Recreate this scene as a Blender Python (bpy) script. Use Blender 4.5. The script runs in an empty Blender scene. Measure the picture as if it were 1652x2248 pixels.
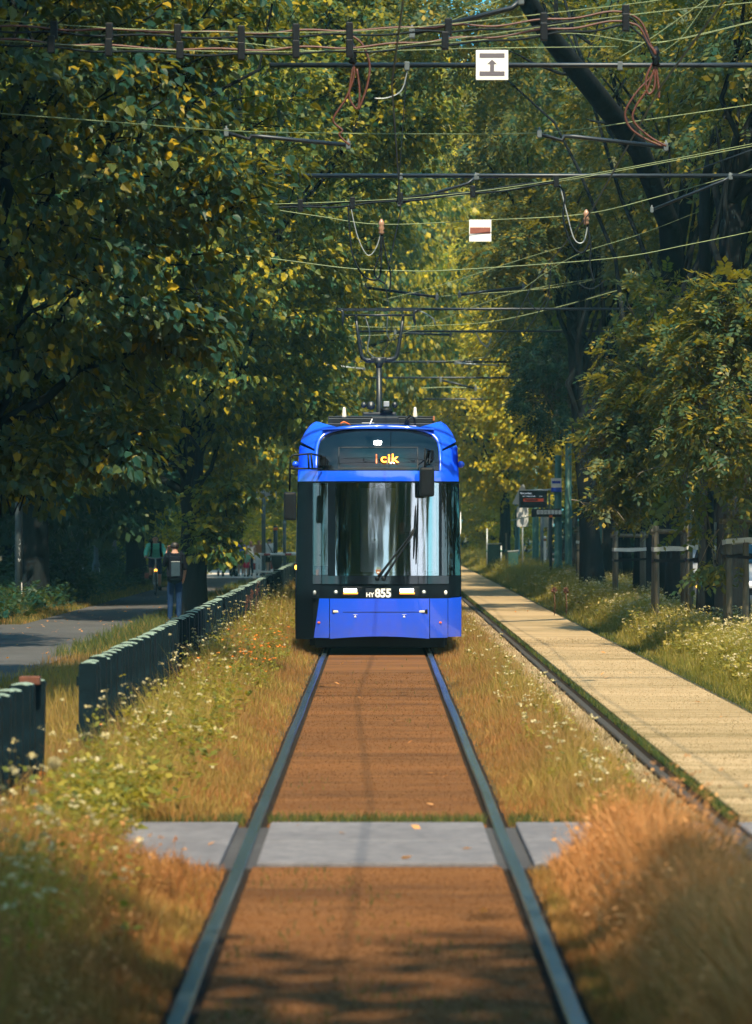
import bpy, bmesh, math, random
import numpy as np
from mathutils import Vector, Matrix

SC = bpy.context.scene
COL = SC.collection
R = math.radians
H = 1.86            # camera height above the rails
F = 7000.0          # focal length in pixels of a 1652 px wide picture (about 100 mm on full frame)


def at(px, py, y):
    """point at distance y along the street that is seen at px, py"""
    return Vector(((px - 828.0) / F * y, y, H - (py - 1147.0) / F * y))


def sstep(a, b, v):
    t = np.clip((np.asarray(v, float) - a) / (b - a), 0, 1)
    return t * t * (3 - 2 * t)


def gz(x, y):
    """height of the ground: the left side falls away slowly, the right verge rises a little"""
    x = np.asarray(x, float); y = np.asarray(y, float)
    yy = np.clip(y, -60, 150)
    return -0.0023 * np.maximum(0, yy - 20) * sstep(2.2, 4.2, -x) + 0.10 * sstep(3.9, 4.8, x)


# ------------------------------------------------------------------ objects
def link(name, me, parent=None):
    o = bpy.data.objects.new(name, me)
    COL.objects.link(o)
    if parent is not None:
        o.parent = parent
    return o


def tag(o, label=None, cat=None, group=None, kind=None):
    if label: o["label"] = label
    if cat: o["category"] = cat
    if group: o["group"] = group
    if kind: o["kind"] = kind
    return o


def thing(name, label, cat, loc=(0, 0, 0), rz=0.0, group=None):
    o = link(name, None)
    o.location = loc
    o.rotation_euler = (0, 0, rz)
    o.empty_display_size = 0.2
    return tag(o, label, cat, group)


def copy_tree(o, parent=None):
    c = o.copy()
    COL.objects.link(c)
    if parent is not None:
        c.parent = parent
    for ch in list(o.children):
        copy_tree(ch, c)
    return c


def np_mesh(name, verts, tris=None, quads=None, mats=(), mi_t=None, mi_q=None, smooth=False):
    me = bpy.data.meshes.new(name)
    verts = np.asarray(verts, np.float32)
    me.vertices.add(len(verts))
    me.vertices.foreach_set("co", verts.ravel())
    nt = 0 if tris is None else len(tris)
    nq = 0 if quads is None else len(quads)
    idx, starts, totals, mi = [], [], [], []
    if nt:
        idx.append(np.asarray(tris).ravel()); starts.append(np.arange(nt) * 3); totals.append(np.full(nt, 3))
        mi.append(np.zeros(nt) if mi_t is None else mi_t)
    if nq:
        idx.append(np.asarray(quads).ravel()); starts.append(nt * 3 + np.arange(nq) * 4); totals.append(np.full(nq, 4))
        mi.append(np.zeros(nq) if mi_q is None else mi_q)
    idx = np.concatenate(idx).astype(np.int32)
    me.loops.add(len(idx)); me.loops.foreach_set("vertex_index", idx)
    me.polygons.add(nt + nq)
    me.polygons.foreach_set("loop_start", np.concatenate(starts).astype(np.int32))
    me.polygons.foreach_set("loop_total", np.concatenate(totals).astype(np.int32))
    for m in mats: me.materials.append(m)
    me.polygons.foreach_set("material_index", np.concatenate(mi).astype(np.int32))
    me.polygons.foreach_set("use_smooth", np.full(nt + nq, smooth, dtype=bool))
    me.update(calc_edges=True)
    return me


class MB:
    """collects shapes and links them as one mesh object"""
    def __init__(self):
        self.v, self.f, self.m, self.s = [], [], [], []
        self.mat = 0

    def add(self, vs, fs, smooth=False):
        b = len(self.v)
        self.v += [tuple(p) for p in vs]
        for f in fs:
            self.f.append(tuple(i + b for i in f)); self.m.append(self.mat); self.s.append(smooth)
        return self

    def box(self, x0, x1, y0, y1, z0, z1, bev=0.0, rot=None, loc=None):
        if bev <= 0:
            vs = [(x0, y0, z0), (x1, y0, z0), (x1, y1, z0), (x0, y1, z0), (x0, y0, z1), (x1, y0, z1), (x1, y1, z1), (x0, y1, z1)]
            fs = [(0, 3, 2, 1), (4, 5, 6, 7), (0, 1, 5, 4), (1, 2, 6, 5), (2, 3, 7, 6), (3, 0, 4, 7)]
        else:
            bm = bmesh.new()
            bmesh.ops.create_cube(bm, size=1)
            for q in bm.verts:
                q.co = Vector(((x0 + x1) / 2 + q.co.x * (x1 - x0), (y0 + y1) / 2 + q.co.y * (y1 - y0), (z0 + z1) / 2 + q.co.z * (z1 - z0)))
            bmesh.ops.bevel(bm, geom=bm.edges[:], offset=bev, segments=2, affect='EDGES', profile=0.6)
            bm.verts.index_update()
            vs = [q.co.copy() for q in bm.verts]; fs = [tuple(q.index for q in f.verts) for f in bm.faces]
            bm.free()
        if rot is not None or loc is not None:
            M = rot if rot is not None else Matrix.Identity(3)
            L = Vector(loc) if loc is not None else Vector()
            vs = [M @ Vector(p) + L for p in vs]
        return self.add(vs, fs)

    def tube(self, pts, rad, n=8, caps=True, smooth=True, squash=1.0):
        pts = [Vector(p) for p in pts]
        if not hasattr(rad, '__len__'): rad = [rad] * len(pts)
        vs, fs = [], []
        up = Vector((0, 0, 1))
        t0 = (pts[1] - pts[0]).normalized()
        if abs(t0.dot(up)) > 0.95: up = Vector((0, 1, 0))
        prev = None
        for i, p in enumerate(pts):
            if i == 0: t = pts[1] - pts[0]
            elif i == len(pts) - 1: t = pts[-1] - pts[-2]
            else: t = (pts[i + 1] - pts[i]).normalized() + (pts[i] - pts[i - 1]).normalized()
            t = t.normalized() if t.length > 1e-9 else t0
            if prev is None: a = (up - t * up.dot(t)).normalized()
            else:
                a = prev - t * prev.dot(t)
                a = a.normalized() if a.length > 1e-6 else t.orthogonal().normalized()
            prev = a
            b = t.cross(a)
            for k in range(n):
                an = 2 * math.pi * k / n
                vs.append(p + (a * math.cos(an) + b * math.sin(an) * squash) * rad[i])
        for i in range(len(pts) - 1):
            for k in range(n):
                k2 = (k + 1) % n
                fs.append((i * n + k, i * n + k2, (i + 1) * n + k2, (i + 1) * n + k))
        self.add(vs, fs, smooth)
        if caps:
            b = len(self.v) - len(vs)
            self.f.append(tuple(b + k for k in reversed(range(n)))); self.m.append(self.mat); self.s.append(False)
            e = b + (len(pts) - 1) * n
            self.f.append(tuple(e + k for k in range(n))); self.m.append(self.mat); self.s.append(False)
        return self

    def lathe(self, prof, n=20, loc=(0, 0, 0), rot=None, smooth=True):
        vs, fs = [], []
        L = Vector(loc); M = rot if rot is not None else Matrix.Identity(3)
        for (r, z) in prof:
            for k in range(n):
                a = 2 * math.pi * k / n
                vs.append(M @ Vector((r * math.cos(a), r * math.sin(a), z)) + L)
        for i in range(len(prof) - 1):
            for k in range(n):
                k2 = (k + 1) % n
                fs.append((i * n + k, i * n + k2, (i + 1) * n + k2, (i + 1) * n + k))
        fs.append(tuple(reversed(range(n)))); fs.append(tuple((len(prof) - 1) * n + k for k in range(n)))
        return self.add(vs, fs, smooth)

    def ball(self, c, r, n=14, m=9):
        r = (r, r, r) if not hasattr(r, '__len__') else r
        vs, fs = [], []
        for i in range(m + 1):
            t = math.pi * i / m
            for k in range(n):
                a = 2 * math.pi * k / n
                vs.append((c[0] + r[0] * math.sin(t) * math.cos(a), c[1] + r[1] * math.sin(t) * math.sin(a), c[2] + r[2] * math.cos(t)))
        for i in range(m):
            for k in range(n):
                k2 = (k + 1) % n
                fs.append((i * n + k, (i + 1) * n + k, (i + 1) * n + k2, i * n + k2))
        return self.add(vs, fs, True)

    def prism(self, poly, y0, y1):
        """outline in x,z extruded along y"""
        n = len(poly)
        vs = [(x, y0, z) for x, z in poly] + [(x, y1, z) for x, z in poly]
        fs = [tuple(range(n)), tuple(reversed(range(n, 2 * n)))]
        for k in range(n):
            k2 = (k + 1) % n
            fs.append((k, k + n, k2 + n, k2))
        return self.add(vs, fs)

    def sheet(self, fn, nu, nv, th=0.0, flip=False, smooth=True, tv=(0, 1, 0)):
        """grid surface fn(u,v); with th a closed slab thickened along tv"""
        P = [[Vector(fn(i / nu, j / nv)) for i in range(nu + 1)] for j in range(nv + 1)]
        w = nu + 1
        vs = [p for row in P for p in row]
        fs = []
        for j in range(nv):
            for i in range(nu):
                f = (j * w + i, j * w + i + 1, (j + 1) * w + i + 1, (j + 1) * w + i)
                fs.append(f if not flip else tuple(reversed(f)))
        self.add(vs, fs, smooth)
        if th:
            T = Vector(tv) * th
            self.add([p + T for p in vs], [tuple(reversed(f)) for f in fs], smooth)
            rim = [j * 0 + i for i in range(w)] + [j * w + nu for j in range(1, nv + 1)] + [nv * w + i for i in range(nu - 1, -1, -1)] + [j * w for j in range(nv - 1, 0, -1)]
            m = len(rim)
            rv = [vs[i] for i in rim] + [vs[i] + T for i in rim]
            self.add(rv, [(k, k + m, (k + 1) % m + m, (k + 1) % m) if not flip else (k, (k + 1) % m, (k + 1) % m + m, k + m) for k in range(m)])
        return self

    def build(self, name, mats, parent=None, bevel=0.0):
        me = bpy.data.meshes.new(name)
        me.from_pydata(self.v, [], self.f)
        if not isinstance(mats, (list, tuple)): mats = [mats]
        for m in mats: me.materials.append(m)
        me.polygons.foreach_set("material_index", self.m)
        me.polygons.foreach_set("use_smooth", self.s)
        me.update()
        o = link(name, me, parent)
        if bevel:
            b = o.modifiers.new("Bevel", 'BEVEL'); b.width = bevel; b.segments = 2; b.limit_method = 'ANGLE'
        return o


def text_obj(name, body, size, mat, parent, loc, rot=(math.pi / 2, 0, 0), extrude=0.002, align='CENTER', sx=1.0, offset=0.0, font_space=1.0):
    cu = bpy.data.curves.new(name, 'FONT')
    cu.body = body; cu.size = size; cu.extrude = extrude; cu.align_x = align; cu.align_y = 'CENTER'
    cu.offset = offset; cu.space_character = font_space
    t = bpy.data.objects.new(name, cu); COL.objects.link(t)
    bpy.context.view_layer.update()
    me = bpy.data.meshes.new_from_object(t.evaluated_get(bpy.context.evaluated_depsgraph_get()))
    bpy.data.objects.remove(t)
    me.materials.clear(); me.materials.append(mat)
    o = link(name, me, parent)
    o.location = loc; o.rotation_euler = rot; o.scale = (sx, 1, 1)
    return o


# ------------------------------------------------------------------ materials
def mat(name, col, rough=0.6, metal=0.0, spec=0.5, coat=0.0, vary=0.0, scale=8.0, bump=0.0, bscale=40.0, emit=None, estr=0.0, stretch=(1, 1, 1)):
    m = bpy.data.materials.new(name); m.use_nodes = True
    nt = m.node_tree; b = nt.nodes["Principled BSDF"]
    b.inputs["Base Color"].default_value = (*col, 1)
    b.inputs["Roughness"].default_value = rough
    b.inputs["Metallic"].default_value = metal
    b.inputs["Specular IOR Level"].default_value = spec
    b.inputs["Coat Weight"].default_value = coat
    b.inputs["Coat Roughness"].default_value = 0.04
    if emit:
        b.inputs["Emission Color"].default_value = (*emit, 1); b.inputs["Emission Strength"].default_value = estr
    if vary or bump:
        tc = nt.nodes.new("ShaderNodeTexCoord"); mp = nt.nodes.new("ShaderNodeMapping")
        mp.inputs["Scale"].default_value = stretch
        nt.links.new(tc.outputs["Object"], mp.inputs["Vector"])
    if vary:
        n = nt.nodes.new("ShaderNodeTexNoise"); n.inputs["Scale"].default_value = scale; n.inputs["Detail"].default_value = 6; n.inputs["Roughness"].default_value = 0.65
        nt.links.new(mp.outputs[0], n.inputs["Vector"])
        r = nt.nodes.new("ShaderNodeValToRGB")
        r.color_ramp.elements[0].position = 0.3; r.color_ramp.elements[1].position = 0.7
        r.color_ramp.elements[0].color = (*[c * (1 - vary) for c in col], 1)
        r.color_ramp.elements[1].color = (*[min(1, c * (1 + vary)) for c in col], 1)
        nt.links.new(n.outputs[0], r.inputs[0]); nt.links.new(r.outputs[0], b.inputs["Base Color"])
    if bump:
        n2 = nt.nodes.new("ShaderNodeTexNoise"); n2.inputs["Scale"].default_value = bscale; n2.inputs["Detail"].default_value = 5
        nt.links.new(mp.outputs[0], n2.inputs["Vector"])
        bp = nt.nodes.new("ShaderNodeBump"); bp.inputs["Strength"].default_value = bump; bp.inputs["Distance"].default_value = 0.02
        nt.links.new(n2.outputs[0], bp.inputs["Height"]); nt.links.new(bp.outputs[0], b.inputs["Normal"]); nt.links.new(bp.outputs[0], b.inputs["Coat Normal"])
    return m


def leaf_mat(name, cols, trans=0.35, tcol=(0.3, 0.25, 0.02), rough=0.5, patch=None, pscale=0.6, stretch=None):
    """per-leaf colour from cols; part of the light passes through the leaf"""
    m = bpy.data.materials.new(name); m.use_nodes = True
    nt = m.node_tree; b = nt.nodes["Principled BSDF"]; out = nt.nodes["Material Output"]
    g = nt.nodes.new("ShaderNodeNewGeometry")
    r = nt.nodes.new("ShaderNodeValToRGB")
    els = r.color_ramp.elements
    while len(els) < len(cols): els.new(0.5)
    for i, (p, c) in enumerate(cols):
        els[i].position = p; els[i].color = (*c, 1)
    nt.links.new(g.outputs["Random Per Island"], r.inputs[0])
    colout = r.outputs[0]
    if patch:
        tc = nt.nodes.new("ShaderNodeTexCoord")
        n = nt.nodes.new("ShaderNodeTexNoise"); n.inputs["Scale"].default_value = pscale; n.inputs["Detail"].default_value = 4
        if stretch:
            mp = nt.nodes.new("ShaderNodeMapping"); mp.inputs["Scale"].default_value = stretch
            nt.links.new(tc.outputs["Object"], mp.inputs[0]); nt.links.new(mp.outputs[0], n.inputs["Vector"])
        else: nt.links.new(tc.outputs["Object"], n.inputs["Vector"])
        r2 = nt.nodes.new("ShaderNodeValToRGB"); r2.color_ramp.elements[0].position = 0.42; r2.color_ramp.elements[1].position = 0.6
        nt.links.new(n.outputs[0], r2.inputs[0])
        mx = nt.nodes.new("ShaderNodeMix"); mx.data_type = 'RGBA'
        nt.links.new(r2.outputs[0], mx.inputs[0]); nt.links.new(colout, mx.inputs[6]); mx.inputs[7].default_value = (*patch, 1)
        colout = mx.outputs[2]
    nt.links.new(colout, b.inputs["Base Color"])
    b.inputs["Roughness"].default_value = rough; b.inputs["Specular IOR Level"].default_value = 0.14
    if trans > 0:
        t = nt.nodes.new("ShaderNodeBsdfTranslucent"); t.inputs[0].default_value = (*tcol, 1)
        mx = nt.nodes.new("ShaderNodeMixShader"); mx.inputs[0].default_value = trans
        nt.links.new(b.outputs[0], mx.inputs[1]); nt.links.new(t.outputs[0], mx.inputs[2]); nt.links.new(mx.outputs[0], out.inputs[0])
    return m


def glass_mat(name, tint, refl=0.12, rough=0.02, wav=0.0):
    """thin pane: mostly see-through with its tint, mirror part growing towards grazing view"""
    m = bpy.data.materials.new(name); m.use_nodes = True
    nt = m.node_tree; nt.nodes.remove(nt.nodes["Principled BSDF"]); out = nt.nodes["Material Output"]
    t = nt.nodes.new("ShaderNodeBsdfTransparent"); t.inputs[0].default_value = (*tint, 1)
    g = nt.nodes.new("ShaderNodeBsdfGlossy"); g.inputs["Roughness"].default_value = rough; g.inputs[0].default_value = (0.95, 0.97, 1, 1)
    lw = nt.nodes.new("ShaderNodeLayerWeight"); lw.inputs[0].default_value = 0.25
    mr = nt.nodes.new("ShaderNodeMapRange"); mr.inputs[3].default_value = refl; mr.inputs[4].default_value = 0.9
    mx = nt.nodes.new("ShaderNodeMixShader")
    nt.links.new(lw.outputs["Fresnel"], mr.inputs[0]); nt.links.new(mr.outputs[0], mx.inputs[0])
    nt.links.new(t.outputs[0], mx.inputs[1]); nt.links.new(g.outputs[0], mx.inputs[2]); nt.links.new(mx.outputs[0], out.inputs[0])
    if wav:
        tc = nt.nodes.new("ShaderNodeTexCoord"); mp = nt.nodes.new("ShaderNodeMapping"); mp.inputs["Scale"].default_value = (4, 1, 0.4)
        n = nt.nodes.new("ShaderNodeTexNoise"); n.inputs["Scale"].default_value = 1.6; n.inputs["Detail"].default_value = 1
        bp = nt.nodes.new("ShaderNodeBump"); bp.inputs["Strength"].default_value = wav; bp.inputs["Distance"].default_value = 0.05
        nt.links.new(tc.outputs["Object"], mp.inputs[0]); nt.links.new(mp.outputs[0], n.inputs["Vector"]); nt.links.new(n.outputs[0], bp.inputs["Height"])
        nt.links.new(bp.outputs[0], g.inputs["Normal"])
    return m


def ground_mat(name, c1, c2, c3, s1=0.6, s2=9.0, bump=0.4, rough=0.95, stretch=(1, 1, 1)):
    m = bpy.data.materials.new(name); m.use_nodes = True
    nt = m.node_tree; b = nt.nodes["Principled BSDF"]
    b.inputs["Roughness"].default_value = rough; b.inputs["Specular IOR Level"].default_value = 0.15
    tc = nt.nodes.new("ShaderNodeTexCoord"); mp = nt.nodes.new("ShaderNodeMapping"); mp.inputs["Scale"].default_value = stretch
    nt.links.new(tc.outputs["Object"], mp.inputs[0])
    def noise(s, d=6):
        n = nt.nodes.new("ShaderNodeTexNoise"); n.inputs["Scale"].default_value = s; n.inputs["Detail"].default_value = d; n.inputs["Roughness"].default_value = 0.7
        nt.links.new(mp.outputs[0], n.inputs["Vector"]); return n
    def ramp(n, a, bb):
        r = nt.nodes.new("ShaderNodeValToRGB"); r.color_ramp.elements[0].position = a; r.color_ramp.elements[1].position = bb
        nt.links.new(n.outputs[0], r.inputs[0]); return r
    def mix(f, a, bcol):
        x = nt.nodes.new("ShaderNodeMix"); x.data_type = 'RGBA'; nt.links.new(f.outputs[0], x.inputs[0])
        if isinstance(a, tuple): x.inputs[6].default_value = (*a, 1)
        else: nt.links.new(a.outputs[2], x.inputs[6])
        x.inputs[7].default_value = (*bcol, 1); return x
    n1 = noise(s1); n2 = noise(s2)
    x1 = mix(ramp(n1, 0.4, 0.62), c1, c2)
    x2 = mix(ramp(n2, 0.45, 0.75), x1, c3)
    nt.links.new(x2.outputs[2], b.inputs["Base Color"])
    n3 = noise(s2 * 5)
    bp = nt.nodes.new("ShaderNodeBump"); bp.inputs["Strength"].default_value = bump; bp.inputs["Distance"].default_value = 0.02
    nt.links.new(n3.outputs[0], bp.inputs["Height"]); nt.links.new(bp.outputs[0], b.inputs["Normal"])
    return m


M = {}
M['blue'] = mat("tram_blue_paint", (0.007, 0.08, 0.74), 0.25, coat=0.7, vary=0.06, scale=3)
M['blue_front'] = mat("tram_blue_front_paint", (0.007, 0.08, 0.74), 0.18, coat=1.0, bump=0.16, bscale=2.2, stretch=(4, 1, 0.25))
def road_dust(m):
    """brown grey dust thrown up from the street, thickest along the bottom edge"""
    nt = m.node_tree; b = nt.nodes['Principled BSDF']; b.inputs['Coat IOR'].default_value = 1.65
    tc = nt.nodes.new('ShaderNodeTexCoord'); sp = nt.nodes.new('ShaderNodeSeparateXYZ'); nt.links.new(tc.outputs['Object'], sp.inputs[0])
    mr = nt.nodes.new('ShaderNodeMapRange'); mr.inputs[1].default_value = 0.2; mr.inputs[2].default_value = 0.75; mr.inputs[3].default_value = 0.55; mr.inputs[4].default_value = 0.0; nt.links.new(sp.outputs[2], mr.inputs[0])
    n = nt.nodes.new('ShaderNodeTexNoise'); n.inputs['Scale'].default_value = 9; n.inputs['Detail'].default_value = 8; nt.links.new(tc.outputs['Object'], n.inputs['Vector'])
    mu = nt.nodes.new('ShaderNodeMath'); mu.operation = 'MULTIPLY'; nt.links.new(mr.outputs[0], mu.inputs[0]); nt.links.new(n.outputs[0], mu.inputs[1])
    mx = nt.nodes.new('ShaderNodeMix'); mx.data_type = 'RGBA'; mx.inputs[6].default_value = b.inputs['Base Color'].default_value; mx.inputs[7].default_value = (0.10, 0.085, 0.07, 1)
    nt.links.new(mu.outputs[0], mx.inputs[0]); nt.links.new(mx.outputs[2], b.inputs['Base Color'])
road_dust(M['blue_front'])
M['black_gloss'] = mat("black_gloss_panel", (0.004, 0.006, 0.010), 0.07, spec=0.5, coat=0.25)
M['black'] = mat("black_rubber", (0.004, 0.006, 0.009), 0.5, spec=0.2, vary=0.2, scale=20)
M['black_trim'] = mat("black_pillar_panel", (0.003, 0.005, 0.008), 0.2, spec=0.10)
M['black_pane'] = mat("black_display_pane", (0.003, 0.005, 0.009), 0.03, spec=0.45)
M['black_metal'] = mat("dark_painted_steel", (0.010, 0.016, 0.024), 0.4, metal=0.2, vary=0.25, scale=15)
M['steel'] = mat("rail_steel", (0.24, 0.35, 0.42), 0.22, metal=0.9, vary=0.2, scale=6, stretch=(1, 0.1, 1), bump=0.06, bscale=30)
M['rail_side'] = mat("rail_rust", (0.03, 0.025, 0.02), 0.8, vary=0.4, scale=10, bump=0.3)
M['galv'] = mat("galvanised_steel", (0.33, 0.36, 0.36), 0.45, metal=0.4, vary=0.15, scale=12)
M['fence'] = mat("fence_green_paint", (0.003, 0.011, 0.016), 0.6, spec=0.1, vary=0.4, scale=14, bump=0.08)
M['fence_cap'] = mat("fence_cap_lit_paint", (0.22, 0.30, 0.25), 0.5, vary=0.4, scale=25)  # light on the post tops is put into this pale colour
M['pole_green'] = mat("pole_green_paint", (0.035, 0.12, 0.10), 0.5, vary=0.25, scale=6, bump=0.06)
M['pole_grey'] = mat("pole_grey_paint", (0.07, 0.09, 0.10), 0.55, vary=0.25, scale=6, bump=0.06)
M['white'] = mat("white_paint", (0.78, 0.77, 0.74), 0.5, vary=0.06, scale=10)
M['sign_grey'] = mat("sign_back_grey", (0.40, 0.42, 0.43), 0.45, metal=0.2, vary=0.1, scale=10)
M['sign_mark'] = mat("sign_dark_mark", (0.10, 0.09, 0.11), 0.6)
M['sign_brown'] = mat("sign_brown_bar", (0.22, 0.065, 0.045), 0.6, vary=0.15, scale=20)
M['red'] = mat("red_paint", (0.35, 0.02, 0.02), 0.5, vary=0.1)
M['orange'] = mat("orange_plastic", (0.75, 0.14, 0.01), 0.4)
M['amber_lamp'] = mat("amber_lamp_lit", (0.8, 0.3, 0.03), 0.3, emit=(1, 0.45, 0.05), estr=2.0)
M['lamp_on'] = mat("lit_lamp", (0.9, 0.9, 0.9), 0.3, emit=(1, 0.95, 0.85), estr=9.0)
M['lamp_halo'] = mat("amber_rim_lit", (0.8, 0.3, 0.05), 0.3, emit=(1, 0.42, 0.06), estr=0.7)
M['led'] = mat("orange_led", (0.8, 0.25, 0.0), 0.5, emit=(1, 0.25, 0.005), estr=2.2)
M['led_dim'] = mat("fading_led", (0.6, 0.1, 0.0), 0.5, emit=(0.7, 0.09, 0.005), estr=0.8)
M['led_red'] = mat("red_led", (0.4, 0.05, 0.02), 0.5, emit=(0.5, 0.06, 0.02), estr=0.12)
M['cable_brown'] = mat("brown_cable_sheath", (0.085, 0.024, 0.013), 0.5, vary=0.25, scale=8)
M['cable_black'] = mat("black_cable_sheath", (0.006, 0.010, 0.014), 0.7, spec=0.15)
M['wire'] = mat("copper_wire_patina", (0.15, 0.19, 0.08), 0.5, metal=0.2, vary=0.3, scale=2)
M['wire_dark'] = mat("contact_wire", (0.05, 0.05, 0.035), 0.4, metal=0.5)
M['porcelain'] = mat("insulator_glaze", (0.35, 0.20, 0.13), 0.25, coat=0.4)
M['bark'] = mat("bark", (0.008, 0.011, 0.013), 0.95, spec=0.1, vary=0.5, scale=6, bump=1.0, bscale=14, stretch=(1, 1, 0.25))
M['bark_young'] = mat("young_bark", (0.13, 0.11, 0.075), 0.8, vary=0.3, scale=10, bump=0.4, stretch=(1, 1, 0.4))
M['stake'] = mat("weathered_stake_wood", (0.085, 0.075, 0.05), 0.85, vary=0.35, scale=8, bump=0.5, stretch=(3, 3, 0.4))
M['tape'] = mat("pale_binding_tape", (0.42, 0.43, 0.37), 0.6, vary=0.1, scale=20)
M['asphalt'] = ground_mat("path_asphalt", (0.058, 0.058, 0.06), (0.078, 0.076, 0.076), (0.045, 0.046, 0.048), 0.5, 7.0, 0.35, 0.85)
M['road'] = ground_mat("road_asphalt", (0.05, 0.05, 0.055), (0.065, 0.065, 0.07), (0.04, 0.04, 0.045), 0.5, 8.0, 0.3, 0.85)
M['plaza'] = ground_mat("pale_paving", (0.50, 0.46, 0.42), (0.58, 0.54, 0.50), (0.42, 0.40, 0.38), 0.5, 5.0, 0.2, 0.8)
M['concrete'] = ground_mat("crossing_concrete", (0.125, 0.120, 0.132), (0.165, 0.158, 0.17), (0.085, 0.085, 0.095), 1.6, 9.0, 0.5, 0.85)
M['soil'] = ground_mat("soil_and_thatch", (0.10, 0.075, 0.035), (0.07, 0.065, 0.03), (0.05, 0.04, 0.02), 0.4, 6.0, 0.9)
M['rail_gap_shade'] = ground_mat("painted_gap_shade", (0.020, 0.014, 0.010), (0.028, 0.020, 0.013), (0.012, 0.010, 0.008), 1.5, 12.0, 0.8)  # shade in the gaps beside the rails, painted as a dark colour
M['turf_dry'] = ground_mat("dry_track_turf", (0.15, 0.062, 0.019), (0.072, 0.032, 0.012), (0.17, 0.075, 0.025), 1.2, 6.0, 0.3, stretch=(0.15, 0.8, 1))  # darker stretched patches paint shadow bands across the track
M['turf_pale'] = ground_mat("pale_track_turf", (0.34, 0.245, 0.14), (0.17, 0.125, 0.06), (0.37, 0.27, 0.155), 1.0, 6.0, 0.25, stretch=(0.15, 0.8, 1))  # the trees' shadow bands are put into the colour as dark patches
M['skin'] = mat("skin", (0.42, 0.22, 0.15), 0.5, vary=0.08, scale=20)
M['hair_dark'] = mat("dark_hair", (0.012, 0.009, 0.008), 0.5, vary=0.3, scale=40)
M['hair_fair'] = mat("fair_hair", (0.24, 0.13, 0.06), 0.5, vary=0.3, scale=40)
M['eye'] = mat("dark_eye", (0.01, 0.01, 0.01), 0.2)
def cloth(name, c): return mat(name, c, 0.9, spec=0.08, vary=0.18, scale=14, bump=0.25, bscale=25)
M['c_mint'] = cloth("mint_knit", (0.15, 0.60, 0.44))
M['c_dark'] = cloth("dark_cloth", (0.005, 0.007, 0.012))
M['c_navy'] = cloth("navy_cloth", (0.012, 0.018, 0.045))
M['c_jean'] = cloth("blue_denim", (0.010, 0.028, 0.075))
M['c_blue'] = cloth("bright_blue_cloth", (0.02, 0.10, 0.52))
M['c_white'] = cloth("white_cloth", (0.72, 0.70, 0.70))
M['c_green'] = cloth("pale_green_cloth", (0.22, 0.42, 0.28))
M['c_red'] = cloth("red_cloth", (0.50, 0.02, 0.06))
M['c_tan'] = cloth("tan_leather", (0.35, 0.14, 0.06))
M['shoe_white'] = cloth("white_shoe", (0.6, 0.6, 0.6))
M['pack_grey'] = cloth("slate_panel_cloth", (0.025, 0.045, 0.06))
M['glass_dark'] = glass_mat("windscreen_glass", (0.78, 0.83, 0.85), 0.30, 0.04, 0.07)
M['glass_top'] = glass_mat("display_glass", (0.30, 0.33, 0.36), 0.22, 0.02)
M['glass_side'] = glass_mat("side_glass", (0.62, 0.68, 0.68), 0.06, 0.02)
M['cab_pale'] = mat("cab_pale_panel", (0.55, 0.56, 0.60), 0.6, vary=0.08, scale=4)
M['cab_blind'] = mat("cab_blind_cloth", (0.50, 0.56, 0.44), 0.8, vary=0.06, scale=8)
M['cab_dark'] = mat("cab_dark_trim", (0.012, 0.014, 0.018), 0.7, vary=0.2, scale=6)
M['antenna'] = mat("cream_antenna", (0.62, 0.57, 0.46), 0.5)
M['display'] = mat("display_black", (0.006, 0.010, 0.018), 0.35)
M['board_text'] = mat("board_white_text", (0.5, 0.55, 0.6), 0.5, emit=(0.6, 0.7, 0.8), estr=0.4)
M['blue_sign'] = mat("sign_blue", (0.01, 0.05, 0.45), 0.4)
M['bin_green'] = mat("bin_dark_green", (0.012, 0.05, 0.04), 0.5, vary=0.2)
M['car'] = mat("car_silver_paint", (0.50, 0.52, 0.55), 0.3, metal=0.5, coat=0.8)
M['van'] = mat("van_white_paint", (0.75, 0.75, 0.75), 0.3, coat=0.6)

# foliage: linden and ash leaves, shade and sunlight put into their colours; straw grass
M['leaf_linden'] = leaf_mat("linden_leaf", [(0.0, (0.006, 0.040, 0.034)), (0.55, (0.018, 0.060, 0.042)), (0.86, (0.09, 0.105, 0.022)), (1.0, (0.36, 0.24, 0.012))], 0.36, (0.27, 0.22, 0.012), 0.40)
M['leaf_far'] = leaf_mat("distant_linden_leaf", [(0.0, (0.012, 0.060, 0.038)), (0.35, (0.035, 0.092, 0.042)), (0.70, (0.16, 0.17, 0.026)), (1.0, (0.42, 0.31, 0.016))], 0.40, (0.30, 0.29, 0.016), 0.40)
M['leaf_ash'] = leaf_mat("ash_leaf", [(0.0, (0.010, 0.050, 0.036)), (0.5, (0.045, 0.082, 0.034)), (0.85, (0.145, 0.13, 0.024)), (1.0, (0.30, 0.21, 0.02))], 0.38, (0.30, 0.25, 0.016), 0.42)
M['leaf_dark'] = leaf_mat("shade_leaf", [(0.0, (0.006, 0.036, 0.030)), (0.6, (0.014, 0.05, 0.034)), (1.0, (0.05, 0.075, 0.026))], 0.25, (0.10, 0.15, 0.02), 0.42)  # darker leaf copy: shade among the trees is put into the colour
M['leaf_lit'] = leaf_mat("sunlit_leaf", [(0.0, (0.06, 0.14, 0.045)), (0.3, (0.26, 0.25, 0.03)), (1.0, (0.62, 0.45, 0.022))], 0.45, (0.44, 0.42, 0.024), 0.45)  # brighter leaf copy: sunlight is put into the colour
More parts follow.
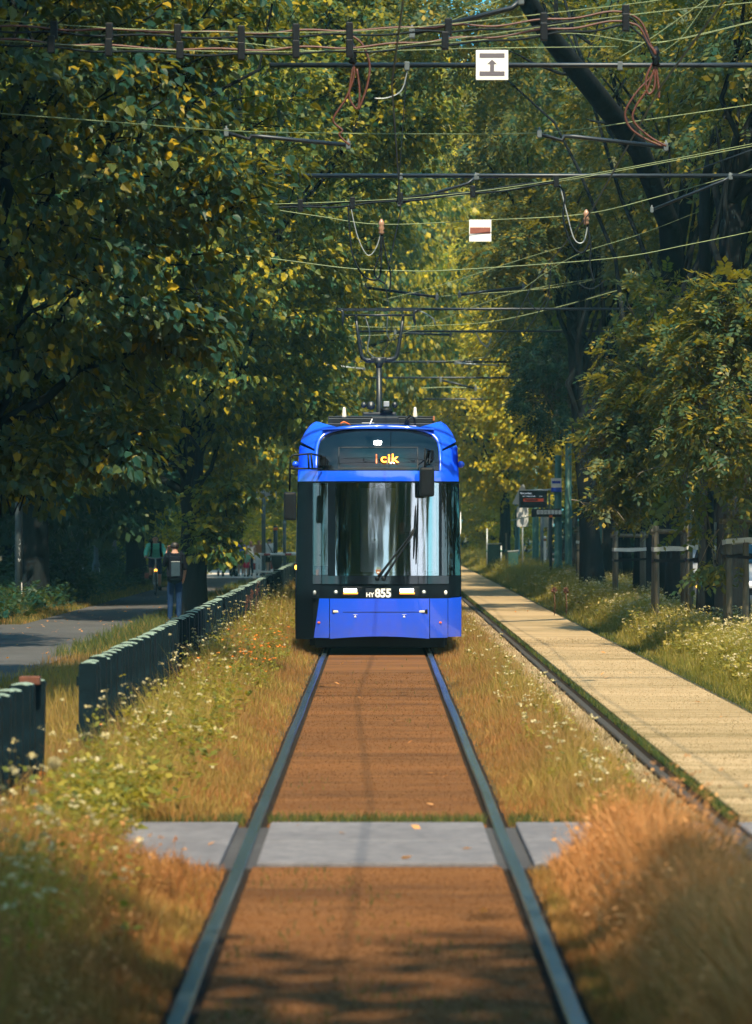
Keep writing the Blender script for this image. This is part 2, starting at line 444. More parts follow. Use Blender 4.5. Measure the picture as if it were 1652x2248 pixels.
M['grass_rust'] = leaf_mat("rusty_dry_grass", [(0.0, (0.20, 0.075, 0.025)), (0.5, (0.34, 0.13, 0.04)), (1.0, (0.46, 0.22, 0.08))], 0.3, (0.42, 0.19, 0.05), 0.75, patch=(0.30, 0.17, 0.05), pscale=0.9)
M['grass_verge'] = leaf_mat("verge_grass", [(0.0, (0.11, 0.12, 0.022)), (0.35, (0.24, 0.185, 0.035)), (0.7, (0.38, 0.26, 0.065)), (1.0, (0.50, 0.35, 0.12))], 0.35, (0.48, 0.33, 0.05), 0.7, patch=(0.27, 0.14, 0.055), pscale=0.55)
M['grass_right'] = leaf_mat("right_verge_grass", [(0.0, (0.09, 0.12, 0.020)), (0.4, (0.22, 0.19, 0.035)), (0.75, (0.36, 0.27, 0.06)), (1.0, (0.50, 0.38, 0.14))], 0.35, (0.48, 0.36, 0.05), 0.7, patch=(0.15, 0.15, 0.03), pscale=0.5)
M['grass_straw'] = leaf_mat("straw_grass", [(0.0, (0.34, 0.14, 0.045)), (0.5, (0.50, 0.23, 0.08)), (1.0, (0.66, 0.36, 0.15))], 0.35, (0.60, 0.27, 0.07), 0.7)
M['grass_dry'] = leaf_mat("dry_mown_grass", [(0.0, (0.15, 0.060, 0.018)), (1.0, (0.175, 0.073, 0.023))], 0.2, (0.17, 0.075, 0.025), 0.8, patch=(0.085, 0.038, 0.013), pscale=1.4, stretch=(0.15, 0.8, 1))  # dark patch colour repeats the painted shadow bands on the blades
M['grass_pale'] = leaf_mat("pale_mown_grass", [(0.0, (0.31, 0.222, 0.125)), (1.0, (0.35, 0.255, 0.15))], 0.2, (0.45, 0.33, 0.16), 0.8, patch=(0.16, 0.12, 0.055), pscale=1.1, stretch=(0.15, 0.8, 1))  # dark patch colour carries the painted shadow bands of the pale turf
M['grass_green'] = leaf_mat("green_grass", [(0.0, (0.02, 0.055, 0.025)), (0.6, (0.06, 0.09, 0.025)), (1.0, (0.18, 0.16, 0.035))], 0.3, (0.2, 0.18, 0.03), 0.7)
M['weed_leaf'] = leaf_mat("weed_leaf", [(0.0, (0.06, 0.10, 0.02)), (0.6, (0.19, 0.17, 0.028)), (1.0, (0.34, 0.27, 0.05))], 0.38, (0.42, 0.33, 0.03))
M['flower_white'] = leaf_mat("cream_flower", [(0.0, (0.38, 0.30, 0.12)), (1.0, (0.60, 0.52, 0.32))], 0.25, (0.5, 0.42, 0.2))
M['flower_orange'] = mat("orange_flower", (0.75, 0.20, 0.01), 0.7)
M['seed_brown'] = mat("brown_seed_head", (0.10, 0.035, 0.02), 0.9, vary=0.3)

# ------------------------------------------------------------------ camera, sky, sun
cam_d = bpy.data.cameras.new("camera"); cam = bpy.data.objects.new("camera", cam_d); COL.objects.link(cam)
cam_d.sensor_fit = 'HORIZONTAL'; cam_d.sensor_width = 24.0
cam_d.lens = F / 1652.0 * 24.0
cam_d.clip_start = 0.1; cam_d.clip_end = 3000
cam.location = (0, 0, H)
# the street's vanishing point lies 23 px below and 2 px right of the picture's middle
cam.rotation_euler = (math.pi / 2 + math.atan(23 / F), 0, math.atan(2 / F))
cam_d.dof.use_dof = True; cam_d.dof.focus_distance = 45.0; cam_d.dof.aperture_fstop = 3.2
SC.camera = cam

SUN = Vector((0.05, -0.54, 0.84)).normalized()
world = bpy.data.worlds.new("World"); SC.world = world; world.use_nodes = True
wn = world.node_tree
sky = wn.nodes.new("ShaderNodeTexSky"); sky.sky_type = 'NISHITA'; sky.sun_disc = False
sky.sun_elevation = math.asin(SUN.z); sky.sun_rotation = math.atan2(SUN.x, SUN.y)
sky.ozone_density = 2.0; sky.air_density = 1.0; sky.dust_density = 1.5
tint = wn.nodes.new("ShaderNodeMix"); tint.data_type = 'RGBA'; tint.blend_type = 'MULTIPLY'; tint.inputs[0].default_value = 1.0
tint.inputs[7].default_value = (0.24, 0.90, 1.0, 1)     # cool, slightly green daylight from above
wn.links.new(sky.outputs[0], tint.inputs[6])
# a bank of white cloud over the part of the sky behind the viewpoint
wc = wn.nodes.new("ShaderNodeTexCoord"); sx_ = wn.nodes.new("ShaderNodeSeparateXYZ"); wn.links.new(wc.outputs["Generated"], sx_.inputs[0])
mr_ = wn.nodes.new("ShaderNodeMapRange"); mr_.interpolation_type = 'SMOOTHSTEP'; mr_.inputs[1].default_value = 0.0; mr_.inputs[2].default_value = -0.55; wn.links.new(sx_.outputs[1], mr_.inputs[0])
cn = wn.nodes.new("ShaderNodeTexNoise"); cn.inputs["Scale"].default_value = 2.6; cn.inputs["Detail"].default_value = 7; wn.links.new(wc.outputs["Generated"], cn.inputs["Vector"])
cr = wn.nodes.new("ShaderNodeValToRGB"); cr.color_ramp.elements[0].position = 0.36; cr.color_ramp.elements[1].position = 0.56; wn.links.new(cn.outputs[0], cr.inputs[0])
cm = wn.nodes.new("ShaderNodeMath"); cm.operation = 'MULTIPLY'; wn.links.new(mr_.outputs[0], cm.inputs[0]); wn.links.new(cr.outputs[0], cm.inputs[1])
cx_ = wn.nodes.new("ShaderNodeMix"); cx_.data_type = 'RGBA'; cx_.inputs[7].default_value = (5.6, 6.0, 6.6, 1)
wn.links.new(cm.outputs[0], cx_.inputs[0]); wn.links.new(tint.outputs[2], cx_.inputs[6]); wn.links.new(cx_.outputs[2], wn.nodes["Background"].inputs[0])
wn.nodes["Background"].inputs[1].default_value = 0.15
sd = bpy.data.lights.new("sun", 'SUN'); so = bpy.data.objects.new("sun", sd); COL.objects.link(so)
sd.energy = 4.5; sd.angle = R(0.6); sd.color = (1.0, 0.85, 0.60)
so.rotation_euler = (-SUN).to_track_quat('-Z', 'Y').to_euler()
SC.view_settings.view_transform = 'Standard'; SC.view_settings.look = 'None'
SC.view_settings.exposure = 1.14; SC.view_settings.gamma = 1.0
SC.cycles.max_bounces = 6; SC.cycles.transparent_max_bounces = 8; SC.cycles.diffuse_bounces = 3
SC.cycles.use_adaptive_sampling = True; SC.cycles.adaptive_threshold = 0.02
SC.cycles.caustics_reflective = False; SC.cycles.caustics_refractive = False


haze_m = bpy.data.materials.new("street_haze"); haze_m.use_nodes = True
hn = haze_m.node_tree; hn.nodes.remove(hn.nodes["Principled BSDF"])
hv = hn.nodes.new("ShaderNodeVolumePrincipled"); hv.inputs["Color"].default_value = (0.36, 0.88, 1.0, 1); hv.inputs["Density"].default_value = 0.0003; hv.inputs["Anisotropy"].default_value = 0.0
hn.links.new(hv.outputs[0], hn.nodes["Material Output"].inputs["Volume"])
# ------------------------------------------------------------------ ground, tracks, paths
xs = np.unique(np.concatenate([np.linspace(-300, -12, 16), np.linspace(-12, 12, 49), np.linspace(12, 300, 16)]))
ys = np.unique(np.concatenate([np.linspace(-120, 0, 12), np.linspace(0, 200, 51), np.linspace(200, 900, 12)]))
XX, YY = np.meshgrid(xs, ys)
ZZ = gz(XX, YY) - 0.05
nx = len(xs)
I, J = np.meshgrid(np.arange(nx - 1), np.arange(len(ys) - 1))
q = (J * nx + I).ravel()
ground = link("ground", np_mesh("ground", np.stack([XX.ravel(), YY.ravel(), ZZ.ravel()], 1), quads=np.stack([q, q + 1, q + nx + 1, q + nx], 1), mats=[M['soil']], smooth=True))
tag(ground, kind="structure")


def strip(name, x0, x1, y0, y1, dz, m, nxs=2, nys=40, parts=None):
    mb = MB()
    for (a, b, c, d) in (parts or [(x0, x1, y0, y1)]):
        mb.sheet(lambda u, v: (a + (b - a) * u, c + (d - c) * v, float(gz(a + (b - a) * u, c + (d - c) * v)) + dz), nxs, nys)
    return tag(mb.build(name, m), kind="structure")


strip("path", -6.9, -4.5, 62, 160, -0.03, M['asphalt'], 4, 40, parts=[(-6.9, -4.5, 62, 122), (-16, -4.5, 5, 62)])
strip("pavement", -14, -4.0, 122, 170, -0.026, M['plaza'], 6, 12, parts=[(-12, -3.2, 122, 150)])
strip("road", 6.4, 12.5, 20, 220, -0.034, M['road'], 3, 40)

# mown turf between the rails, and the brighter strip in the neighbouring track
def turf_slab(name, x0, x1, top, m, ya=8, yb=176, gaps=((17.45, 19.8),)):
    mb = MB()
    y = ya
    for (g0, g1) in list(gaps) + [(yb, yb)]:
        mb.box(x0, x1, y, g0, top - 0.12, top)
        y = g1
    return tag(mb.build(name, m, bevel=0.01), kind="structure")
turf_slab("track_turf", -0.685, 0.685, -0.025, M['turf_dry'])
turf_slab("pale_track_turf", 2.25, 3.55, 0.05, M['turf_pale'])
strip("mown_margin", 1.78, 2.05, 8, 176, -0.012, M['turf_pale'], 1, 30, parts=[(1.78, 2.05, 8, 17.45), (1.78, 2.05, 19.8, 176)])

for (xa, xb) in ((-0.83, -0.67), (0.67, 0.83), (2.04, 2.26), (3.54, 3.74)):  # dark strips stand in for the shade beside each rail
    strip("rail_gap_shade", xa, xb, 8, 176, -0.046, M['rail_gap_shade'], 1, 40)

# concrete foot crossing: slabs on both sides of and between the rails
mb = MB()
for (a, b) in ((-4.25, -0.86), (-0.66, 0.66), (0.86, 2.02), (2.24, 3.56), (3.76, 6.2)):
    for (c, d) in ((17.45, 18.62), (18.645, 19.8)):
        mb.box(a, b, c, d, -0.16, 0.0)
cross = tag(mb.build("crossing", M['concrete'], bevel=0.012), kind="structure")
mb = MB()
mb.box(-4.25, 6.2, 17.46, 19.79, -0.16, -0.035)
tag(mb.build("crossing_bed", M['road']), kind="structure")


def rail(label, x, mt=None):
    t = thing("tram_rail", label, "rail", (x, 8, 0), group="rails of the two tram tracks")
    prof = [(-0.036, -0.012), (-0.028, 0.0), (0.028, 0.0), (0.036, -0.012), (0.034, -0.045), (-0.034, -0.045)]
    ss = np.linspace(0, 169, 60)
    mb = MB()
    def ring(pr):
        vs, fs, n = [], [], len(pr)
        for k, s in enumerate(ss):
            wob = 0.004 * math.sin(s * 0.9 + x)
            vs += [(px + wob, s, pz) for px, pz in pr]
        for k in range(len(ss) - 1):
            for i in range(n):
                fs.append((k * n + i, k * n + (i + 1) % n, (k + 1) * n + (i + 1) % n, (k + 1) * n + i))
        fs.append(tuple(range(n))); return vs, fs
    mb.add(*ring(prof)); mb.build("rail_head", mt or M['steel'], t)
    mb = MB(); mb.add(*ring([(-0.012, -0.046), (0.012, -0.046), (0.012, -0.14), (-0.012, -0.14)])); mb.build("rail_web", M['rail_side'], t)
    return t
rail("polished steel rail left of the brown turf leading under the tram", -0.752)
rail("polished steel rail right of the brown turf leading under the tram", 0.752)
rail("rail sunk in the dark groove left of the pale turf strip", 2.115, M['rail_side'])
rail("half buried rail along the right edge of the pale turf strip", 3.66, M['rail_side'])


# ------------------------------------------------------------------ grass and weeds
def blades(rng, x, y, z, h, w, lean=0.35, heading=None):
    n = len(x)
    a = rng.uniform(0, 2 * np.pi, n) if heading is None else heading
    fx, fy = np.cos(a), np.sin(a)
    l = h * np.abs(rng.normal(lean, 0.22, n))
    b = rng.uniform(0, 2 * np.pi, n)
    lx, ly = np.cos(b) * l, np.sin(b) * l
    V = np.zeros((n, 5, 3))
    base = np.stack([x, y, z], 1)
    side = np.stack([fx, fy, np.zeros(n)], 1) * (w / 2)[:, None]
    mid = base + np.stack([lx * 0.35, ly * 0.35, h * 0.6], 1)
    tip = base + np.stack([lx, ly, h], 1)
    V[:, 0] = base - side; V[:, 1] = base + side
    V[:, 2] = mid + side * 0.75; V[:, 3] = mid - side * 0.75
    V[:, 4] = tip
    o = (np.arange(n) * 5)[:, None]
    return V.reshape(-1, 3), o + np.array([[3, 2, 4]]), o + np.array([[0, 1, 2, 3]])


def sample(rng, n, x0, x1, y0, y1, p=2.0):
    """more blades where the eye is close: density falls with distance"""
    u = rng.uniform(0, 1, n)
    k = 1 - p
    y = (y0 ** k + u * (y1 ** k - y0 ** k)) ** (1 / k) if abs(k) > 1e-6 else y0 * (y1 / y0) ** u
    return rng.uniform(x0, x1, n), y


def field(rng, x, y, s, seed):
    """smooth random field 0..1"""
    r = np.random.default_rng(seed)
    v = np.zeros_like(x)
    for k in range(7):
        a = r.uniform(0, 2 * np.pi); f = s * r.uniform(0.6, 2.4); ph = r.uniform(0, 6.28)
        v += np.sin((x * np.cos(a) + y * np.sin(a)) * f + ph)
    return np.clip(0.5 + v / 7.0, 0, 1)


def width_at(y, w0): return np.maximum(w0, 0.00016 * y)


def grass(name, seed, n, box, hf, w0, m, p=2.0, lean=0.35, keep=None, dz=-0.05):
    rng = np.random.default_rng(seed)
    x, y = sample(rng, n, *box, p)
    if keep is not None:
        k = keep(rng, x, y); x, y = x[k], y[k]
    h = hf(rng, x, y)
    V, T, Q = blades(rng, x, y, gz(x, y) + dz, h, width_at(y, w0) * rng.uniform(0.6, 1.3, len(x)), lean)
    o = link(name, np_mesh(name, V, T, Q, [m]))
    return tag(o, kind="stuff")


def not_cross(rng, x, y): return ~((y > 17.4) & (y < 19.85) & (x > -1.5) & (x < 6))
def jit(rng, n, a=0.55, b=1.25): return rng.uniform(a, b, n)

def h_left(rng, x, y):
    d = np.clip((-x - 0.86) / 1.0, 0, 1)
    f = field(rng, x, y, 1.6, 3)
    h = 0.05 + 0.38 * d ** 1.1 * (0.6 + 0.8 * f)
    h = h * (1 - 0.72 * sstep(1.95, 2.2, -x) * (1 - sstep(30, 60, y)))
    near = (y > 13) & (y < 17.45) & (x < -1.25)
    h = np.where((y > 17.45) & (y < 20.4), h * 0.75, h)
    return h * jit(rng, len(x)) + np.where(near, 0.06, 0)
grass("verge_grass", 1, 105000, (-2.75, -0.86, 9.5, 130), h_left, 0.006, M['grass_verge'],
      keep=lambda r, x, y: not_cross(r, x, y) & ((y > 17) | (r.uniform(0, 1, len(x)) < 0.2)) & ~((y > 16.9) & (y < 20) & (x > -1.38)))
def h_mid(rng, x, y):
    d = np.clip(1 - np.abs(x - 1.42) / 0.5, 0, 1)
    f = field(rng, x, y, 1.8, 5)
    return (0.05 + 0.30 * d * (0.45 + 0.9 * f)) * jit(rng, len(x))
grass("middle_verge_grass", 2, 65000, (0.86, 1.9, 9.5, 170), h_mid, 0.006, M['grass_verge'],
      keep=lambda r, x, y: not_cross(r, x, y))
def h_straw(rng, x, y): return (0.10 + 0.36 * np.clip((x - 0.98) / 0.35, 0, 1) * (1 - sstep(1.58, 1.82, x)) * (0.7 + 0.5 * field(rng, x, y, 2.2, 31))) * jit(rng, len(x), 0.6, 1.2)
grass("straw_grass", 3, 32000, (0.95, 1.84, 10.5, 17.5), h_straw, 0.008, M['grass_straw'], p=1.5, lean=0.4)
grass("rail_side_grass", 31, 34000, (-1.45, -0.82, 9.5, 60), lambda r, x, y: (0.05 + 0.13 * np.clip((-x - 0.86) / 0.5, 0, 1)) * jit(r, len(x)), 0.006, M['grass_rust'], keep=not_cross)
grass("right_rail_side_grass", 32, 40000, (0.82, 1.5, 9.5, 70), lambda r, x, y: (0.05 + 0.14 * np.clip((x - 0.86) / 0.5, 0, 1)) * jit(r, len(x)), 0.006, M['grass_rust'], keep=not_cross)
grass("left_foreground_grass", 33, 32000, (-2.1, -1.0, 9.5, 17.2), lambda r, x, y: (0.12 + 0.2 * np.clip((-x - 1.0) / 0.8, 0, 1)) * jit(r, len(x)), 0.007, M['grass_rust'], p=1.6)
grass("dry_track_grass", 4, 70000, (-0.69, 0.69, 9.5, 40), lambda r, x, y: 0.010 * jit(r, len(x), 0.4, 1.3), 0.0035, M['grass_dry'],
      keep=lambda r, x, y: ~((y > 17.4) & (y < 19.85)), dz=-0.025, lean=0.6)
grass("track_tufts", 34, 2600, (-0.66, 0.66, 9.5, 60), lambda r, x, y: 0.035 * jit(r, len(x)), 0.006, M['grass_green'], dz=-0.025,
      keep=lambda r, x, y: (field(r, x, y, 3.0, 17) > 0.62) & not_cross(r, x, y))
grass("edge_grass", 5, 5000, (-1.5, 2.0, 19.8, 20.25), lambda r, x, y: 0.06 * jit(r, len(x)), 0.005, M['grass_green'], dz=-0.03,
      keep=lambda r, x, y: (np.abs(np.abs(x) - 0.752) > 0.07))
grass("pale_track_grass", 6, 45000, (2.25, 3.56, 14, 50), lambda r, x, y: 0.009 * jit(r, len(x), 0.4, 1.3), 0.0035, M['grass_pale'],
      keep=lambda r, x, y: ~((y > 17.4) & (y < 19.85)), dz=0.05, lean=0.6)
grass("track_edge_grass", 7, 14000, (3.52, 3.85, 20, 175), lambda r, x, y: 0.09 * jit(r, len(x)), 0.006, M['grass_green'], keep=not_cross)
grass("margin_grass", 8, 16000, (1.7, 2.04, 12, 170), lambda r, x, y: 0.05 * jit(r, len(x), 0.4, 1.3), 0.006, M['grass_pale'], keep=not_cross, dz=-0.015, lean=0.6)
grass("groove_grass", 30, 9000, (2.19, 2.27, 14, 120), lambda r, x, y: 0.06 * jit(r, len(x)), 0.005, M['grass_green'], keep=not_cross, dz=0.0)
grass("left_strip_grass", 9, 48000, (-4.6, -2.3, 14, 120), lambda r, x, y: (0.14 + 0.1 * field(r, x, y, 1.2, 9) - 0.05 * sstep(-3.6, -4.3, x)) * jit(r, len(x), 0.5, 1.4), 0.006, M['grass_verge'],
      keep=lambda r, x, y: not_cross(r, x, y) & ~((y > 46) & (x < -3.0) & (r.uniform(0, 1, len(x)) < 0.7)))
grass("path_edge_grass", 10, 14000, (-4.7, -3.1, 46, 110), lambda r, x, y: 0.17 * jit(r, len(x), 0.4, 1.5), 0.007, M['grass_green'])
grass("far_verge_grass", 11, 36000, (-13, -6.9, 62.5, 135), lambda r, x, y: (0.10 + 0.38 * sstep(6.9, 8.4, -x)) * jit(r, len(x)), 0.008, M['grass_green'], p=1.5)
grass("far_verge_straw", 12, 14000, (-9.5, -6.9, 62.5, 110), lambda r, x, y: (0.08 + 0.34 * sstep(6.9, 8.4, -x)) * jit(r, len(x)), 0.008, M['grass_verge'], p=1.5)
def h_right(rng, x, y):
    d = sstep(3.7, 4.5, x)
    return (0.07 + 0.36 * d * (0.55 + 0.8 * field(rng, x, y, 1.3, 21))) * jit(rng, len(x))
grass("right_verge_grass", 13, 105000, (3.72, 6.4, 22, 175), h_right, 0.007, M['grass_right'], p=1.7)
grass("roadside_grass", 14, 20000, (12.4, 24, 55, 170), lambda r, x, y: 0.3 * jit(r, len(x)), 0.012, M['grass_green'], p=1.4)


def weeds(name, seed, n, box, hf, keep=None, flower=True, p=1.8, leaf=0.05, fmat=None, lmat=None, fsize=0.028):
    """leafy stems, part of them ending in flat flower heads"""
    rng = np.random.default_rng(seed)
    x, y = sample(rng, n, *box, p)
    if keep is not None:
        k = keep(rng, x, y); x, y = x[k], y[k]
    n = len(x)
    h = hf(rng, x, y)
    V, T, Q = [], [], []
    base = 0
    z = gz(x, y) - 0.05
    lean = rng.normal(0, 0.14, (n, 2)) * h[:, None]
    V0, T0, Q0 = blades(rng, x, y, z, h, width_at(y, 0.005), 0.0)
    V0 = V0.reshape(n, 5, 3); V0[:, 2:4, :2] += lean[:, None] * 0.5; V0[:, 4, :2] += lean; V0 = V0.reshape(-1, 3)
    V.append(V0); T.append(T0); Q.append(Q0); base += len(V0)
    mq = [np.zeros(len(Q0))]; mt = [np.zeros(len(T0))]
    nl = 9
    for k in range(nl):
        f = rng.uniform(0.15, 0.95, n)
        c = np.stack([x + lean[:, 0] * f, y + lean[:, 1] * f, z + h * f], 1)
        a = rng.uniform(0, 2 * np.pi, n)
        L = leaf * rng.uniform(0.6, 1.5, n) * (1.2 - 0.6 * f)
        d = np.stack([np.cos(a), np.sin(a), rng.uniform(-0.3, 0.7, n)], 1) * L[:, None]
        s = np.stack([-np.sin(a), np.cos(a), rng.normal(0, 0.5, n)], 1) * (L * 0.28)[:, None]
        W = np.stack([c, c + d * 0.5 + s, c + d, c + d * 0.5 - s], 1).reshape(-1, 3)
        V.append(W); Q.append(base + (np.arange(n) * 4)[:, None] + np.array([[0, 1, 2, 3]])); base += len(W); mq.append(np.zeros(n))
    if flower:
        sel = rng.uniform(0, 1, n) < 0.6
        top = np.stack([x + lean[:, 0], y + lean[:, 1], z + h], 1)[sel]
        m = len(top)
        for k in range(8):
            a = rng.uniform(0, 2 * np.pi, m); r = fsize * np.sqrt(rng.uniform(0, 1, m))
            c = top + np.stack([np.cos(a) * r, np.sin(a) * r, rng.normal(0, fsize * 0.22, m)], 1)
            e = fsize * 0.42 * rng.uniform(0.7, 1.3, m)
            u = rng.normal(0, 1, (m, 3)); u[:, 2] *= 0.35; u /= np.linalg.norm(u, axis=1)[:, None]
            v = np.cross(u, rng.normal(0, 1, (m, 3)) * np.array([0.4, 0.4, 1.0])); v /= np.linalg.norm(v, axis=1)[:, None] + 1e-9
            W = np.stack([c - u * e[:, None], c - v * e[:, None], c + u * e[:, None], c + v * e[:, None]], 1).reshape(-1, 3)
            V.append(W); Q.append(base + (np.arange(m) * 4)[:, None] + np.array([[0, 1, 2, 3]])); base += len(W); mq.append(np.ones(m))
    me = np_mesh(name, np.concatenate(V), np.concatenate(T), np.concatenate(Q), [lmat or M['weed_leaf'], fmat or M['flower_white']], np.concatenate(mt), np.concatenate(mq))
    return tag(link(name, me), kind="stuff")


def rim(rng, x, y):   # dense by the fence, thin by the rail
    return not_cross(rng, x, y) & ((x > -2.0) | (y > 36)) & (rng.uniform(0, 1, len(x)) < np.clip((-x - 1.05) / 0.8, 0, 1) ** 1.3)
weeds("wild_flowers", 41, 1600, (-2.42, -1.0, 13, 75), lambda r, x, y: (0.30 + 0.30 * np.clip((-x - 1.0) / 1.0, 0, 1)) * jit(r, len(x), 0.7, 1.3), rim, fsize=0.024, p=1.35)
weeds("leafy_weeds", 42, 2200, (-2.42, -1.2, 17.5, 80), lambda r, x, y: 0.38 * jit(r, len(x), 0.6, 1.25), rim, flower=False, leaf=0.075)
weeds("verge_flowers", 43, 7500, (3.95, 6.1, 26, 90), lambda r, x, y: (0.30 + 0.16 * sstep(4, 5, x)) * jit(r, len(x), 0.7, 1.25), p=1.5, keep=lambda r, x, y: r.uniform(0, 1, len(x)) < sstep(3.8, 4.7, x), fsize=0.032)
weeds("verge_weeds", 44, 4500, (4.1, 6.2, 30, 150), lambda r, x, y: 0.44 * jit(r, len(x), 0.7, 1.3), p=1.3, flower=False, leaf=0.07, lmat=M['grass_right'])
weeds("orange_flowers", 45, 150, (-2.0, -1.2, 34, 46), lambda r, x, y: 0.40 * jit(r, len(x), 0.7, 1.2), fmat=M['flower_orange'], fsize=0.022)
weeds("near_orange_flowers", 46, 10, (-2.1, -1.7, 12.5, 30), lambda r, x, y: 0.42 * jit(r, len(x), 0.7, 1.2), fmat=M['flower_orange'], fsize=0.02)
weeds("straw_seed_stalks", 49, 420, (1.0, 1.74, 10.8, 17.45), lambda r, x, y: (0.34 + 0.22 * np.clip((x - 0.98) / 0.4, 0, 1)) * jit(r, len(x), 0.7, 1.2), p=1.3, leaf=0.03, fmat=M['grass_straw'], lmat=M['grass_straw'], fsize=0.016)
weeds("rusty_seed_stalks", 50, 380, (-2.0, -1.0, 10.5, 17.2), lambda r, x, y: (0.22 + 0.24 * np.clip((-x - 1.0) / 0.8, 0, 1)) * jit(r, len(x), 0.7, 1.2), p=1.3, leaf=0.035, fmat=M['grass_straw'], lmat=M['grass_rust'], fsize=0.014)
weeds("foreground_flowers", 51, 130, (-2.0, -1.3, 11.5, 17.2), lambda r, x, y: 0.42 * jit(r, len(x), 0.75, 1.2), p=1.2, leaf=0.04, fsize=0.024)
weeds("middle_weeds", 47, 260, (1.2, 1.75, 20, 60), lambda r, x, y: 0.30 * jit(r, len(x), 0.6, 1.3), leaf=0.04)
weeds("far_verge_weeds", 48, 3500, (-12, -7.3, 60, 130), lambda r, x, y: 0.5 * jit(r, len(x), 0.6, 1.5), flower=False, leaf=0.14, lmat=M['leaf_dark'], p=1.2)

# dead leaves lying about on the crossing, the path and the turf
rng = np.random.default_rng(77)
LX = np.concatenate([rng.uniform(-1.4, 3.5, 8), rng.uniform(-0.68, 0.68, 12), rng.uniform(-6.8, -4.6, 160), rng.uniform(2.3, 3.5, 14)])
LY = np.concatenate([rng.uniform(17.5, 19.8, 8), rng.uniform(10, 44, 12), rng.uniform(42, 100, 160), rng.uniform(20, 70, 14)])
LZ = np.concatenate([np.full(8, 0.008), np.full(12, -0.005), gz(LX[20:180], LY[20:180]) - 0.02, np.full(14, 0.065)])
P_ = np.stack([LX, LY, LZ], 1); a_ = rng.uniform(0, 6.28, len(LX)); s_ = rng.uniform(0.02, 0.045, len(LX))
d_ = np.stack([np.cos(a_), np.sin(a_), rng.uniform(0, 0.5, len(LX))], 1) * s_[:, None]; e_ = np.stack([-np.sin(a_), np.cos(a_), rng.uniform(-0.3, 0.3, len(LX))], 1) * s_[:, None] * 0.6
V_ = np.stack([P_ - d_, P_ + e_, P_ + d_, P_ - e_ + np.array([0, 0, 0.006])], 1).reshape(-1, 3)
tag(link("fallen_leaves", np_mesh("fallen_leaves", V_, quads=np.arange(len(V_)).reshape(-1, 4), mats=[M['grass_straw']])), kind="stuff")

# single tall plants one can point at
def seed_plant(px, py, top, y, label, head=0.16, r=0.014, m=None):
    p = at(px, py, y); g = float(gz(p.x, y)) - 0.05
    t = thing("seed_plant", label, "plant", (p.x, y, g), group="tall seed plants in the verge")
    zt = H - (top - 1147) / F * y - g
    mb = MB(); mb.tube([(0, 0, 0), (0.01, 0, zt * 0.5), (0.03, 0.0, zt - head)], [0.006, 0.005, 0.004], 6); mb.build("stem", m or M['seed_brown'], t)
    rng = np.random.default_rng(int(px)); mb = MB()
    for k in range(46):
        f = rng.uniform(0, 1); a = rng.uniform(0, 6.28); rr = r * (1 - 0.6 * abs(f - 0.4)) * rng.uniform(0.3, 1.2)
        c = Vector((0.03 + 0.03 * f + math.cos(a) * rr, math.sin(a) * rr, zt - head + head * f))
        mb.ball(c, (0.006, 0.006, 0.012), 6, 4)
    mb.build("seed_head", m or M['seed_brown'], t)
seed_plant(547, 1340, 1292, 52, "brown dock seed stalk leaning in front of the green fence", 0.2, 0.03)
seed_plant(560, 1330, 1275, 53, "taller of the two brown seed stalks beside the green fence", 0.24, 0.035)
seed_plant(537, 1340, 1308, 51, "shortest brown seed stalk by the green fence", 0.18, 0.03)
for px, lab in ((1217, "dark dry thistle head left of its twin in the right verge"), (1243, "dark dry thistle head right of its twin in the right verge")):
    p = at(px, 1320, 62); g = float(gz(p.x, 62)) - 0.05
    t = thing("thistle", lab, "plant", (p.x, 62, g), group="dark thistles in the right verge")
    zt = H - (1296 - 1147) / F * 62 - g
    mb = MB(); mb.tube([(0, 0, 0), (0.02, 0, zt * 0.5), (0, 0, zt)], 0.008, 6); mb.build("stem", M['seed_brown'], t)
    rng = np.random.default_rng(int(px)); mb = MB()
    for k in range(70):
        v = Vector(rng.normal(0, 1, 3)).normalized()
        mb.tube([Vector((0, 0, zt)) + v * 0.02, Vector((0, 0, zt)) + v * rng.uniform(0.05, 0.085)], [0.008, 0.002], 4)
    mb.build("seed_head", M['seed_brown'], t)
# pale blown seed clock in the near left foreground
p = at(120, 1675, 15.2); g = float(gz(p.x, 15.2)) - 0.05
t = thing("salsify_plant", "pale round seed clock standing in front of the green fence", "plant", (p.x, 15.2, g))
mb = MB(); mb.tube([(0, 0, 0), (0.01, 0, (p.z - g) * 0.5), (0, 0, p.z - g)], 0.004, 6); mb.build("stem", M['weed_leaf'], t)
rng = np.random.default_rng(5); mb = MB()
for k in range(240):
    v = Vector(rng.normal(0, 1, 3)).normalized(); c = Vector((0, 0, p.z - g))
    a = v.orthogonal().normalized()
    mb.tube([c + v * 0.006, c + v * 0.026], [0.0006, 0.0006], 3, caps=False)
    for s in range(3):
        d = (Matrix.Rotation(s * 2.1, 3, v) @ a) * 0.008 + v * 0.004
        mb.add([c + v * 0.026, c + v * 0.026 + d + a * 0.002, c + v * 0.026 + d - a * 0.002], [(0, 1, 2)])
mb.build("seed_clock", M['flower_white'], t)


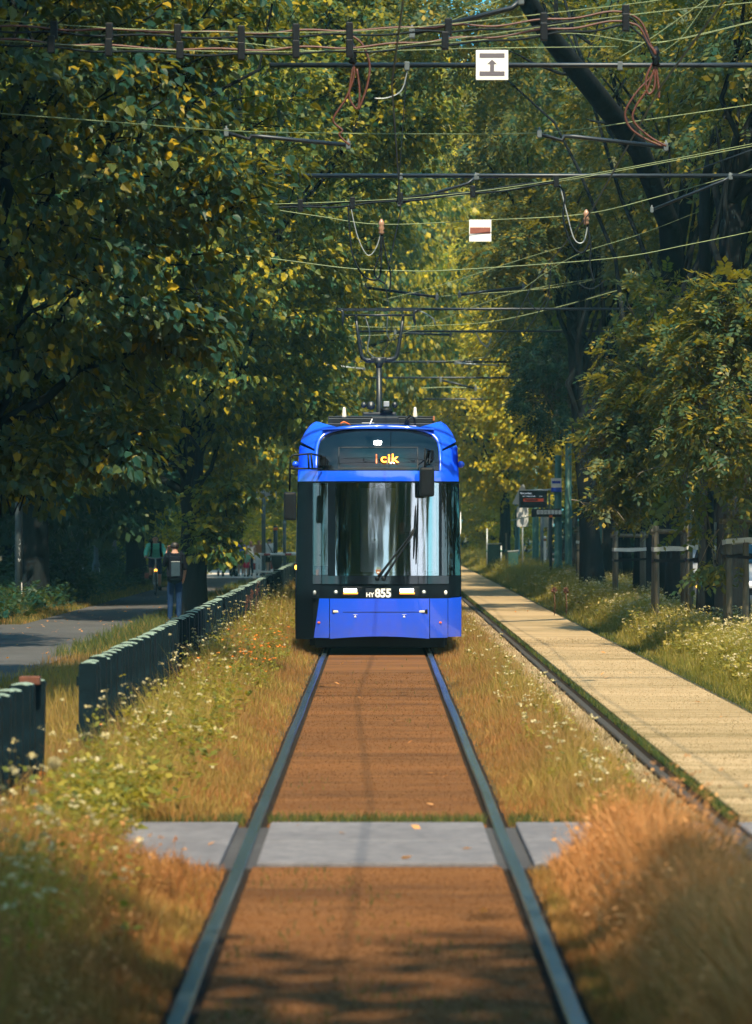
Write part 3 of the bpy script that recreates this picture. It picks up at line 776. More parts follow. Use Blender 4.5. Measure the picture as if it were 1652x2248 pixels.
# ------------------------------------------------------------------ trees
def leaf_cloud(rng, C, N, per, spread, L, W, kind='linden', droop=0.6):
    """leaves in sprays round the points C; N are outward directions"""
    n = len(C) * per
    ci = np.repeat(np.arange(len(C)), per)
    nout = N[ci]
    off = rng.normal(0, 1, (n, 3)); off /= np.linalg.norm(off, axis=1)[:, None]
    off *= (rng.uniform(0, 1, n) ** 0.5)[:, None] * spread[ci][:, None] if hasattr(spread, '__len__') else (rng.uniform(0, 1, n) ** 0.5 * spread)[:, None]
    off[:, 2] *= 0.5
    P = C[ci] + off
    hor = np.linalg.norm(off[:, :2], axis=1)
    P[:, 2] -= hor * hor * 0.5 * droop
    d = nout * 0.55 + off / (np.linalg.norm(off, axis=1)[:, None] + 1e-6) * 0.55 + rng.normal(0, 0.45, (n, 3))
    d[:, 2] -= droop
    d /= np.linalg.norm(d, axis=1)[:, None]
    nor = nout * 0.6 + np.array([0, 0, 0.8]) + rng.normal(0, 0.45, (n, 3))
    s = np.cross(d, nor); s /= np.linalg.norm(s, axis=1)[:, None] + 1e-6
    nn = np.cross(s, d)
    sz = rng.uniform(0.45, 1.3, n)[:, None]
    d, s, nn = d * sz, s * sz, nn * sz
    if kind == 'linden':
        V = np.stack([P, P + d * L * 0.25 - s * W * 0.5 + nn * L * 0.10, P + d * L * 0.68 - s * W * 0.36 + nn * L * 0.06, P + d * L - nn * L * 0.12,
                      P + d * L * 0.68 + s * W * 0.36 + nn * L * 0.06, P + d * L * 0.25 + s * W * 0.5 + nn * L * 0.10], 1).reshape(-1, 3)
        o = (np.arange(n) * 6)[:, None]
        return V, np.concatenate([o + np.array([[0, 3, 2, 1]]), o + np.array([[0, 5, 4, 3]])])
    if kind == 'simple':
        V = np.stack([P, P + d * L * 0.45 - s * W * 0.5, P + d * L, P + d * L * 0.45 + s * W * 0.5], 1).reshape(-1, 3)
        o = (np.arange(n) * 4)[:, None]
        return V, o + np.array([[0, 3, 2, 1]])
    # 'ash': a frond of paired narrow leaflets
    nl = 9
    Vs = []
    for k in range(nl):
        f = (k // 2) / (nl // 2)
        side = 0 if k == nl - 1 else (1 if k % 2 else -1)
        b = P + d * (L * f) - np.array([0, 0, 1]) * (L * 0.22 * f * f)
        ld = d * 0.55 + s * side * 0.85 if side else d
        ld = ld + rng.normal(0, 0.12, (n, 3))
        lw = np.cross(nn, ld)
        ll = L * 0.46; ww = W
        Vs.append(np.stack([b, b + ld * ll * 0.5 + lw * ww, b + ld * ll, b + ld * ll * 0.5 - lw * ww], 1).reshape(-1, 3))
    V = np.concatenate(Vs)
    return V, np.arange(len(V)).reshape(-1, 4)


def crown_points(rng, n, c, r, inner=0.35, lump=0.22, low=None, seed=0):
    """spray positions in the volume of a lumpy ellipsoid"""
    v = rng.normal(0, 1, (n, 3)); v /= np.linalg.norm(v, axis=1)[:, None]
    rs = np.random.default_rng(seed + 77)
    k = np.zeros(n)
    for j in range(9):
        w = rs.normal(0, 1, 3); w /= np.linalg.norm(w)
        k += np.clip((v @ w - 0.55) / 0.45, 0, 1) * rs.uniform(-0.8, 1.0)
    rad = (inner + (1 - inner) * rng.uniform(0, 1, n) ** 0.45) * (1 + lump * k)
    P = np.asarray(c) + v * rad[:, None] * np.asarray(r)
    if low is not None:
        P[:, 2] = np.maximum(P[:, 2], low + rng.uniform(0, 0.5, n))
    return P, v


def limb_path(a, b, rng, n=6, sag=0.15):
    a, b = Vector(a), Vector(b)
    L = (b - a).length
    return [a.lerp(b, i / n) + Vector((rng.normal(0, 0.035 * L), rng.normal(0, 0.035 * L), math.sin(math.pi * i / n) * sag * L * 0.4 + rng.normal(0, 0.02 * L))) * (1 if 0 < i < n else 0) for i in range(n + 1)]


def trunk_mesh(mb, rng, h, r, limbs, top, lean=(0, 0), n=12):
    pts = [Vector((lean[0] * (i / 8) ** 1.3 + rng.normal(0, r * 0.08), lean[1] * (i / 8) + rng.normal(0, r * 0.08), -0.25 + (h + 0.25) * i / 8)) for i in range(9)]
    rad = [r * (1.45 if i == 0 else 1.12 if i == 1 else 1.0 - 0.35 * i / 8) for i in range(9)]
    mb.tube(pts, rad, n)
    tp = pts[-1]
    for (e, rr) in limbs:
        st = pts[rng.integers(5, 9)]
        mb.tube(limb_path(st, e, rng), [rr * (1 - 0.8 * i / 6) for i in range(7)], 6, caps=False)
    if top is not None:
        mb.tube(limb_path(tp, top, rng, 6, 0), [r * 0.62 * (1 - 0.85 * i / 6) for i in range(7)], 8)


def make_tree(name, label, cat, loc, h_trunk, r_trunk, c, r, n_sprays, per, spread, L, W, kind, lm, seed, group, low=None, n_limbs=16, lean=(0, 0), extra=None, droop=0.6, bark=None, inner=0.35, rz=0.0, lump=0.22, twigs=False):
    rng = np.random.default_rng(seed)
    t = thing(name, label, cat, loc, rz, group)
    P, N = crown_points(rng, n_sprays, c, r, inner, lump, low, seed)
    if extra is not None:
        for (ec, er, en) in extra:
            P2, N2 = crown_points(rng, en, ec, er, 0.1, 0.2, None, seed + 5)
            P = np.concatenate([P, P2]); N = np.concatenate([N, N2])
    V, Q = leaf_cloud(rng, P, N, per, spread, L, W, kind, droop)
    link("crown", np_mesh("crown", V, quads=Q, mats=[lm]), t)
    mb = MB()
    pick = rng.choice(len(P), n_limbs, replace=False)
    if extra is not None: pick = np.concatenate([pick, len(P) - 1 - np.arange(0, min(8, len(extra) * 3))])
    limbs = [(Vector(P[i]), r_trunk * rng.uniform(0.16, 0.34)) for i in pick]
    if twigs:
        for p_, n_ in zip(P, N):
            a = Vector(p_) - Vector(n_) * rng.uniform(0.35, 0.8) - Vector((0, 0, rng.uniform(0.1, 0.35))); e = Vector(p_) + Vector((rng.normal(0, 0.2), rng.normal(0, 0.2), -0.1))
            mb.tube([a, a.lerp(e, 0.5) + Vector((0, 0, 0.06)), e], [0.012, 0.008, 0.003], 4, caps=False)
    trunk_mesh(mb, rng, h_trunk, r_trunk, limbs, Vector((c[0], c[1], c[2] + r[2] * 0.6)), lean)
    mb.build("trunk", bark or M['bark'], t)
    return t


def put(proto, x, y, rz=0.0, s=1.0, label=None, sz=None, group=None, dz=0.0, lean=0.0):
    o = copy_tree(proto)
    o.location = (x, y, float(gz(x, y)) - 0.05 + dz)
    o.rotation_euler = (0, lean, rz); o.scale = (s, s, sz or s)
    if label: o["label"] = label
    if group: o["group"] = group
    return o

G_L = "avenue trees left of the tram tracks"
G_R = "avenue trees right of the tram tracks"
G_W = "trees of the wood behind the avenue"
G_B = "street trees behind the viewpoint"

# near left linden: trunk just outside the picture, low drooping sprays reaching in
near = make_tree("linden_tree", "near linden drooping large leaves over the left fence and path", "tree", (-4.6, 35, -0.09),
                 3.2, 0.22, (-0.2, 0.3, 6.7), (3.4, 3.7, 4.3), 900, 42, 0.42, 0.13, 0.10, 'linden', M['leaf_linden'], 11, G_L, low=2.2, n_limbs=30, twigs=True,
                 extra=[((2.75, -0.5, 5.55), (0.6, 0.6, 0.4), 18), ((2.5, 0, 6.9), (0.5, 0.5, 0.5), 14), ((2.35, -0.3, 4.15), (0.6, 0.6, 0.45), 16), ((1.85, -0.5, 2.9), (0.5, 0.5, 0.4), 16), ((0.5, -0.5, 2.5), (1.4, 0.8, 0.4), 30)])
# second left linden with its trunk between path and fence
p = at(424, 1340, 64)
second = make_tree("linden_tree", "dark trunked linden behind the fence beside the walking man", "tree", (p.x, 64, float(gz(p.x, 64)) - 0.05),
                   4.2, 0.29, (0.25, 0.5, 8.4), (3.35, 4.2, 5.6), 950, 40, 0.5, 0.15, 0.115, 'linden', M['leaf_far'], 12, G_L, low=2.9, n_limbs=30, twigs=True,
                   extra=[((0.45, -0.35, 1.75), (0.5, 0.3, 0.55), 22), ((0.7, -0.3, 2.6), (0.6, 0.4, 0.4), 16), ((2.2, 0, 4.2), (0.7, 0.7, 0.8), 24), ((3.9, 1.5, 10.6), (1.6, 1.6, 1.4), 90), ((3.3, 1.5, 12.1), (1.9, 1.4, 1.2), 100), ((3.7, 2.0, 13.6), (2.4, 1.4, 1.0), 80), ((-1.6, 0, 3.2), (1.4, 1.0, 0.5), 30)])

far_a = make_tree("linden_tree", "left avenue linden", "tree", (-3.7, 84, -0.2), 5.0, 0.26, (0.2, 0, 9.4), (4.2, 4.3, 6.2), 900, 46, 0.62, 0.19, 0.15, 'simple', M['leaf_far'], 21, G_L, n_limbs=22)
far_b = make_tree("linden_tree", "left avenue linden", "tree", (-3.7, 98, -0.2), 4.6, 0.28, (0, 0, 9.0), (4.5, 4.5, 6.4), 900, 46, 0.62, 0.19, 0.15, 'simple', M['leaf_lit'], 22, G_L, n_limbs=22)
far_c = make_tree("ash_tree", "right avenue ash", "tree", (5.2, 75, 0), 6.4, 0.29, (-0.2, 0, 10.6), (4.2, 4.4, 5.8), 900, 10, 0.6, 0.30, 0.032, 'ash', M['leaf_ash'], 23, G_R, n_limbs=22)
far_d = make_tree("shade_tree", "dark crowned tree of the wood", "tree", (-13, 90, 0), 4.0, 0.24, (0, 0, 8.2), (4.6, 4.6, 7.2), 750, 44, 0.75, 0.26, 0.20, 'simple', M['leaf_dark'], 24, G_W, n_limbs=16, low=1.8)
far_a["label"] = "linden second behind the fence trunk, its crown over the tram roof"
far_b["label"] = "sunlit linden third in the left row, yellow leaves above the tram"
far_b.location = (-7.7, 101, -0.23)
far_a.location = (-4.95, 84, -0.2)
ORD = ["fourth", "fifth", "sixth", "seventh", "eighth", "ninth", "tenth", "eleventh"]
for i, (y, pr) in enumerate([(116, far_a), (132, far_b), (150, far_a), (168, far_b)]):
    put(pr, (-2.3, -2.6, -3.0, -3.2)[i], y, 1.3 * i + 0.7, 1.1 + 0.08 * (i % 3), "linden %s in the left row, its crown deep behind the pantograph" % ORD[i], sz=1.6 + 0.2 * i)

# outer left row beyond the path
for i, (px, y, w, pr) in enumerate([(72, 78, 1.0, far_d), (302, 108, 1.15, far_a), (108, 92, 0.9, far_d), (225, 124, 0.9, far_d), (20, 97, 1.0, far_d)]):
    x = (px - 828) / F * y
    put(pr, x, y, 0.9 * i, w, ["thick trunked tree between the grey poles left of the path", "leaning dark tree beside the cyclist", "tree second among the trunks left of the path",
        "slim far trunk between the left lamp posts", "tree at the left picture edge behind the grey pole"][i], group="trees left of the path")

# right row, trunks measured one by one
LR = ["thick near trunk behind the staked sapling at the right edge", "slender near trunk left of the thick right edge trunk", "trunk with a limb leaning left over the tracks",
      "slim trunk left of the parked silver car", "broad pale grey trunk in the middle of the right row", "trunk standing behind the broad right row trunk", "tall bare trunk nearest the tram stop in the right row"]
SPR = dict(n_sprays=520, per=10, spread=0.5, L=0.27, W=0.028, kind='ash', lm=M['leaf_ash'], group=G_R)
right_trunks = [(1605, 48, 0.245, 101), (1550, 49, 0.13, 102), (1487, 58, 0.20, 103), (1456, 62, 0.17, 104), (1417, 66, 0.21, 105), (1342, 84, 0.27, 106), (1304, 75, 0.27, 107)]
for i, (px, y, r, sd) in enumerate(right_trunks):
    x = (px - 828) / F * y
    if i in (0, 2, 5, 6):
        make_tree("ash_tree", LR[i], "tree", (x, y, float(gz(x, y)) - 0.05), 6.6, r, ([2.5, 0, 1.7, 0, 0, 1.5, 0.2][i], (1.2, 0, 0.2, 0, 0, 0.2, 0.2)[i], (10.8, 0, 11.4, 0, 0, 12.0, 12.6)[i]), ((3.3, 3.6, 4.9), 0, (2.9, 3.2, 4.6), 0, 0, (3.3, 3.6, 4.9), (3.3, 3.4, 4.6))[i], seed=sd, n_limbs=14, lean=(-0.5, 0) if i == 6 else (0, 0),
                  low=(5.2, 0, 6.8, 0, 0, 7.5, 7.9)[i], extra=[((-2.4, 0.8, 11.0), (1.4, 1.2, 1.6), 60), ((-1.6, -0.6, 8.2), (1.5, 1.2, 1.2), 80), ((0.2, -1.2, 9.0), (1.2, 1.0, 1.0), 50)] if i == 6 else [((-3.9, 3.0, 11.4), (1.9, 1.6, 1.5), 110), ((-3.0, 3.5, 13.4), (2.2, 1.4, 1.1), 80)] if i == 2 else None, **SPR)
    else:
        make_tree("ash_tree", LR[i], "tree", (x, y, float(gz(x, y)) - 0.05), 7.0, r, (2.0 if i == 1 else 0.6, 0.8, 9.8), (2.2, 2.4, 4.0), seed=sd, n_limbs=8, low=6.0, **dict(SPR, n_sprays=240))
# the leaning limb of the third trunk
x3 = (1487 - 828) / F * 58
lean_tree = [o for o in COL.objects if o.get("label") == LR[2]][0]
mb = MB()
pts = [Vector((0.0, 0, 5.6)), Vector((-0.15, -0.2, 7.2)), at(1405, 335, 55.5) - Vector((x3, 58, 0)), at(1320, 225, 53.5) - Vector((x3, 58, 0)), at(1215, 95, 52) - Vector((x3, 58, 0)), at(1140, -20, 51) - Vector((x3, 58, 0)), at(1080, -180, 50) - Vector((x3, 58, 0))]
mb.tube(pts, [0.22, 0.21, 0.19, 0.18, 0.165, 0.145, 0.09], 10)
rng = np.random.default_rng(8)
for k in range(7):
    a = pts[2 + k % 4]
    mb.tube(limb_path(a, a + Vector((rng.uniform(-1.6, 0.6), rng.uniform(-0.8, 0.8), rng.uniform(0.2, 1.6))), rng), [0.05 * (1 - 0.8 * i / 6) for i in range(7)], 6, caps=False)
mb.build("limb", M['bark'], lean_tree)
for i, (x, y, pr, s) in enumerate([(7.0, 92, far_c, 1.0), (7.5, 113, far_b, 0.95), (7.8, 128, far_c, 1.05), (5.7, 142, far_b, 1.0), (6.0, 160, far_b, 1.1)]):
    put(pr, x, y, 1.1 * i + 0.3, s, "tree %s in the right row, its crown over the tram stop" % ORD[i + 3], group=G_R)
far_c.location = (7.6, 99, 0); far_c["label"] = "tall ash standing behind the tram stop display board"

# across the road and beyond the end of the street
WN = np.random.default_rng(3)
for (x, y, pr, s) in [(13.5, 70, far_d, 0.95), (14, 84, far_c, 1.1), (13.6, 100, far_d, 1.0), (14.5, 116, far_b, 1.0), (14, 134, far_d, 1.1), (17, 92, far_d, 1.2), (18, 124, far_d, 1.2),
                      (-14, 100, far_d, 1.1), (-13.5, 128, far_d, 1.1), (-16, 116, far_d, 1.2), (-10.5, 146, far_d, 1.0), (-7.0, 164, far_b, 0.9), (-14, 155, far_b, 1.2)]:
    put(pr, x, y, WN.uniform(0, 6), s, "dark tree of the shaded wood behind the avenue" if pr is far_d else "paler tree of the wood behind the avenue", group=G_W)

put(far_a, 9.0, 82, 2.0, 1.45, "tall broad tree high behind the right row", group=G_W); put(far_a, -8.2, 76, 4.0, 1.45, "tall broad tree high above the left path", group=G_W)
# end of the street: the row closes where the tracks bend away
for (x, y, s) in [(-9, 186, 1.0), (-3.5, 190, 1.05), (2.0, 187, 0.95), (7.0, 184, 1.0), (12.0, 186, 1.05), (17, 178, 1.1), (22, 184, 1.1)]:
    put(far_b, x, y, WN.uniform(0, 6), s * 1.15, "sunlit yellow green tree closing the far end of the street", sz=2.3, group="trees at the far end of the street", dz=-3.0)
for (x, y) in [(-26, 250), (-17, 246), (-8, 252), (1, 247), (10, 251), (19, 246), (28, 250), (37, 250), (-3, 262), (5, 264), (-12, 266), (14, 262)]:
    put(far_d if x in (-26, -17, 37, 28) else far_a, x, y, WN.uniform(0, 6), 2.0, "tall tree far behind the end of the street", sz=3.0, group="tall trees far behind the end of the street", dz=-6)
# trees along the street behind the viewpoint: they shade the foreground and show in the windscreen
for (x, y, s, sz) in [(-4.3, 1.4, 1.35, 1.42), (5.5, 0.6, 1.35, 1.42), (-3.8, -4.0, 1.2, 1.4), (-6.2, 27, 1.0, 1.35), (-6.8, -8, 1.0, 1.1), (8.8, -10, 1.0, 1.1), (-6.8, -22, 1.0, 1.1), (9.0, -26, 1.0, 1.1), (-7.0, -38, 1.1, 1.1), (9.2, -44, 1.1, 1.1), (-7.2, -56, 1.2, 1.1), (9.4, -66, 1.2, 1.1), (-8.6, 47, 0.95, 1.0), (12.5, 30, 1.0, 1.1), (13, 44, 1.0, 1.1), (-9, -14, 1.1, 1.2), (-9, 4, 1.0, 1.2), (-9.5, 20, 0.9, 1.1), (-11.2, 65, 0.95, 1.0), (-11.5, 36, 0.9, 1.1), (11, -2, 1.0, 1.1), (-11, 52, 1.0, 1.0)]:
    put(far_a, x, y, WN.uniform(0, 6), s, "street tree standing behind or beside the viewpoint, outside the picture", sz=sz, group=G_B)


def bush(name, label, x, y, r, hz, seed, m, n=120, group=None, L=0.14):
    rng = np.random.default_rng(seed)
    t = thing(name, label, "bush", (x, y, float(gz(x, y)) - 0.05), 0, group)
    P, N = crown_points(rng, n, (0, 0, hz * 0.5), (r, r, hz * 0.55), 0.2, 0.3, None, seed)
    P[:, 2] = np.abs(P[:, 2])
    V, Q = leaf_cloud(rng, P, N, 44, 0.35, L, L * 0.7, 'simple', 0.2)
    link("foliage", np_mesh("foliage", V, quads=Q, mats=[m]), t)
    mb = MB()
    for k in range(9):
        mb.tube(limb_path((rng.normal(0, 0.08), rng.normal(0, 0.08), -0.1), P[rng.integers(0, len(P))], rng), [0.03 * (1 - 0.8 * i / 6) for i in range(7)], 5, caps=False)
    mb.build("stem", M['bark'], t)
    return t
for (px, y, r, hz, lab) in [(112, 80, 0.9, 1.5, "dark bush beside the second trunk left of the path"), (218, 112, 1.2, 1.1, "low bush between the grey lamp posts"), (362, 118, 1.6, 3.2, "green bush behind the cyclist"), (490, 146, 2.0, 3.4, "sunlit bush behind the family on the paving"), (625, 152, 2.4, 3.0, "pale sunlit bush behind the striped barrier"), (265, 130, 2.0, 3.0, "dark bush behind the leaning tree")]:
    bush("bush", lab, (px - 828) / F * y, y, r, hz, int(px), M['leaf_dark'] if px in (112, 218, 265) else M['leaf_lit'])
for i, (px, y, r, hz) in enumerate([(690, 176, 3.0, 7.5), (760, 180, 3.0, 7.0), (830, 182, 3.0, 7.5), (900, 180, 3.0, 7.0), (965, 178, 2.8, 7.5), (1020, 176, 2.8, 7.0), (1080, 178, 3.0, 7.0), (1150, 172, 3.0, 6.5), (620, 170, 3.0, 6.5), (560, 166, 3.0, 6.0)]):
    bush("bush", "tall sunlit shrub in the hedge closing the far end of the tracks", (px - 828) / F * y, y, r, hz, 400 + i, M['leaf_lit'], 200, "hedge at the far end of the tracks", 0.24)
for i, (px, y, r, hz) in enumerate([(1040, 168, 2.0, 4.5), (1085, 160, 1.6, 3.6), (1130, 150, 1.6, 5.5)]):
    bush("bush", ["sunlit bush beside the far end of the pale track", "yellow green bush left of the bins at the tram stop", "tall bush behind the triangular sign"][i], (px - 828) / F * y, y, r, hz, 300 + i, M['leaf_lit'], 160)
for i, (px, y, r, hz) in enumerate([(1500, 95, 2.2, 2.6), (1390, 105, 2.4, 2.6), (1290, 120, 2.6, 2.8), (1640, 88, 2.2, 2.6), (1230, 135, 2.4, 3.0)]):
    bush("bush", "dark roadside bush behind the trunks of the right row", (px - 828) / F * y + 2.0, y, r, hz, 320 + i, M['leaf_dark'], 110, "dark bushes beyond the road", 0.2)
for i, (x, y, r, hz) in enumerate([(-17, 84, 2.6, 2.4), (-13, 96, 2.4, 2.2), (-16, 108, 2.8, 2.6), (-12.5, 118, 2.2, 2.2), (-9.5, 74 + 60, 2.0, 2.2)]):
    bush("bush", "dark undergrowth bush in the shade left of the path", x, y, r, hz, 340 + i, M['leaf_dark'], 110, "undergrowth left of the path", 0.2)


# ------------------------------------------------------------------ young staked trees on the right
def sapling(px, y, cx, cy, rx, rz, label, seed, kind_m='leaf_ash', n=150, r=0.055, extra=None):
    x = (px - 828) / F * y
    g = float(gz(x, y)) - 0.05
    c = at(cx, cy, y)
    return make_tree("young_tree", label, "young tree", (x, y, g), c.z - g - 0.6, r, (c.x - x, 0, c.z - g), (rx, rx * 1.05, rz), n, 9, 0.36, 0.22, 0.024, 'ash', M[kind_m], seed,
                     "young staked trees in the right verge", n_limbs=18, twigs=True, bark=M['bark_young'], inner=0.2, extra=extra, lump=0.6)
sapling(1638, 44.5, 1585, 830, 0.95, 1.75, "staked sapling with a pale thin trunk at the right edge", 201, n=240, r=0.05)
sapling(1503, 52.5, 1440, 890, 0.98, 1.85, "widest staked sapling, olive leaves hanging left in front of the broad trunks", 202, n=300, extra=[((-1.2, 0, 3.3), (0.35, 0.4, 0.8), 40), ((-1.25, 0, 2.15), (0.3, 0.3, 0.18), 12)])
sapling(1420, 66, 1418, 990, 0.6, 1.0, "smaller staked sapling behind the leftward hanging leaves", 203, n=90)
sapling(1276, 81, 1214, 830, 0.95, 1.5, "dark leaved staked sapling left of the tall bare trunk", 204, 'leaf_dark', n=170)


def stake_frame(label, px0, px1, ptop, y, n_cross=1, bars=((0.0, 0.045),), tape=True, tilt=0.02):
    """four round stakes with rails and a pale binding tape round a young tree"""
    a = at(px0, ptop, y); b = at(px1, ptop, y)
    x = (a.x + b.x) / 2; g = float(gz(x, y)) - 0.05
    t = thing("tree_stake_frame", label, "tree stakes", (x, y, g), group="stake frames round the young trees")
    hw = (b.x - a.x) / 2; hh = a.z - g
    rng = np.random.default_rng(int(px0))
    for sx in (-1, 1):
        for sy in (-1, 1):
            dx = rng.normal(0, tilt)
            mb = MB(); mb.tube([(sx * hw + dx, sy * hw * 0.8, -0.3), (sx * hw + dx * 0.4, sy * hw * 0.8, hh * 0.5), (sx * hw, sy * hw * 0.8, hh + rng.uniform(0, 0.05))], [0.045, 0.043, 0.04], 8)
            mb.build("stake", M['stake'], t)
    for sy in (-1, 1):
        mb = MB(); mb.tube([(-hw - 0.09, sy * (hw * 0.8 + 0.045 * sy * 0), hh - 0.07), (hw + 0.09, sy * hw * 0.8, hh - 0.08)], 0.042, 8); mb.build("crossbar", M['stake'], t)
    for sx in (-1, 1):
        mb = MB(); mb.tube([(sx * hw, -hw * 0.8, hh - 0.16), (sx * hw, hw * 0.8, hh - 0.16)], 0.035, 8); mb.build("crossbar", M['stake'], t)
    e = 0.05; w = hw + e; d = hw * 0.8 + e
    ring = [(-w, -d), (0, -d + 0.01), (w, -d), (w, d), (0, d), (-w, d)]
    for nm, z0, z1, m in (("tape", hh - 0.39, hh - 0.32, M['tape']), ("strap", hh - 0.58, hh - 0.535, M['black'])):
        mb = MB(); n = len(ring); vs = []
        for k, (rx, ry) in enumerate(ring):
            o = rng.normal(0, 0.012)
            vs += [(rx, ry, z0 + o), (rx, ry, z1 + o), (rx * 0.985, ry * 0.985, z0 + o), (rx * 0.985, ry * 0.985, z1 + o)]
        fs = []
        for k in range(n):
            i = 4 * k; j = 4 * ((k + 1) % n)
            fs += [(i, j, j + 1, i + 1), (i + 2, i + 3, j + 3, j + 2), (i + 1, j + 1, j + 3, i + 3), (i, i + 2, j + 2, j)]
        mb.add(vs, fs); mb.build(nm, m, t)
stake_frame("stake frame with weathered posts round the sapling at the right edge", 1598, 1680, 1133, 44.5)
stake_frame("dark stake frame left of the parked car, nearest the middle of the row", 1440, 1503, 1157, 52)
stake_frame("stake frame in front of the slender trunk beside the headlight", 1513, 1566, 1152, 50)
stake_frame("stake frame with one light brown front bar left of the broad trunk", 1352, 1412, 1168, 65)
stake_frame("small far stake frame left of the tall bare trunk", 1270, 1293, 1160, 81)
# ------------------------------------------------------------------ the tram
TY = 45.0
tram = thing("tram", "blue low floor tram with black front and raised pantograph on the brown track", "tram", (0.02, TY, 0))


def YF(x, z):
    a = abs(x) / 1.19
    y = 0.40 * a ** 3.2
    if z < 0.8: y += 0.05 * (0.8 - z) / 0.6
    elif z < 2.45: y += 0.085 * (z - 0.8) / 1.65
    else: y += 0.085 + 0.62 * ((z - 2.45) / 0.85) ** 1.7
    return y


def L(a, b, t): return a + (b - a) * t
def fn(v): return v if callable(v) else (lambda t: v)


def panel(name, m, xl, xr, zb, zt, off=0.0, th=0.03, nu=14, nv=10, parent=None, label=None):
    """piece of the curved front between x limits (functions of height 0..1) and z limits (functions of width 0..1)"""
    xl, xr, zb, zt = fn(xl), fn(xr), fn(zb), fn(zt)
    mb = MB()
    def f(u, v):
        x = L(xl(v), xr(v), u); z = L(zb(u), zt(u), v)
        return (x, YF(x, z) - off, z)
    mb.sheet(f, nu, nv, th)
    o = mb.build(name, m, parent or tram)
    if label: o["label"] = label
    return o


def rbox(name, m, x0, x1, z0, z1, off, th, parent=None, bev=0.012, y=None):
    yy = (max(YF(x0, z0), YF(x1, z1)) if y is None else y) - off
    mb = MB(); mb.box(x0, x1, yy - th, yy, z0, z1, bev)
    return mb.build(name, m, parent or tram)

# body shell: cross section run along the car
sec = [(-1.185, 0.24), (-1.185, 0.7), (-1.17, 1.6), (-1.145, 2.55), (-1.125, 2.95), (-1.06, 3.13), (-0.89, 3.31), (-0.74, 3.26), (-0.5, 3.22), (0.5, 3.22), (0.74, 3.26), (0.89, 3.31), (1.06, 3.13), (1.125, 2.95), (1.145, 2.55), (1.17, 1.6), (1.185, 0.7), (1.185, 0.24)]
SECT = [(0.42, 12.0), (12.8, 22.0), (22.8, 34.0)]
for k, (a, b) in enumerate(SECT):
    mb = MB(); n = len(sec)
    ysn = np.linspace(a, b, 9)
    if k == 0: ysn = np.concatenate([[a, 0.9, 1.6], np.linspace(2.4, b, 7)])
    vs = [(x, y, z) for y in ysn for (x, z) in sec]
    fs = []
    for i in range(len(ysn) - 1):
        for j in range(n - 1):
            # the front shoulders start behind the raked cap
            fs.append((i * n + j, (i + 1) * n + j, (i + 1) * n + j + 1, i * n + j + 1))
    if k == 0:
        cut = {(0, j) for j in range(4, 13)}
        fs = [f for idx, f in enumerate(fs) if (idx // (n - 1), idx % (n - 1)) not in cut]
    mb.add(vs, fs, False)
    mb.add([(-1.16, b, 0.3), (1.16, b, 0.3), (1.1, b, 3.1), (-1.1, b, 3.1)], [(0, 1, 2, 3)])
    mb.box(-1.1, 1.1, a + 0.5, b - 0.02, 0.26, 0.34)
    o = mb.build("body_shell", M['blue'], tram)
    # glazed band, doors, skirt line along both sides
    for sx in (-1, 1):
        x = lambda z: sx * (1.185 - 0.022 * max(0, (z - 0.7)) + 0.006)
        mb = MB()
        mb.sheet(lambda u, v: (x(L(0.95, 2.5, v)), L(a + 0.02, b - 0.2, u), L(0.95, 2.5, v)), 6, 3, -0.012 * sx, tv=(1, 0, 0))
        mb.build("window_band", M['black_gloss'], tram)
        yd = a + (1.0 if k == 0 else 2.5)
        while yd < b - 2:
            mb = MB()
            mb.sheet(lambda u, v: (x(L(0.32, 2.4, v)) + sx * 0.006, L(yd, yd + 1.3, u), L(0.32, 2.4, v)), 2, 4, -0.012 * sx, tv=(1, 0, 0))
            d = mb.build("door", M['black_gloss'], tram)
            mb = MB(); mb.tube([(x(0.9) + sx * 0.03, yd + 0.62, 0.9), (x(1.9) + sx * 0.03, yd + 0.62, 1.9)], 0.012, 6); mb.build("handle", M['galv'], d)
            yd += 4.6
for (a, b) in ((12.0, 12.8), (22.0, 22.8)):
    mb = MB()
    for i in range(8):
        y0 = a + (b - a) * i / 8
        mb.prism([(x * (0.97 if i % 2 else 0.93), z * (0.99 if i % 2 else 0.975)) for x, z in sec], y0, y0 + (b - a) / 8)
    mb.build("bellows", M['black'], tram)
# underframe and wheels
mb = MB(); mb.box(-0.98, 0.98, 0.55, 33.5, 0.10, 0.26); mb.box(-0.9, 0.95, 0.42, 0.7, 0.075, 0.24, 0.02); mb.build("underframe", M['black'], tram)
for y in (2.4, 4.2, 15.5, 17.3, 28.5, 30.3):
    for sx in (-1, 1):
        mb = MB(); mb.lathe([(0.05, -0.06), (0.27, -0.06), (0.30, -0.05), (0.29, 0.05), (0.1, 0.06)], 24, (sx * 0.74, y, 0.295), Matrix.Rotation(math.pi / 2, 3, 'Y')); mb.build("wheel", M['rail_side'], tram)

# bumper: blue lower panels with seams
ZB = lambda u: 0.215 + 0.035 * math.sin(math.pi * u)
bump = panel("bumper", M['blue_front'], -0.685, 0.722, ZB, 0.785, 0.012, 0.05, 22, 8)
panel("corner_panel", M['blue_front'], lambda v: L(-0.915, -0.835, v), -0.695, 0.225, 0.785, 0.004, 0.04, 8, 8)
panel("corner_panel", M['blue_front'], 0.732, 0.985, 0.225, 0.785, 0.004, 0.04, 8, 8)
panel("corner_panel", M['blue_front'], 0.992, 1.182, 0.235, lambda u: L(0.785, 0.80, u), 0.0, 0.04, 8, 8)
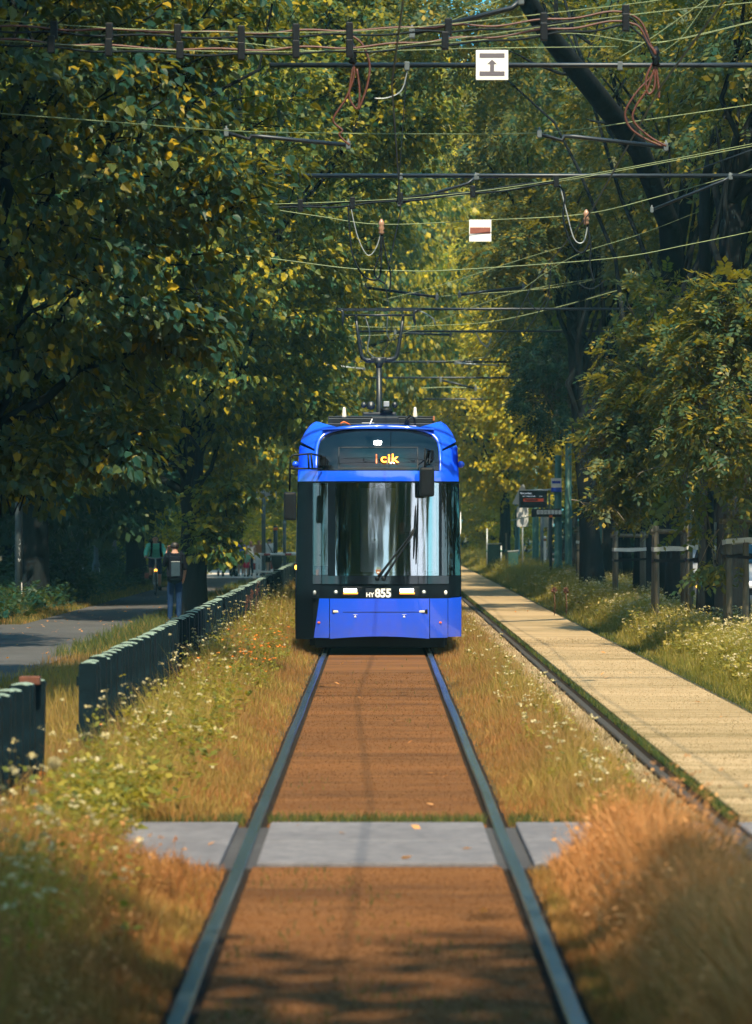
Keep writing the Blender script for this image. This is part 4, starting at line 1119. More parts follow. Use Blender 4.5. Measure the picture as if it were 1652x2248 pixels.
# the crease line across the bumper and its recessed pockets
mb = MB(); mb.sheet(lambda u, v: (L(-0.50, 0.58, u), YF(L(-0.50, 0.58, u), 0.6) - 0.0135, L(0.590, 0.598, v)), 14, 1, 0.006); mb.build("bumper_seam", M['black_metal'], bump)
for x0, x1 in ((-0.638, -0.505), (0.55, 0.685)):
    s = rbox("tow_pocket", M['black'], x0 - 0.012, x1 + 0.012, 0.572, 0.632, 0.010, 0.012, bump, 0.008)
    rbox("pocket_lens", M['antenna'], x0, x0 + 0.105, 0.588, 0.618, 0.024, 0.006, s, 0.004)
for x in (-0.325, 0.365):
    y = YF(x, 0.53) - 0.016
    mb = MB(); mb.prism([(x - 0.017, 0.522), (x + 0.017, 0.522), (x, 0.552)], y - 0.003, y); mb.box(x - 0.03, x + 0.03, y - 0.003, y, 0.558, 0.562); mb.build("lifting_mark", M['white'], bump)
for x in (-0.842, 0.88):
    rbox("marker_reflector", M['orange'], x - 0.018, x + 0.018, 0.432, 0.454, 0.012, 0.016, None, 0.004)

# black mask above the bumper: lamps, fleet number
mask = panel("front_mask", M['black_trim'], -0.93, 1.0, 0.792, 0.985, 0.004, 0.04, 22, 5)
panel("wiper_cowl", M['black_gloss'], -0.93, 1.0, 0.992, 1.105, 0.024, 0.05, 22, 5)
panel("corner_mask", M['black_trim'], 1.0, lambda v: L(1.165, 1.18, v), 0.81, 1.105, 0.0, 0.04, 6, 6)
# doorway side: black from floor to roof band at the left corner
panel("corner_pillar", M['black_trim'], lambda v: -1.178 + 0.028 * v, lambda v: -0.93 if v > 0.3 else L(-0.925, -0.93, v), 0.20, 2.44, 0.002, 0.04, 8, 22)
mb = MB()
mb.sheet(lambda u, v: (L(-1.165, L(-0.925, -0.84, v), u), YF(L(-1.165, L(-0.925, -0.84, v), u), L(0.20, 0.79, v)) + 0.03, L(0.20, 0.79, v)), 6, 6, 0.03); mb.build("corner_step", M['black'], tram)
for (x0, x1) in ((-0.495, -0.258), (0.30, 0.545)):
    hb = rbox("headlight_housing", M['black'], x0 - 0.02, x1 + 0.04, 0.812, 0.955, 0.004, 0.02)
    yy = YF(x0, 0.9) - 0.024
    mb = MB()
    for i in range(6):
        a = L(x0 + 0.008, x1 - 0.045, i / 6); mb.box(a, a + (x1 - x0 - 0.053) / 6 - 0.003, yy - 0.012, yy, 0.880, 0.924, 0.006)
    mb.build("headlight", M['lamp_on'], hb)
    mb = MB(); mb.box(x0, x1 - 0.03, yy - 0.008, yy, 0.848, 0.874, 0.006); mb.build("turn_lamp", M['lamp_halo'], hb)
for x in (-0.60, 0.645):
    mb = MB(); mb.lathe([(0.028, 0), (0.03, 0.008), (0.02, 0.016), (0.0, 0.018)], 16, (x, YF(x, 0.87) - 0.005, 0.875), Matrix.Rotation(math.pi / 2, 3, 'X')); mb.build("fog_lamp", M['galv'], tram)
for x in (-0.902, 0.955):
    mb = MB(); mb.ball((x, YF(x, 0.87) - 0.02, 0.865), (0.024, 0.02, 0.034)); mb.build("marker_lamp", M['white'] if x > 0 else M['galv'], tram)
pl = rbox("number_plate", M['display'], -0.18, 0.19, 0.795, 0.93, 0.012, 0.006, None, 0.003)
yp = max(YF(-0.18, 0.795), YF(0.19, 0.93)) - 0.0185
text_obj("fleet_letters", "HY", 0.085, M['white'], pl, (-0.117, yp, 0.836), extrude=0.002, offset=0.003)
text_obj("fleet_number", "855", 0.165, M['white'], pl, (0.068, yp, 0.858), extrude=0.002, offset=0.0065, sx=0.93)
rbox("route_card", M['sign_mark'], -0.885, -0.745, 1.11, 1.19, 0.012, 0.006, None, 0.003)

# windscreen with its surround
panel("windscreen", M['glass_dark'], -0.61, 0.86, 1.108, 2.425, 0.002, 0.006, 26, 18, label="large curved windscreen reflecting the pale sky")
panel("screen_surround", M['black_trim'], -0.715, -0.61, 1.105, 2.44, 0.004, 0.05, 3, 14)
panel("screen_surround", M['black_trim'], 0.86, 0.90, 1.105, 2.44, 0.004, 0.05, 3, 14)
panel("screen_surround", M['black_trim'], -0.93, 1.16, 2.42, 2.445, 0.003, 0.05, 20, 2)
panel("side_pane", M['glass_side'], -0.93, -0.715, 1.12, 2.42, 0.002, 0.006, 5, 10)
panel("side_pane", M['glass_side'], 0.90, lambda v: L(1.165, 1.15, v), 1.108, 2.42, 0.002, 0.006, 6, 10)
panel("door_sill", M['black_gloss'], -0.93, -0.715, 1.1, 1.12, 0.004, 0.04, 4, 2)

# driver's cab behind the glass
mb = MB(); mb.box(-1.05, 1.08, 2.0, 2.05, 0.4, 3.1); mb.box(-1.05, 1.08, 0.55, 2.0, 0.36, 0.42); mb.box(-1.05, 1.08, 0.95, 2.0, 2.46, 2.5); mb.build("cab_wall", M['cab_dark'], tram)
mb = MB(); mb.box(-0.60, 0.84, 0.50, 0.95, 1.0, 1.12, 0.04); mb.build("dashboard", M['cab_dark'], tram)
mb = MB(); mb.box(-0.26, 0.25, 1.20, 1.24, 1.14, 2.36, 0.02); mb.build("cab_partition", M['cab_pale'], tram)
mb = MB(); mb.box(-0.92, -0.72, 0.62, 0.635, 1.24, 2.40); bl = mb.build("sun_blind", M['cab_blind'], tram)
mb = MB(); mb.tube([(-0.80, 0.61, 2.4), (-0.80, 0.61, 1.5), (-0.825, 0.61, 1.40)], 0.004, 5); mb.ball((-0.83, 0.61, 1.39), (0.012, 0.012, 0.016), 8, 5); mb.build("blind_cord", M['black'], bl)
mb = MB(); mb.box(0.66, 0.84, 1.3, 1.34, 1.15, 2.36, 0.01); mb.build("cab_partition", M['cab_pale'], tram)
seat = MB(); seat.box(0.30, 0.66, 1.05, 1.20, 1.1, 1.72, 0.06); seat.box(0.36, 0.60, 1.07, 1.18, 1.72, 1.95, 0.05); seat.build("driver_seat", M['cab_dark'], tram)
mb = MB(); mb.lathe([(0.0, 0.0), (0.052, 0.004), (0.060, 0.012), (0.05, 0.02), (0.0, 0.024)], 24, (-0.05, YF(-0.05, 1.605) + 0.14, 1.605), Matrix.Rotation(math.pi / 2, 3, 'X') @ Matrix.Diagonal((1, 0.66, 1))); cl = mb.build("dashboard_dial", M['white'], tram)
mb = MB(); mb.lathe([(0.0, 0.0), (0.016, 0.002), (0.016, 0.006), (0.0, 0.008)], 16, (-0.05, YF(-0.05, 1.605) + 0.112, 1.615), Matrix.Rotation(math.pi / 2, 3, 'X')); mb.build("dial_centre", M['black'], cl)
rbox("notice_card", M['sign_brown'], 0.30, 0.37, 1.70, 1.86, -0.10, 0.004, None, 0.002)
# small city crest: crowned shield
yc = YF(0, 1.16) - 0.004
mb = MB(); mb.prism([(-0.037, 1.195), (-0.033, 1.155), (-0.016, 1.128), (0.0, 1.122), (0.016, 1.128), (0.033, 1.155), (0.037, 1.195)], yc - 0.004, yc); crest = mb.build("crest", M['c_tan'], tram)
mb = MB(); mb.prism([(-0.03, 1.2), (-0.034, 1.232), (-0.018, 1.216), (-0.012, 1.24), (0, 1.22), (0.012, 1.24), (0.018, 1.216), (0.034, 1.232), (0.03, 1.2)], yc - 0.004, yc); mb.build("crown_mark", M['fence_cap'], crest)
mb = MB(); mb.box(-0.018, 0.018, yc - 0.006, yc - 0.004, 1.145, 1.165); mb.build("gate_mark", M['white'], crest)

# wipers
def wiper(p0, p1, b0, b1):
    off = 0.05
    q = lambda x, z, o=off: Vector((x, YF(x, z) - o, z))
    mb = MB(); pts = [q(L(p0[0], p1[0], t), L(p0[1], p1[1], t), off + 0.02) for t in np.linspace(0, 1, 7)]
    mb.tube(pts, [0.024, 0.02, 0.016, 0.014, 0.012, 0.011, 0.012], 7); mb.ball(pts[0], 0.035, 10, 6)
    w = mb.build("wiper_arm", M['black'], tram)
    mb = MB(); mb.tube([q(L(b0[0], b1[0], t), L(b0[1], b1[1], t), 0.012) for t in np.linspace(0, 1, 9)], [0.006, 0.011, 0.014, 0.016, 0.018, 0.016, 0.014, 0.011, 0.006], 6); mb.build("wiper_blade", M['black'], w)
    return w
wiper((-0.015, 1.07), (0.535, 1.79), (0.565, 2.215), (0.535, 1.27))
wiper((0.075, 1.07), (0.515, 1.73), (0.53, 2.1), (0.50, 1.35))
mb = MB(); mb.box(-0.14, 0.3, 0.10, 0.16, 1.045, 1.095, 0.012); mb.build("wiper_motor_cover", M['black'], tram)

# blue band and roof cap with the shoulders
panel("roof_band", M['blue_front'], lambda v: L(-1.147, -1.145, v), 1.147, 2.445, 2.592, 0.012, 0.05, 26, 4)


def resample(pts, n):
    P = [Vector((x, 0, z)) for x, z in pts]
    d = [0]
    for i in range(1, len(P)): d.append(d[-1] + (P[i] - P[i - 1]).length)
    out = []
    for k in range(n):
        s = d[-1] * k / (n - 1); i = 1
        while i < len(d) - 1 and d[i] < s: i += 1
        t = (s - d[i - 1]) / max(1e-9, d[i] - d[i - 1]); out.append(P[i - 1].lerp(P[i], t))
    return [(p.x, p.z) for p in out]


def half_to_full(h): return [(-x, z) for x, z in h] + [(x, z) for x, z in reversed(h) if x > 1e-6]
# right halves run from the bottom corner to the middle of the top (mirrored for the left)
glass = half_to_full([(0.862, 2.60), (0.862, 2.80), (0.855, 2.92), (0.83, 3.02), (0.77, 3.095), (0.67, 3.145), (0.52, 3.18), (0.3, 3.205), (0.0, 3.215)])
arch = half_to_full([(0.915, 2.595), (0.915, 2.80), (0.908, 2.95), (0.88, 3.07), (0.81, 3.15), (0.70, 3.20), (0.54, 3.238), (0.3, 3.262), (0.0, 3.272)])
N_ = 61
G_, A_ = resample(glass, N_), resample(arch, N_)
mb = MB(); vs = []
for (gx, gz_), (ax, az) in zip(G_, A_):
    vs += [(gx, YF(gx, gz_) + 0.01, gz_), (L(gx, ax, 0.2), YF(gx, gz_) - 0.016, L(gz_, az, 0.2)), (ax, YF(ax, az) - 0.014, az), (ax, YF(ax, az) + 0.30, az)]
mb.add(vs, [(4 * i + k, 4 * i + 4 + k, 4 * i + 5 + k, 4 * i + 1 + k) for i in range(N_ - 1) for k in range(3)], True)
mb.build("display_frame", M['blue'], tram)
# shoulders: outer fairings either side of the arch
for sx in (-1, 1):
    inner = resample([(0.915, 2.595), (0.915, 2.80), (0.908, 2.95), (0.88, 3.07), (0.81, 3.15), (0.70, 3.20), (0.60, 3.225)], 24)
    outer = resample([(1.146, 2.595), (1.135, 2.80), (1.125, 2.95), (1.10, 3.06), (1.05, 3.16), (0.98, 3.26), (0.905, 3.315), (0.86, 3.31), (0.74, 3.27), (0.62, 3.24)], 24)
    for (nm, i0, i1) in (("side_panel", 0, 9), ("roof_shoulder", 9, 24)):
        vs = []
        for (ix, iz), (ox, oz) in list(zip(inner, outer))[i0:i1]:
            vs += [(sx * ix, YF(ix, iz) + 0.005, iz), (sx * L(ix, ox, 0.5), YF(L(ix, ox, 0.5), L(iz, oz, 0.5)) - 0.0, L(iz, oz, 0.5)), (sx * ox, YF(ox, oz) + 0.02, oz), (sx * ox, 1.62, oz)]
        n = i1 - i0
        if nm == "roof_shoulder":   # step down where the fairing sits on the side panel
            b0 = vs[:4]; vs = [(x * 1.004, y - 0.014, z) for x, y, z in vs]
        mb = MB(); mb.add(vs, [((4 * i + k, 4 * i + 1 + k, 4 * i + 5 + k, 4 * i + 4 + k) if sx > 0 else (4 * i + k, 4 * i + 4 + k, 4 * i + 5 + k, 4 * i + 1 + k)) for i in range(n - 1) for k in range(3)], True)
        if nm == "roof_shoulder":
            b = [Vector(v) for v in vs[:4]]; mb.add([*b, *[v - Vector((0, -0.03, 0.016)) for v in b]], [(k, k + 1, k + 5, k + 4) for k in range(3)])
        mb.build(nm, M['blue'], tram)
mb = MB(); mb.sheet(lambda u, v: (L(-0.8, 0.8, u), L(0.55, 1.7, v), 3.205 + 0.02 * (1 - (2 * u - 1) ** 2)), 6, 3, 0.02, tv=(0, 0, -1)); mb.build("roof_skin", M['blue'], tram)

# display window in the roof cap
cx, cz = 0.0, 2.85
vs = [(x, YF(x, z) + 0.004, z) for x, z in G_]
rows = 8
mb = MB(); vv = []
for r in range(rows + 1):
    for (x, z) in G_[: N_ // 2 + 1]:
        pass
vv = []
half = N_ // 2
for i in range(half + 1):
    xl, zl = G_[i]; xr, zr = G_[N_ - 1 - i]
    for k in range(13):
        x = L(xl, xr, k / 12); z = L(zl, zr, k / 12); vv.append((x, YF(x, z) + 0.002, z))
mb.add(vv, [(i * 13 + k, i * 13 + k + 1, (i + 1) * 13 + k + 1, (i + 1) * 13 + k) for i in range(half) for k in range(12)], True)
dg = mb.build("display_window", M['black_pane'], tram)
mb = MB(); mb.box(-0.88, 0.88, 0.72, 0.76, 2.6, 3.18); mb.build("display_back", M['cab_dark'], tram)
def ytop(x, z): return YF(x, z) - 0.004
mb = MB()
for (x0, x1, z0, z1) in ((-0.56, 0.56, 2.625, 2.635), (-0.56, 0.56, 2.925, 2.935), (-0.565, -0.555, 2.625, 2.935), (0.555, 0.565, 2.625, 2.935)):
    mb.sheet(lambda u, v: (L(x0, x1, u), ytop(L(x0, x1, u), L(z0, z1, v)), L(z0, z1, v)), 10, 6, 0.003)
db = mb.build("destination_display", M['cab_dark'], tram)
dt = text_obj("display_text", "cik", 0.205, M['led'], db, (0.155, YF(0.15, 2.765) - 0.030, 2.765), rot=(math.atan2(1, 0.62), 0, 0), extrude=0.003, offset=0.003, font_space=1.08)
mb = MB(); mb.sheet(lambda u, v: (L(-0.035, -0.018, u), ytop(0, L(2.70, 2.83, v)), L(2.70, 2.83, v)), 1, 4, 0.003); mb.build("display_text_edge", M['led_dim'], db)
mb = MB(); mb.box(-0.06, 0.045, YF(0, 2.99) - 0.03, YF(0, 2.99) + 0.0, 2.965, 3.025, 0.018); mb.build("top_headlight", M['lamp_on'], tram)

# mirrors on swing arms
def mirror(sx, arm, x0, x1, z0, z1, y, root):
    mb = MB()
    for a in arm: mb.tube(a, 0.014, 7)
    mb.box(root[0] - 0.05, root[0] + 0.05, root[1] - 0.05, root[1] + 0.04, root[2] - 0.07, root[2] + 0.07, 0.015)
    am = mb.build("mirror_arm", M['black'], tram)
    mb = MB(); mb.box(x0, x1, y - 0.11, y, z0, z1, 0.035); mm = mb.build("mirror", M['black'], tram)
    mb = MB(); mb.box(x0 + 0.02, x1 - 0.02, y + 0.001, y + 0.006, z0 + 0.03, z1 - 0.03); mb.build("mirror_glass", M['black_gloss'], mm)
mirror(-1, [[(-0.80, 0.18, 2.80), (-0.95, -0.02, 2.83), (-1.20, -0.10, 2.81), (-1.24, -0.10, 2.77), (-1.25, -0.10, 2.30)], [(-0.80, 0.18, 2.62), (-1.0, -0.02, 2.62), (-1.245, -0.10, 2.62)], [(-0.99, -0.03, 2.83), (-0.98, -0.03, 2.62)], [(-0.95, -0.02, 2.83), (-0.93, 0.0, 2.62)]], -1.335, -1.155, 1.89, 2.29, -0.05, (-0.79, 0.25, 2.73))
mirror(1, [[(0.74, 0.22, 2.88), (0.66, 0.02, 2.90), (0.66, -0.04, 2.60)], [(0.76, 0.22, 2.74), (0.70, 0.02, 2.76), (0.66, -0.02, 2.66)], [(0.74, 0.2, 2.86), (0.72, 0.0, 2.68)]], 0.58, 0.79, 2.225, 2.64, 0.0, (0.74, 0.27, 2.82))
for sx in (-1, 1):
    mb = MB(); mb.ball((sx * 1.185, 0.62, 2.69), (0.05, 0.06, 0.05)); mb.build("side_camera", M['blue'], tram)
mb = MB(); mb.ball((-1.175, 0.45, 1.22), (0.02, 0.03, 0.035)); mb.build("turn_lamp", M['amber_lamp'], tram)
mb = MB(); mb.prism([(1.15, 1.70), (1.178, 1.69), (1.186, 1.80), (1.18, 2.02), (1.172, 2.0)], 0.50, 0.60); mb.build("door_reflector", M['white'], tram)

# roof equipment
mb = MB()
mb.box(-0.74, 0.83, 1.5, 3.6, 3.25, 3.31, 0.01); mb.box(-0.74, 0.82, 1.9, 3.4, 3.32, 3.40, 0.012); mb.box(-0.74, 0.82, 1.95, 3.3, 3.41, 3.425, 0.005); mb.box(-0.1, 0.30, 1.6, 1.9, 3.27, 3.40, 0.012)
eq = mb.build("roof_equipment", M['black_metal'], tram)
mb = MB(); mb.tube([(0.42, 1.48, 3.27), (0.44, 1.46, 3.36), (0.49, 1.5, 3.40), (0.53, 1.55, 3.38), (0.54, 1.5, 3.27)], 0.018, 6); mb.tube([(0.39, 1.48, 3.27), (0.41, 1.46, 3.38), (0.47, 1.52, 3.42)], 0.018, 6); mb.build("roof_cable", M['black'], eq)
mb = MB(); mb.tube([(-0.54, 1.42, 3.27), (-0.54, 1.4, 3.31), (-0.50, 1.4, 3.325), (-0.44, 1.45, 3.30), (-0.40, 1.5, 3.27)], 0.012, 6); mb.build("roof_cable", M['orange'], eq)
mb = MB(); mb.tube([(-0.135, 1.42, 3.26), (-0.09, 1.46, 3.37)], 0.008, 6); mb.box(-0.24, -0.06, 1.55, 1.58, 3.305, 3.318); mb.box(0.42, 0.55, 1.3, 1.33, 3.255, 3.268); mb.build("roof_bracket", M['white'], eq)
mb = MB(); mb.box(0.80, 0.83, 1.7, 1.9, 3.35, 3.42, 0.008); mb.build("roof_marker", M['c_tan'], eq)
for x in (-0.5, 0.54):
    mb = MB(); mb.lathe([(0.036, 0), (0.034, 0.02), (0.022, 0.13), (0.015, 0.15), (0.0, 0.155)], 14, (x, 1.75, 3.40)); mb.build("antenna", M['antenna'], tram)
for a, b in ((4.5, 11.0), (24, 33)):
    mb = MB(); mb.box(-0.7, 0.7, a, b, 3.26, 3.52, 0.05); mb.build("roof_box", M['black_metal'], tram)

# pantograph on the middle car
PY = 17.0
def pq(cx, cy): return Vector(((603.7 + cx * 0.2824 - 828) / 112.9, PY, H - (576.3 + cy * 0.2824 - 1147) / 112.9))
mb = MB()
mb.box(-0.42, 0.55, PY - 0.5, PY + 1.2, 3.25, 3.62, 0.03)
mb.box(-0.30, 0.36, PY - 0.3, PY + 0.4, 3.62, 4.0, 0.03)
pb = mb.build("pantograph_base", M['black_metal'], tram)
mb = MB()
for (cx_, cy_, r) in ((740, 1115, 0.085), (685, 1110, 0.06), (925, 1110, 0.06)):
    mb.lathe([(0.0, -0.12), (r, -0.12), (r, 0.0), (r * 0.6, 0.02), (0, 0.03)], 18, pq(cx_, cy_) + Vector((0, -0.34, 0)), Matrix.Rotation(math.pi / 2, 3, 'X'))
mb.build("pantograph_motor", M['black_metal'], pb)
mb = MB(); a = pq(860, 1105); mb.box(a.x - 0.055, a.x + 0.055, PY - 0.45, PY - 0.36, a.z - 0.05, a.z + 0.05, 0.008); mb.build("junction_box", M['galv'], pb)
mb = MB(); a = pq(860, 1150); mb.lathe([(0.13, -0.05), (0.12, 0.02), (0.07, 0.05), (0, 0.05)], 18, a + Vector((0, -0.36, 0))); mb.build("base_cap", M['black'], pb)
mb = MB(); p0, p1 = pq(805, 1170), pq(802, 770)
mb.tube([p0 + Vector((0, -0.1, -0.4)), p0, p1], [0.075, 0.065, 0.055], 10); mb.tube([p1 + Vector((0, 0, -0.12)), p1 + Vector((0, 0, 0.06))], [0.06, 0.12], 10); mb.build("lower_arm", M['black_metal'], tram)
mb = MB()
pts = [pq(622, 410), pq(640, 560), pq(662, 705), pq(675, 742), pq(705, 758), pq(800, 762), pq(900, 752), pq(932, 738), pq(946, 705), pq(972, 560), pq(992, 405)]
mb.tube(pts, [0.03, 0.034, 0.042, 0.044, 0.044, 0.044, 0.044, 0.044, 0.042, 0.034, 0.03], 9)
b = pq(800, 755); mb.box(b.x - 0.16, b.x + 0.16, PY - 0.05, PY + 0.05, b.z - 0.05, b.z + 0.05, 0.02)
mb.tube([pq(645, 550), pq(712, 740)], 0.006, 5); mb.tube([pq(960, 550), pq(820, 690)], 0.006, 5)
mb.build("upper_frame", M['black_metal'], tram)
mb = MB(); mb.tube([pq(520, 408), pq(1080, 408)], 0.022, 7); mb.box(pq(480, 0).x, pq(1130, 0).x, PY - 0.16, PY - 0.12, pq(0, 372).z, pq(0, 358).z); mb.box(pq(480, 0).x, pq(1130, 0).x, PY + 0.12, PY + 0.16, pq(0, 372).z, pq(0, 358).z)
for (c0, c1, c2) in ((500, 522, 520), (1110, 1075, 1085)):
    for dy in (-0.14, 0.14):
        mb.tube([pq(c0, 366) + Vector((0, dy, 0)), pq(c1, 385) + Vector((0, dy, 0)), pq(c1, 430) + Vector((0, dy, 0)), pq(c2, 485) + Vector((0, dy, 0))], [0.02, 0.028, 0.03, 0.014], 7)
mb.build("contact_bow", M['black_metal'], tram)
# ------------------------------------------------------------------ overhead line
def smooth(pts, n=6):
    P = [Vector(p) for p in pts]
    if len(P) < 3: return P
    out = []
    for i in range(len(P) - 1):
        a = P[max(0, i - 1)]; b = P[i]; c = P[i + 1]; d = P[min(len(P) - 1, i + 2)]
        for k in range(n):
            t = k / n
            out.append(0.5 * ((2 * b) + (c - a) * t + (2 * a - 5 * b + 4 * c - d) * t * t + (3 * b - a - 3 * c + d) * t ** 3))
    return out + [P[-1]]


def wire(label, pts, y, r=0.006, m='wire', name="overhead_wire", cat="wire", group="thin span wires over the tracks", sm=True):
    """pts in picture pixels with distance y, or pairs (px, py, distance)"""
    P = [at(p[0], p[1], p[2] if len(p) > 2 else y) for p in pts]
    mb = MB(); mb.tube(smooth(P) if sm else P, r * (0.85 if m == "wire" else 1), 6)
    return tag(mb.build(name, M[m]), label, cat, group)

# contact wires along the tracks
for lab, x0 in (("dark contact wire running along above the brown track to the pantograph", 0.2), ("dark contact wire running along above the pale right hand track", 2.75)):
    P = []
    for i, y in enumerate(np.arange(-20, 180, 12.5)):
        P.append(Vector((x0 + (0.12 if i % 2 else -0.06), y, 6.03 if i % 2 else 5.99)))
    mb = MB(); mb.tube(P, 0.009, 6); tag(mb.build("contact_wire", M['wire_dark']), lab, "wire", "contact wires above the tracks")


def clamp(mb, p, s=0.05): mb.box(p.x - s * 0.6, p.x + s * 0.6, p.y - s * 0.6, p.y + s * 0.6, p.z - s, p.z + s, 0.008)


def mast(label, y, py, px0, pole_x, r=0.03, pole=True, clamps=(), m='black_metal', pr=0.11, top=0.9):
    """pole beside the tracks with one level arm over them"""
    zt = H - (py - 1147) / F * y
    g = float(gz(pole_x, y)) - 0.05
    t = thing("line_mast", label, "overhead line mast", (pole_x, y, g), group="masts with level arms over the tracks")
    mb = MB(); mb.lathe([(pr * 1.25, -0.3), (pr * 1.25, 0.35), (pr * 1.05, 0.4), (pr * 0.85, zt - g + top), (0.0, zt - g + top + 0.03)], 14); mb.build("pole", M['pole_green'], t)
    x0 = (px0 - 828) / F * y - pole_x
    mb = MB(); mb.tube([(x0, 0, zt - g), (-pr, 0, zt - g)], r, 8); a = mb.build("arm", M[m], t)
    mb = MB(); mb.tube([(-pr * 0.5, 0, zt - g + top - 0.1), (-2.2, 0, zt - g + 0.02)], 0.008, 6); mb.build("stay_rod", M['black_metal'], t)
    for px in clamps:
        mb = MB(); clamp(mb, Vector(((px - 828) / F * y - pole_x, 0, zt - g - 0.01)), 0.045); mb.build("clamp", M['pole_grey'], a)
    return t
mast("nearest mast arm carrying the white arrow sign", 33.0, 142, 592, 6.1, 0.026, clamps=(894, 1362))
mast("second mast arm, above the white sign with the brown bar", 43.5, 385, 590, 6.4, 0.030, clamps=(880, 1048, 1605))
mast("third mast arm, level with the top of the pantograph", 71, 678, 738, 6.3, 0.030, clamps=(845, 875))
mast("fourth mast arm passing just below the pantograph frame", 94, 794, 703, 6.7, 0.034, clamps=(940, 1205), pr=0.12)
mast("fifth mast arm crossing the pantograph lower arm", 104, 829, 736, 6.25, 0.032, clamps=(968,))
mast("mast at the tram stop pole with a short arm right of the tram roof", 122.5, 876, 850, 6.1, 0.036, clamps=(1060,), pr=0.12)
mast("far mast arm above the right tram shoulder, seventh from the viewpoint", 143, 912, 967, 6.3, 0.036)
mast("far pale mast arm above the right tram shoulder, eighth from the viewpoint", 154, 932, 998, 6.3, 0.036, m='galv')
mast("farthest pale mast arm beside the right tram shoulder", 169, 951, 1006, 6.3, 0.036, m='galv')
mast("mast with a thin arm through the middle of the pantograph frame", 78.5, 727, 776, 6.9, 0.026, clamps=(1040, 1060))


def rod(label, pts, y, r=0.022, m='black_metal', ends=True):
    t = thing("steady_arm", label, "steady arm", at(pts[0][0], pts[0][1], y), group="sloping steady arms under the mast arms")
    o = at(pts[0][0], pts[0][1], y)
    P = [at(px, py, y) - o for px, py in pts]
    mb = MB(); mb.tube(P, r, 8); mb.build("rod", M[m], t)
    for p in (P[0], P[-1]):
        mb = MB(); clamp(mb, p, r * 1.9); mb.tube([p + Vector((0, 0, -r)), p + Vector((0, 0, r * 3.2))], r * 0.5, 6); mb.build("clamp", M['pole_grey'], t)
rod("bent steady arm at the upper left, ending under the brown cable loop", [(497, 290), (548, 305), (552, 297), (575, 299), (765, 318)], 33.4)
rod("bent steady arm at the upper right, ending under the brown cable loops", [(1185, 293), (1236, 308), (1240, 298), (1262, 299), (1463, 322)], 33.4)
rod("steady arm sloping up to the second mast arm above the barred sign", [(877, 446), (1028, 402), (1045, 388)], 43.3, 0.02)
rod("steady arm at the right edge sloping up to the second mast arm", [(1432, 460), (1590, 396), (1604, 388)], 43.3, 0.02)
rod("thick steady arm at the top edge rising to the leaning limb", [(905, 72), (1125, 16), (1145, -2)], 31.5, 0.026)
rod("steady arm left behind the pantograph head", [(803, 631), (920, 646), (960, 652)], 66, 0.03)
rod("steady arm right of the pantograph head sloping up", [(1010, 647), (1035, 643), (1150, 630)], 66, 0.03)
rod("thin pale steady arm left of the pantograph frame", [(712, 800), (800, 810)], 93.5, 0.025, 'galv')
rod("steady arm below the fourth mast arm on the right", [(1000, 797), (1095, 802)], 93.5, 0.025, 'galv')
rod("steady arm sloping up to the fourth mast arm on the right", [(1122, 815), (1205, 797)], 93.5, 0.028)
rod("steady arm under the fifth mast arm dropping to the right", [(968, 834), (1045, 853)], 103.5, 0.036)
rod("steady arm in the pantograph frame at the right side", [(868, 730), (990, 735)], 78, 0.028)
rod("steady arm under the tram stop mast arm", [(1062, 892), (1130, 877)], 122, 0.04)

# brown feeder cables: two hanging bundles with clips
def bundle(label, pts, y, offs, r, m, clips, name="feeder_cable"):
    t = thing(name, label, "cable", at(pts[0][0], pts[0][1], y), group="bundled feeder cables across the street")
    o = at(pts[0][0], pts[0][1], y)
    base = smooth([at(p[0], p[1], y) - o for p in pts], 8)
    for k, dz in enumerate(offs):
        mb = MB(); mb.tube([p + Vector((0, 0.02 * (k % 2), dz + 0.012 * math.sin(i * 0.5 + k * 2))) for i, p in enumerate(base)], r, 6)
        mb.build("cable", M[m[k]], t)
    for cx_ in clips:
        i = min(range(len(base)), key=lambda j: abs(base[j].x - (at(cx_, 0, y) - o).x))
        p = base[i]; mb = MB(); mb.box(p.x - 0.035, p.x + 0.035, p.y - 0.03, p.y + 0.05, p.z + min(offs) - 0.05, p.z + max(offs) + 0.07, 0.01); mb.build("clip", M['black'], t)
    return t
bundle("upper bundle of brown cables crossing the top of the street", [(-60, 60), (0, 66), (118, 72), (240, 76), (390, 79), (530, 82), (650, 78), (768, 75), (905, 71), (985, 66), (1080, 65), (1195, 54), (1290, 44), (1375, 36), (1410, 62), (1432, 110), (1441, 128)], 31,
       (0.0, 0.05), 0.011, ('cable_black', 'cable_brown'), (118, 240, 390, 530, 652, 768, 985, 1195, 1378))
bundle("lower bundle of brown cables crossing the top of the street", [(-60, 92), (0, 95), (112, 104), (238, 111), (395, 117), (530, 119), (650, 115), (768, 113), (890, 105), (978, 96), (1080, 90), (1195, 76), (1290, 66), (1375, 56), (1405, 72), (1428, 108), (1440, 130)], 30.6,
       (0.0, 0.05), 0.011, ('cable_black', 'cable_brown'), (112, 238, 392, 530, 652, 768, 980, 1197, 1378))
bundle("black cable bundle crossing left of the barred sign", [(478, 456), (520, 457), (660, 455), (760, 451), (880, 440), (990, 430), (1120, 415), (1222, 402)], 43, (0.0, 0.04), 0.013, ('cable_black',) * 2, (515, 660, 768, 880, 1042, 1222))
CB = "brown cable loops hanging from the feeder bundles"
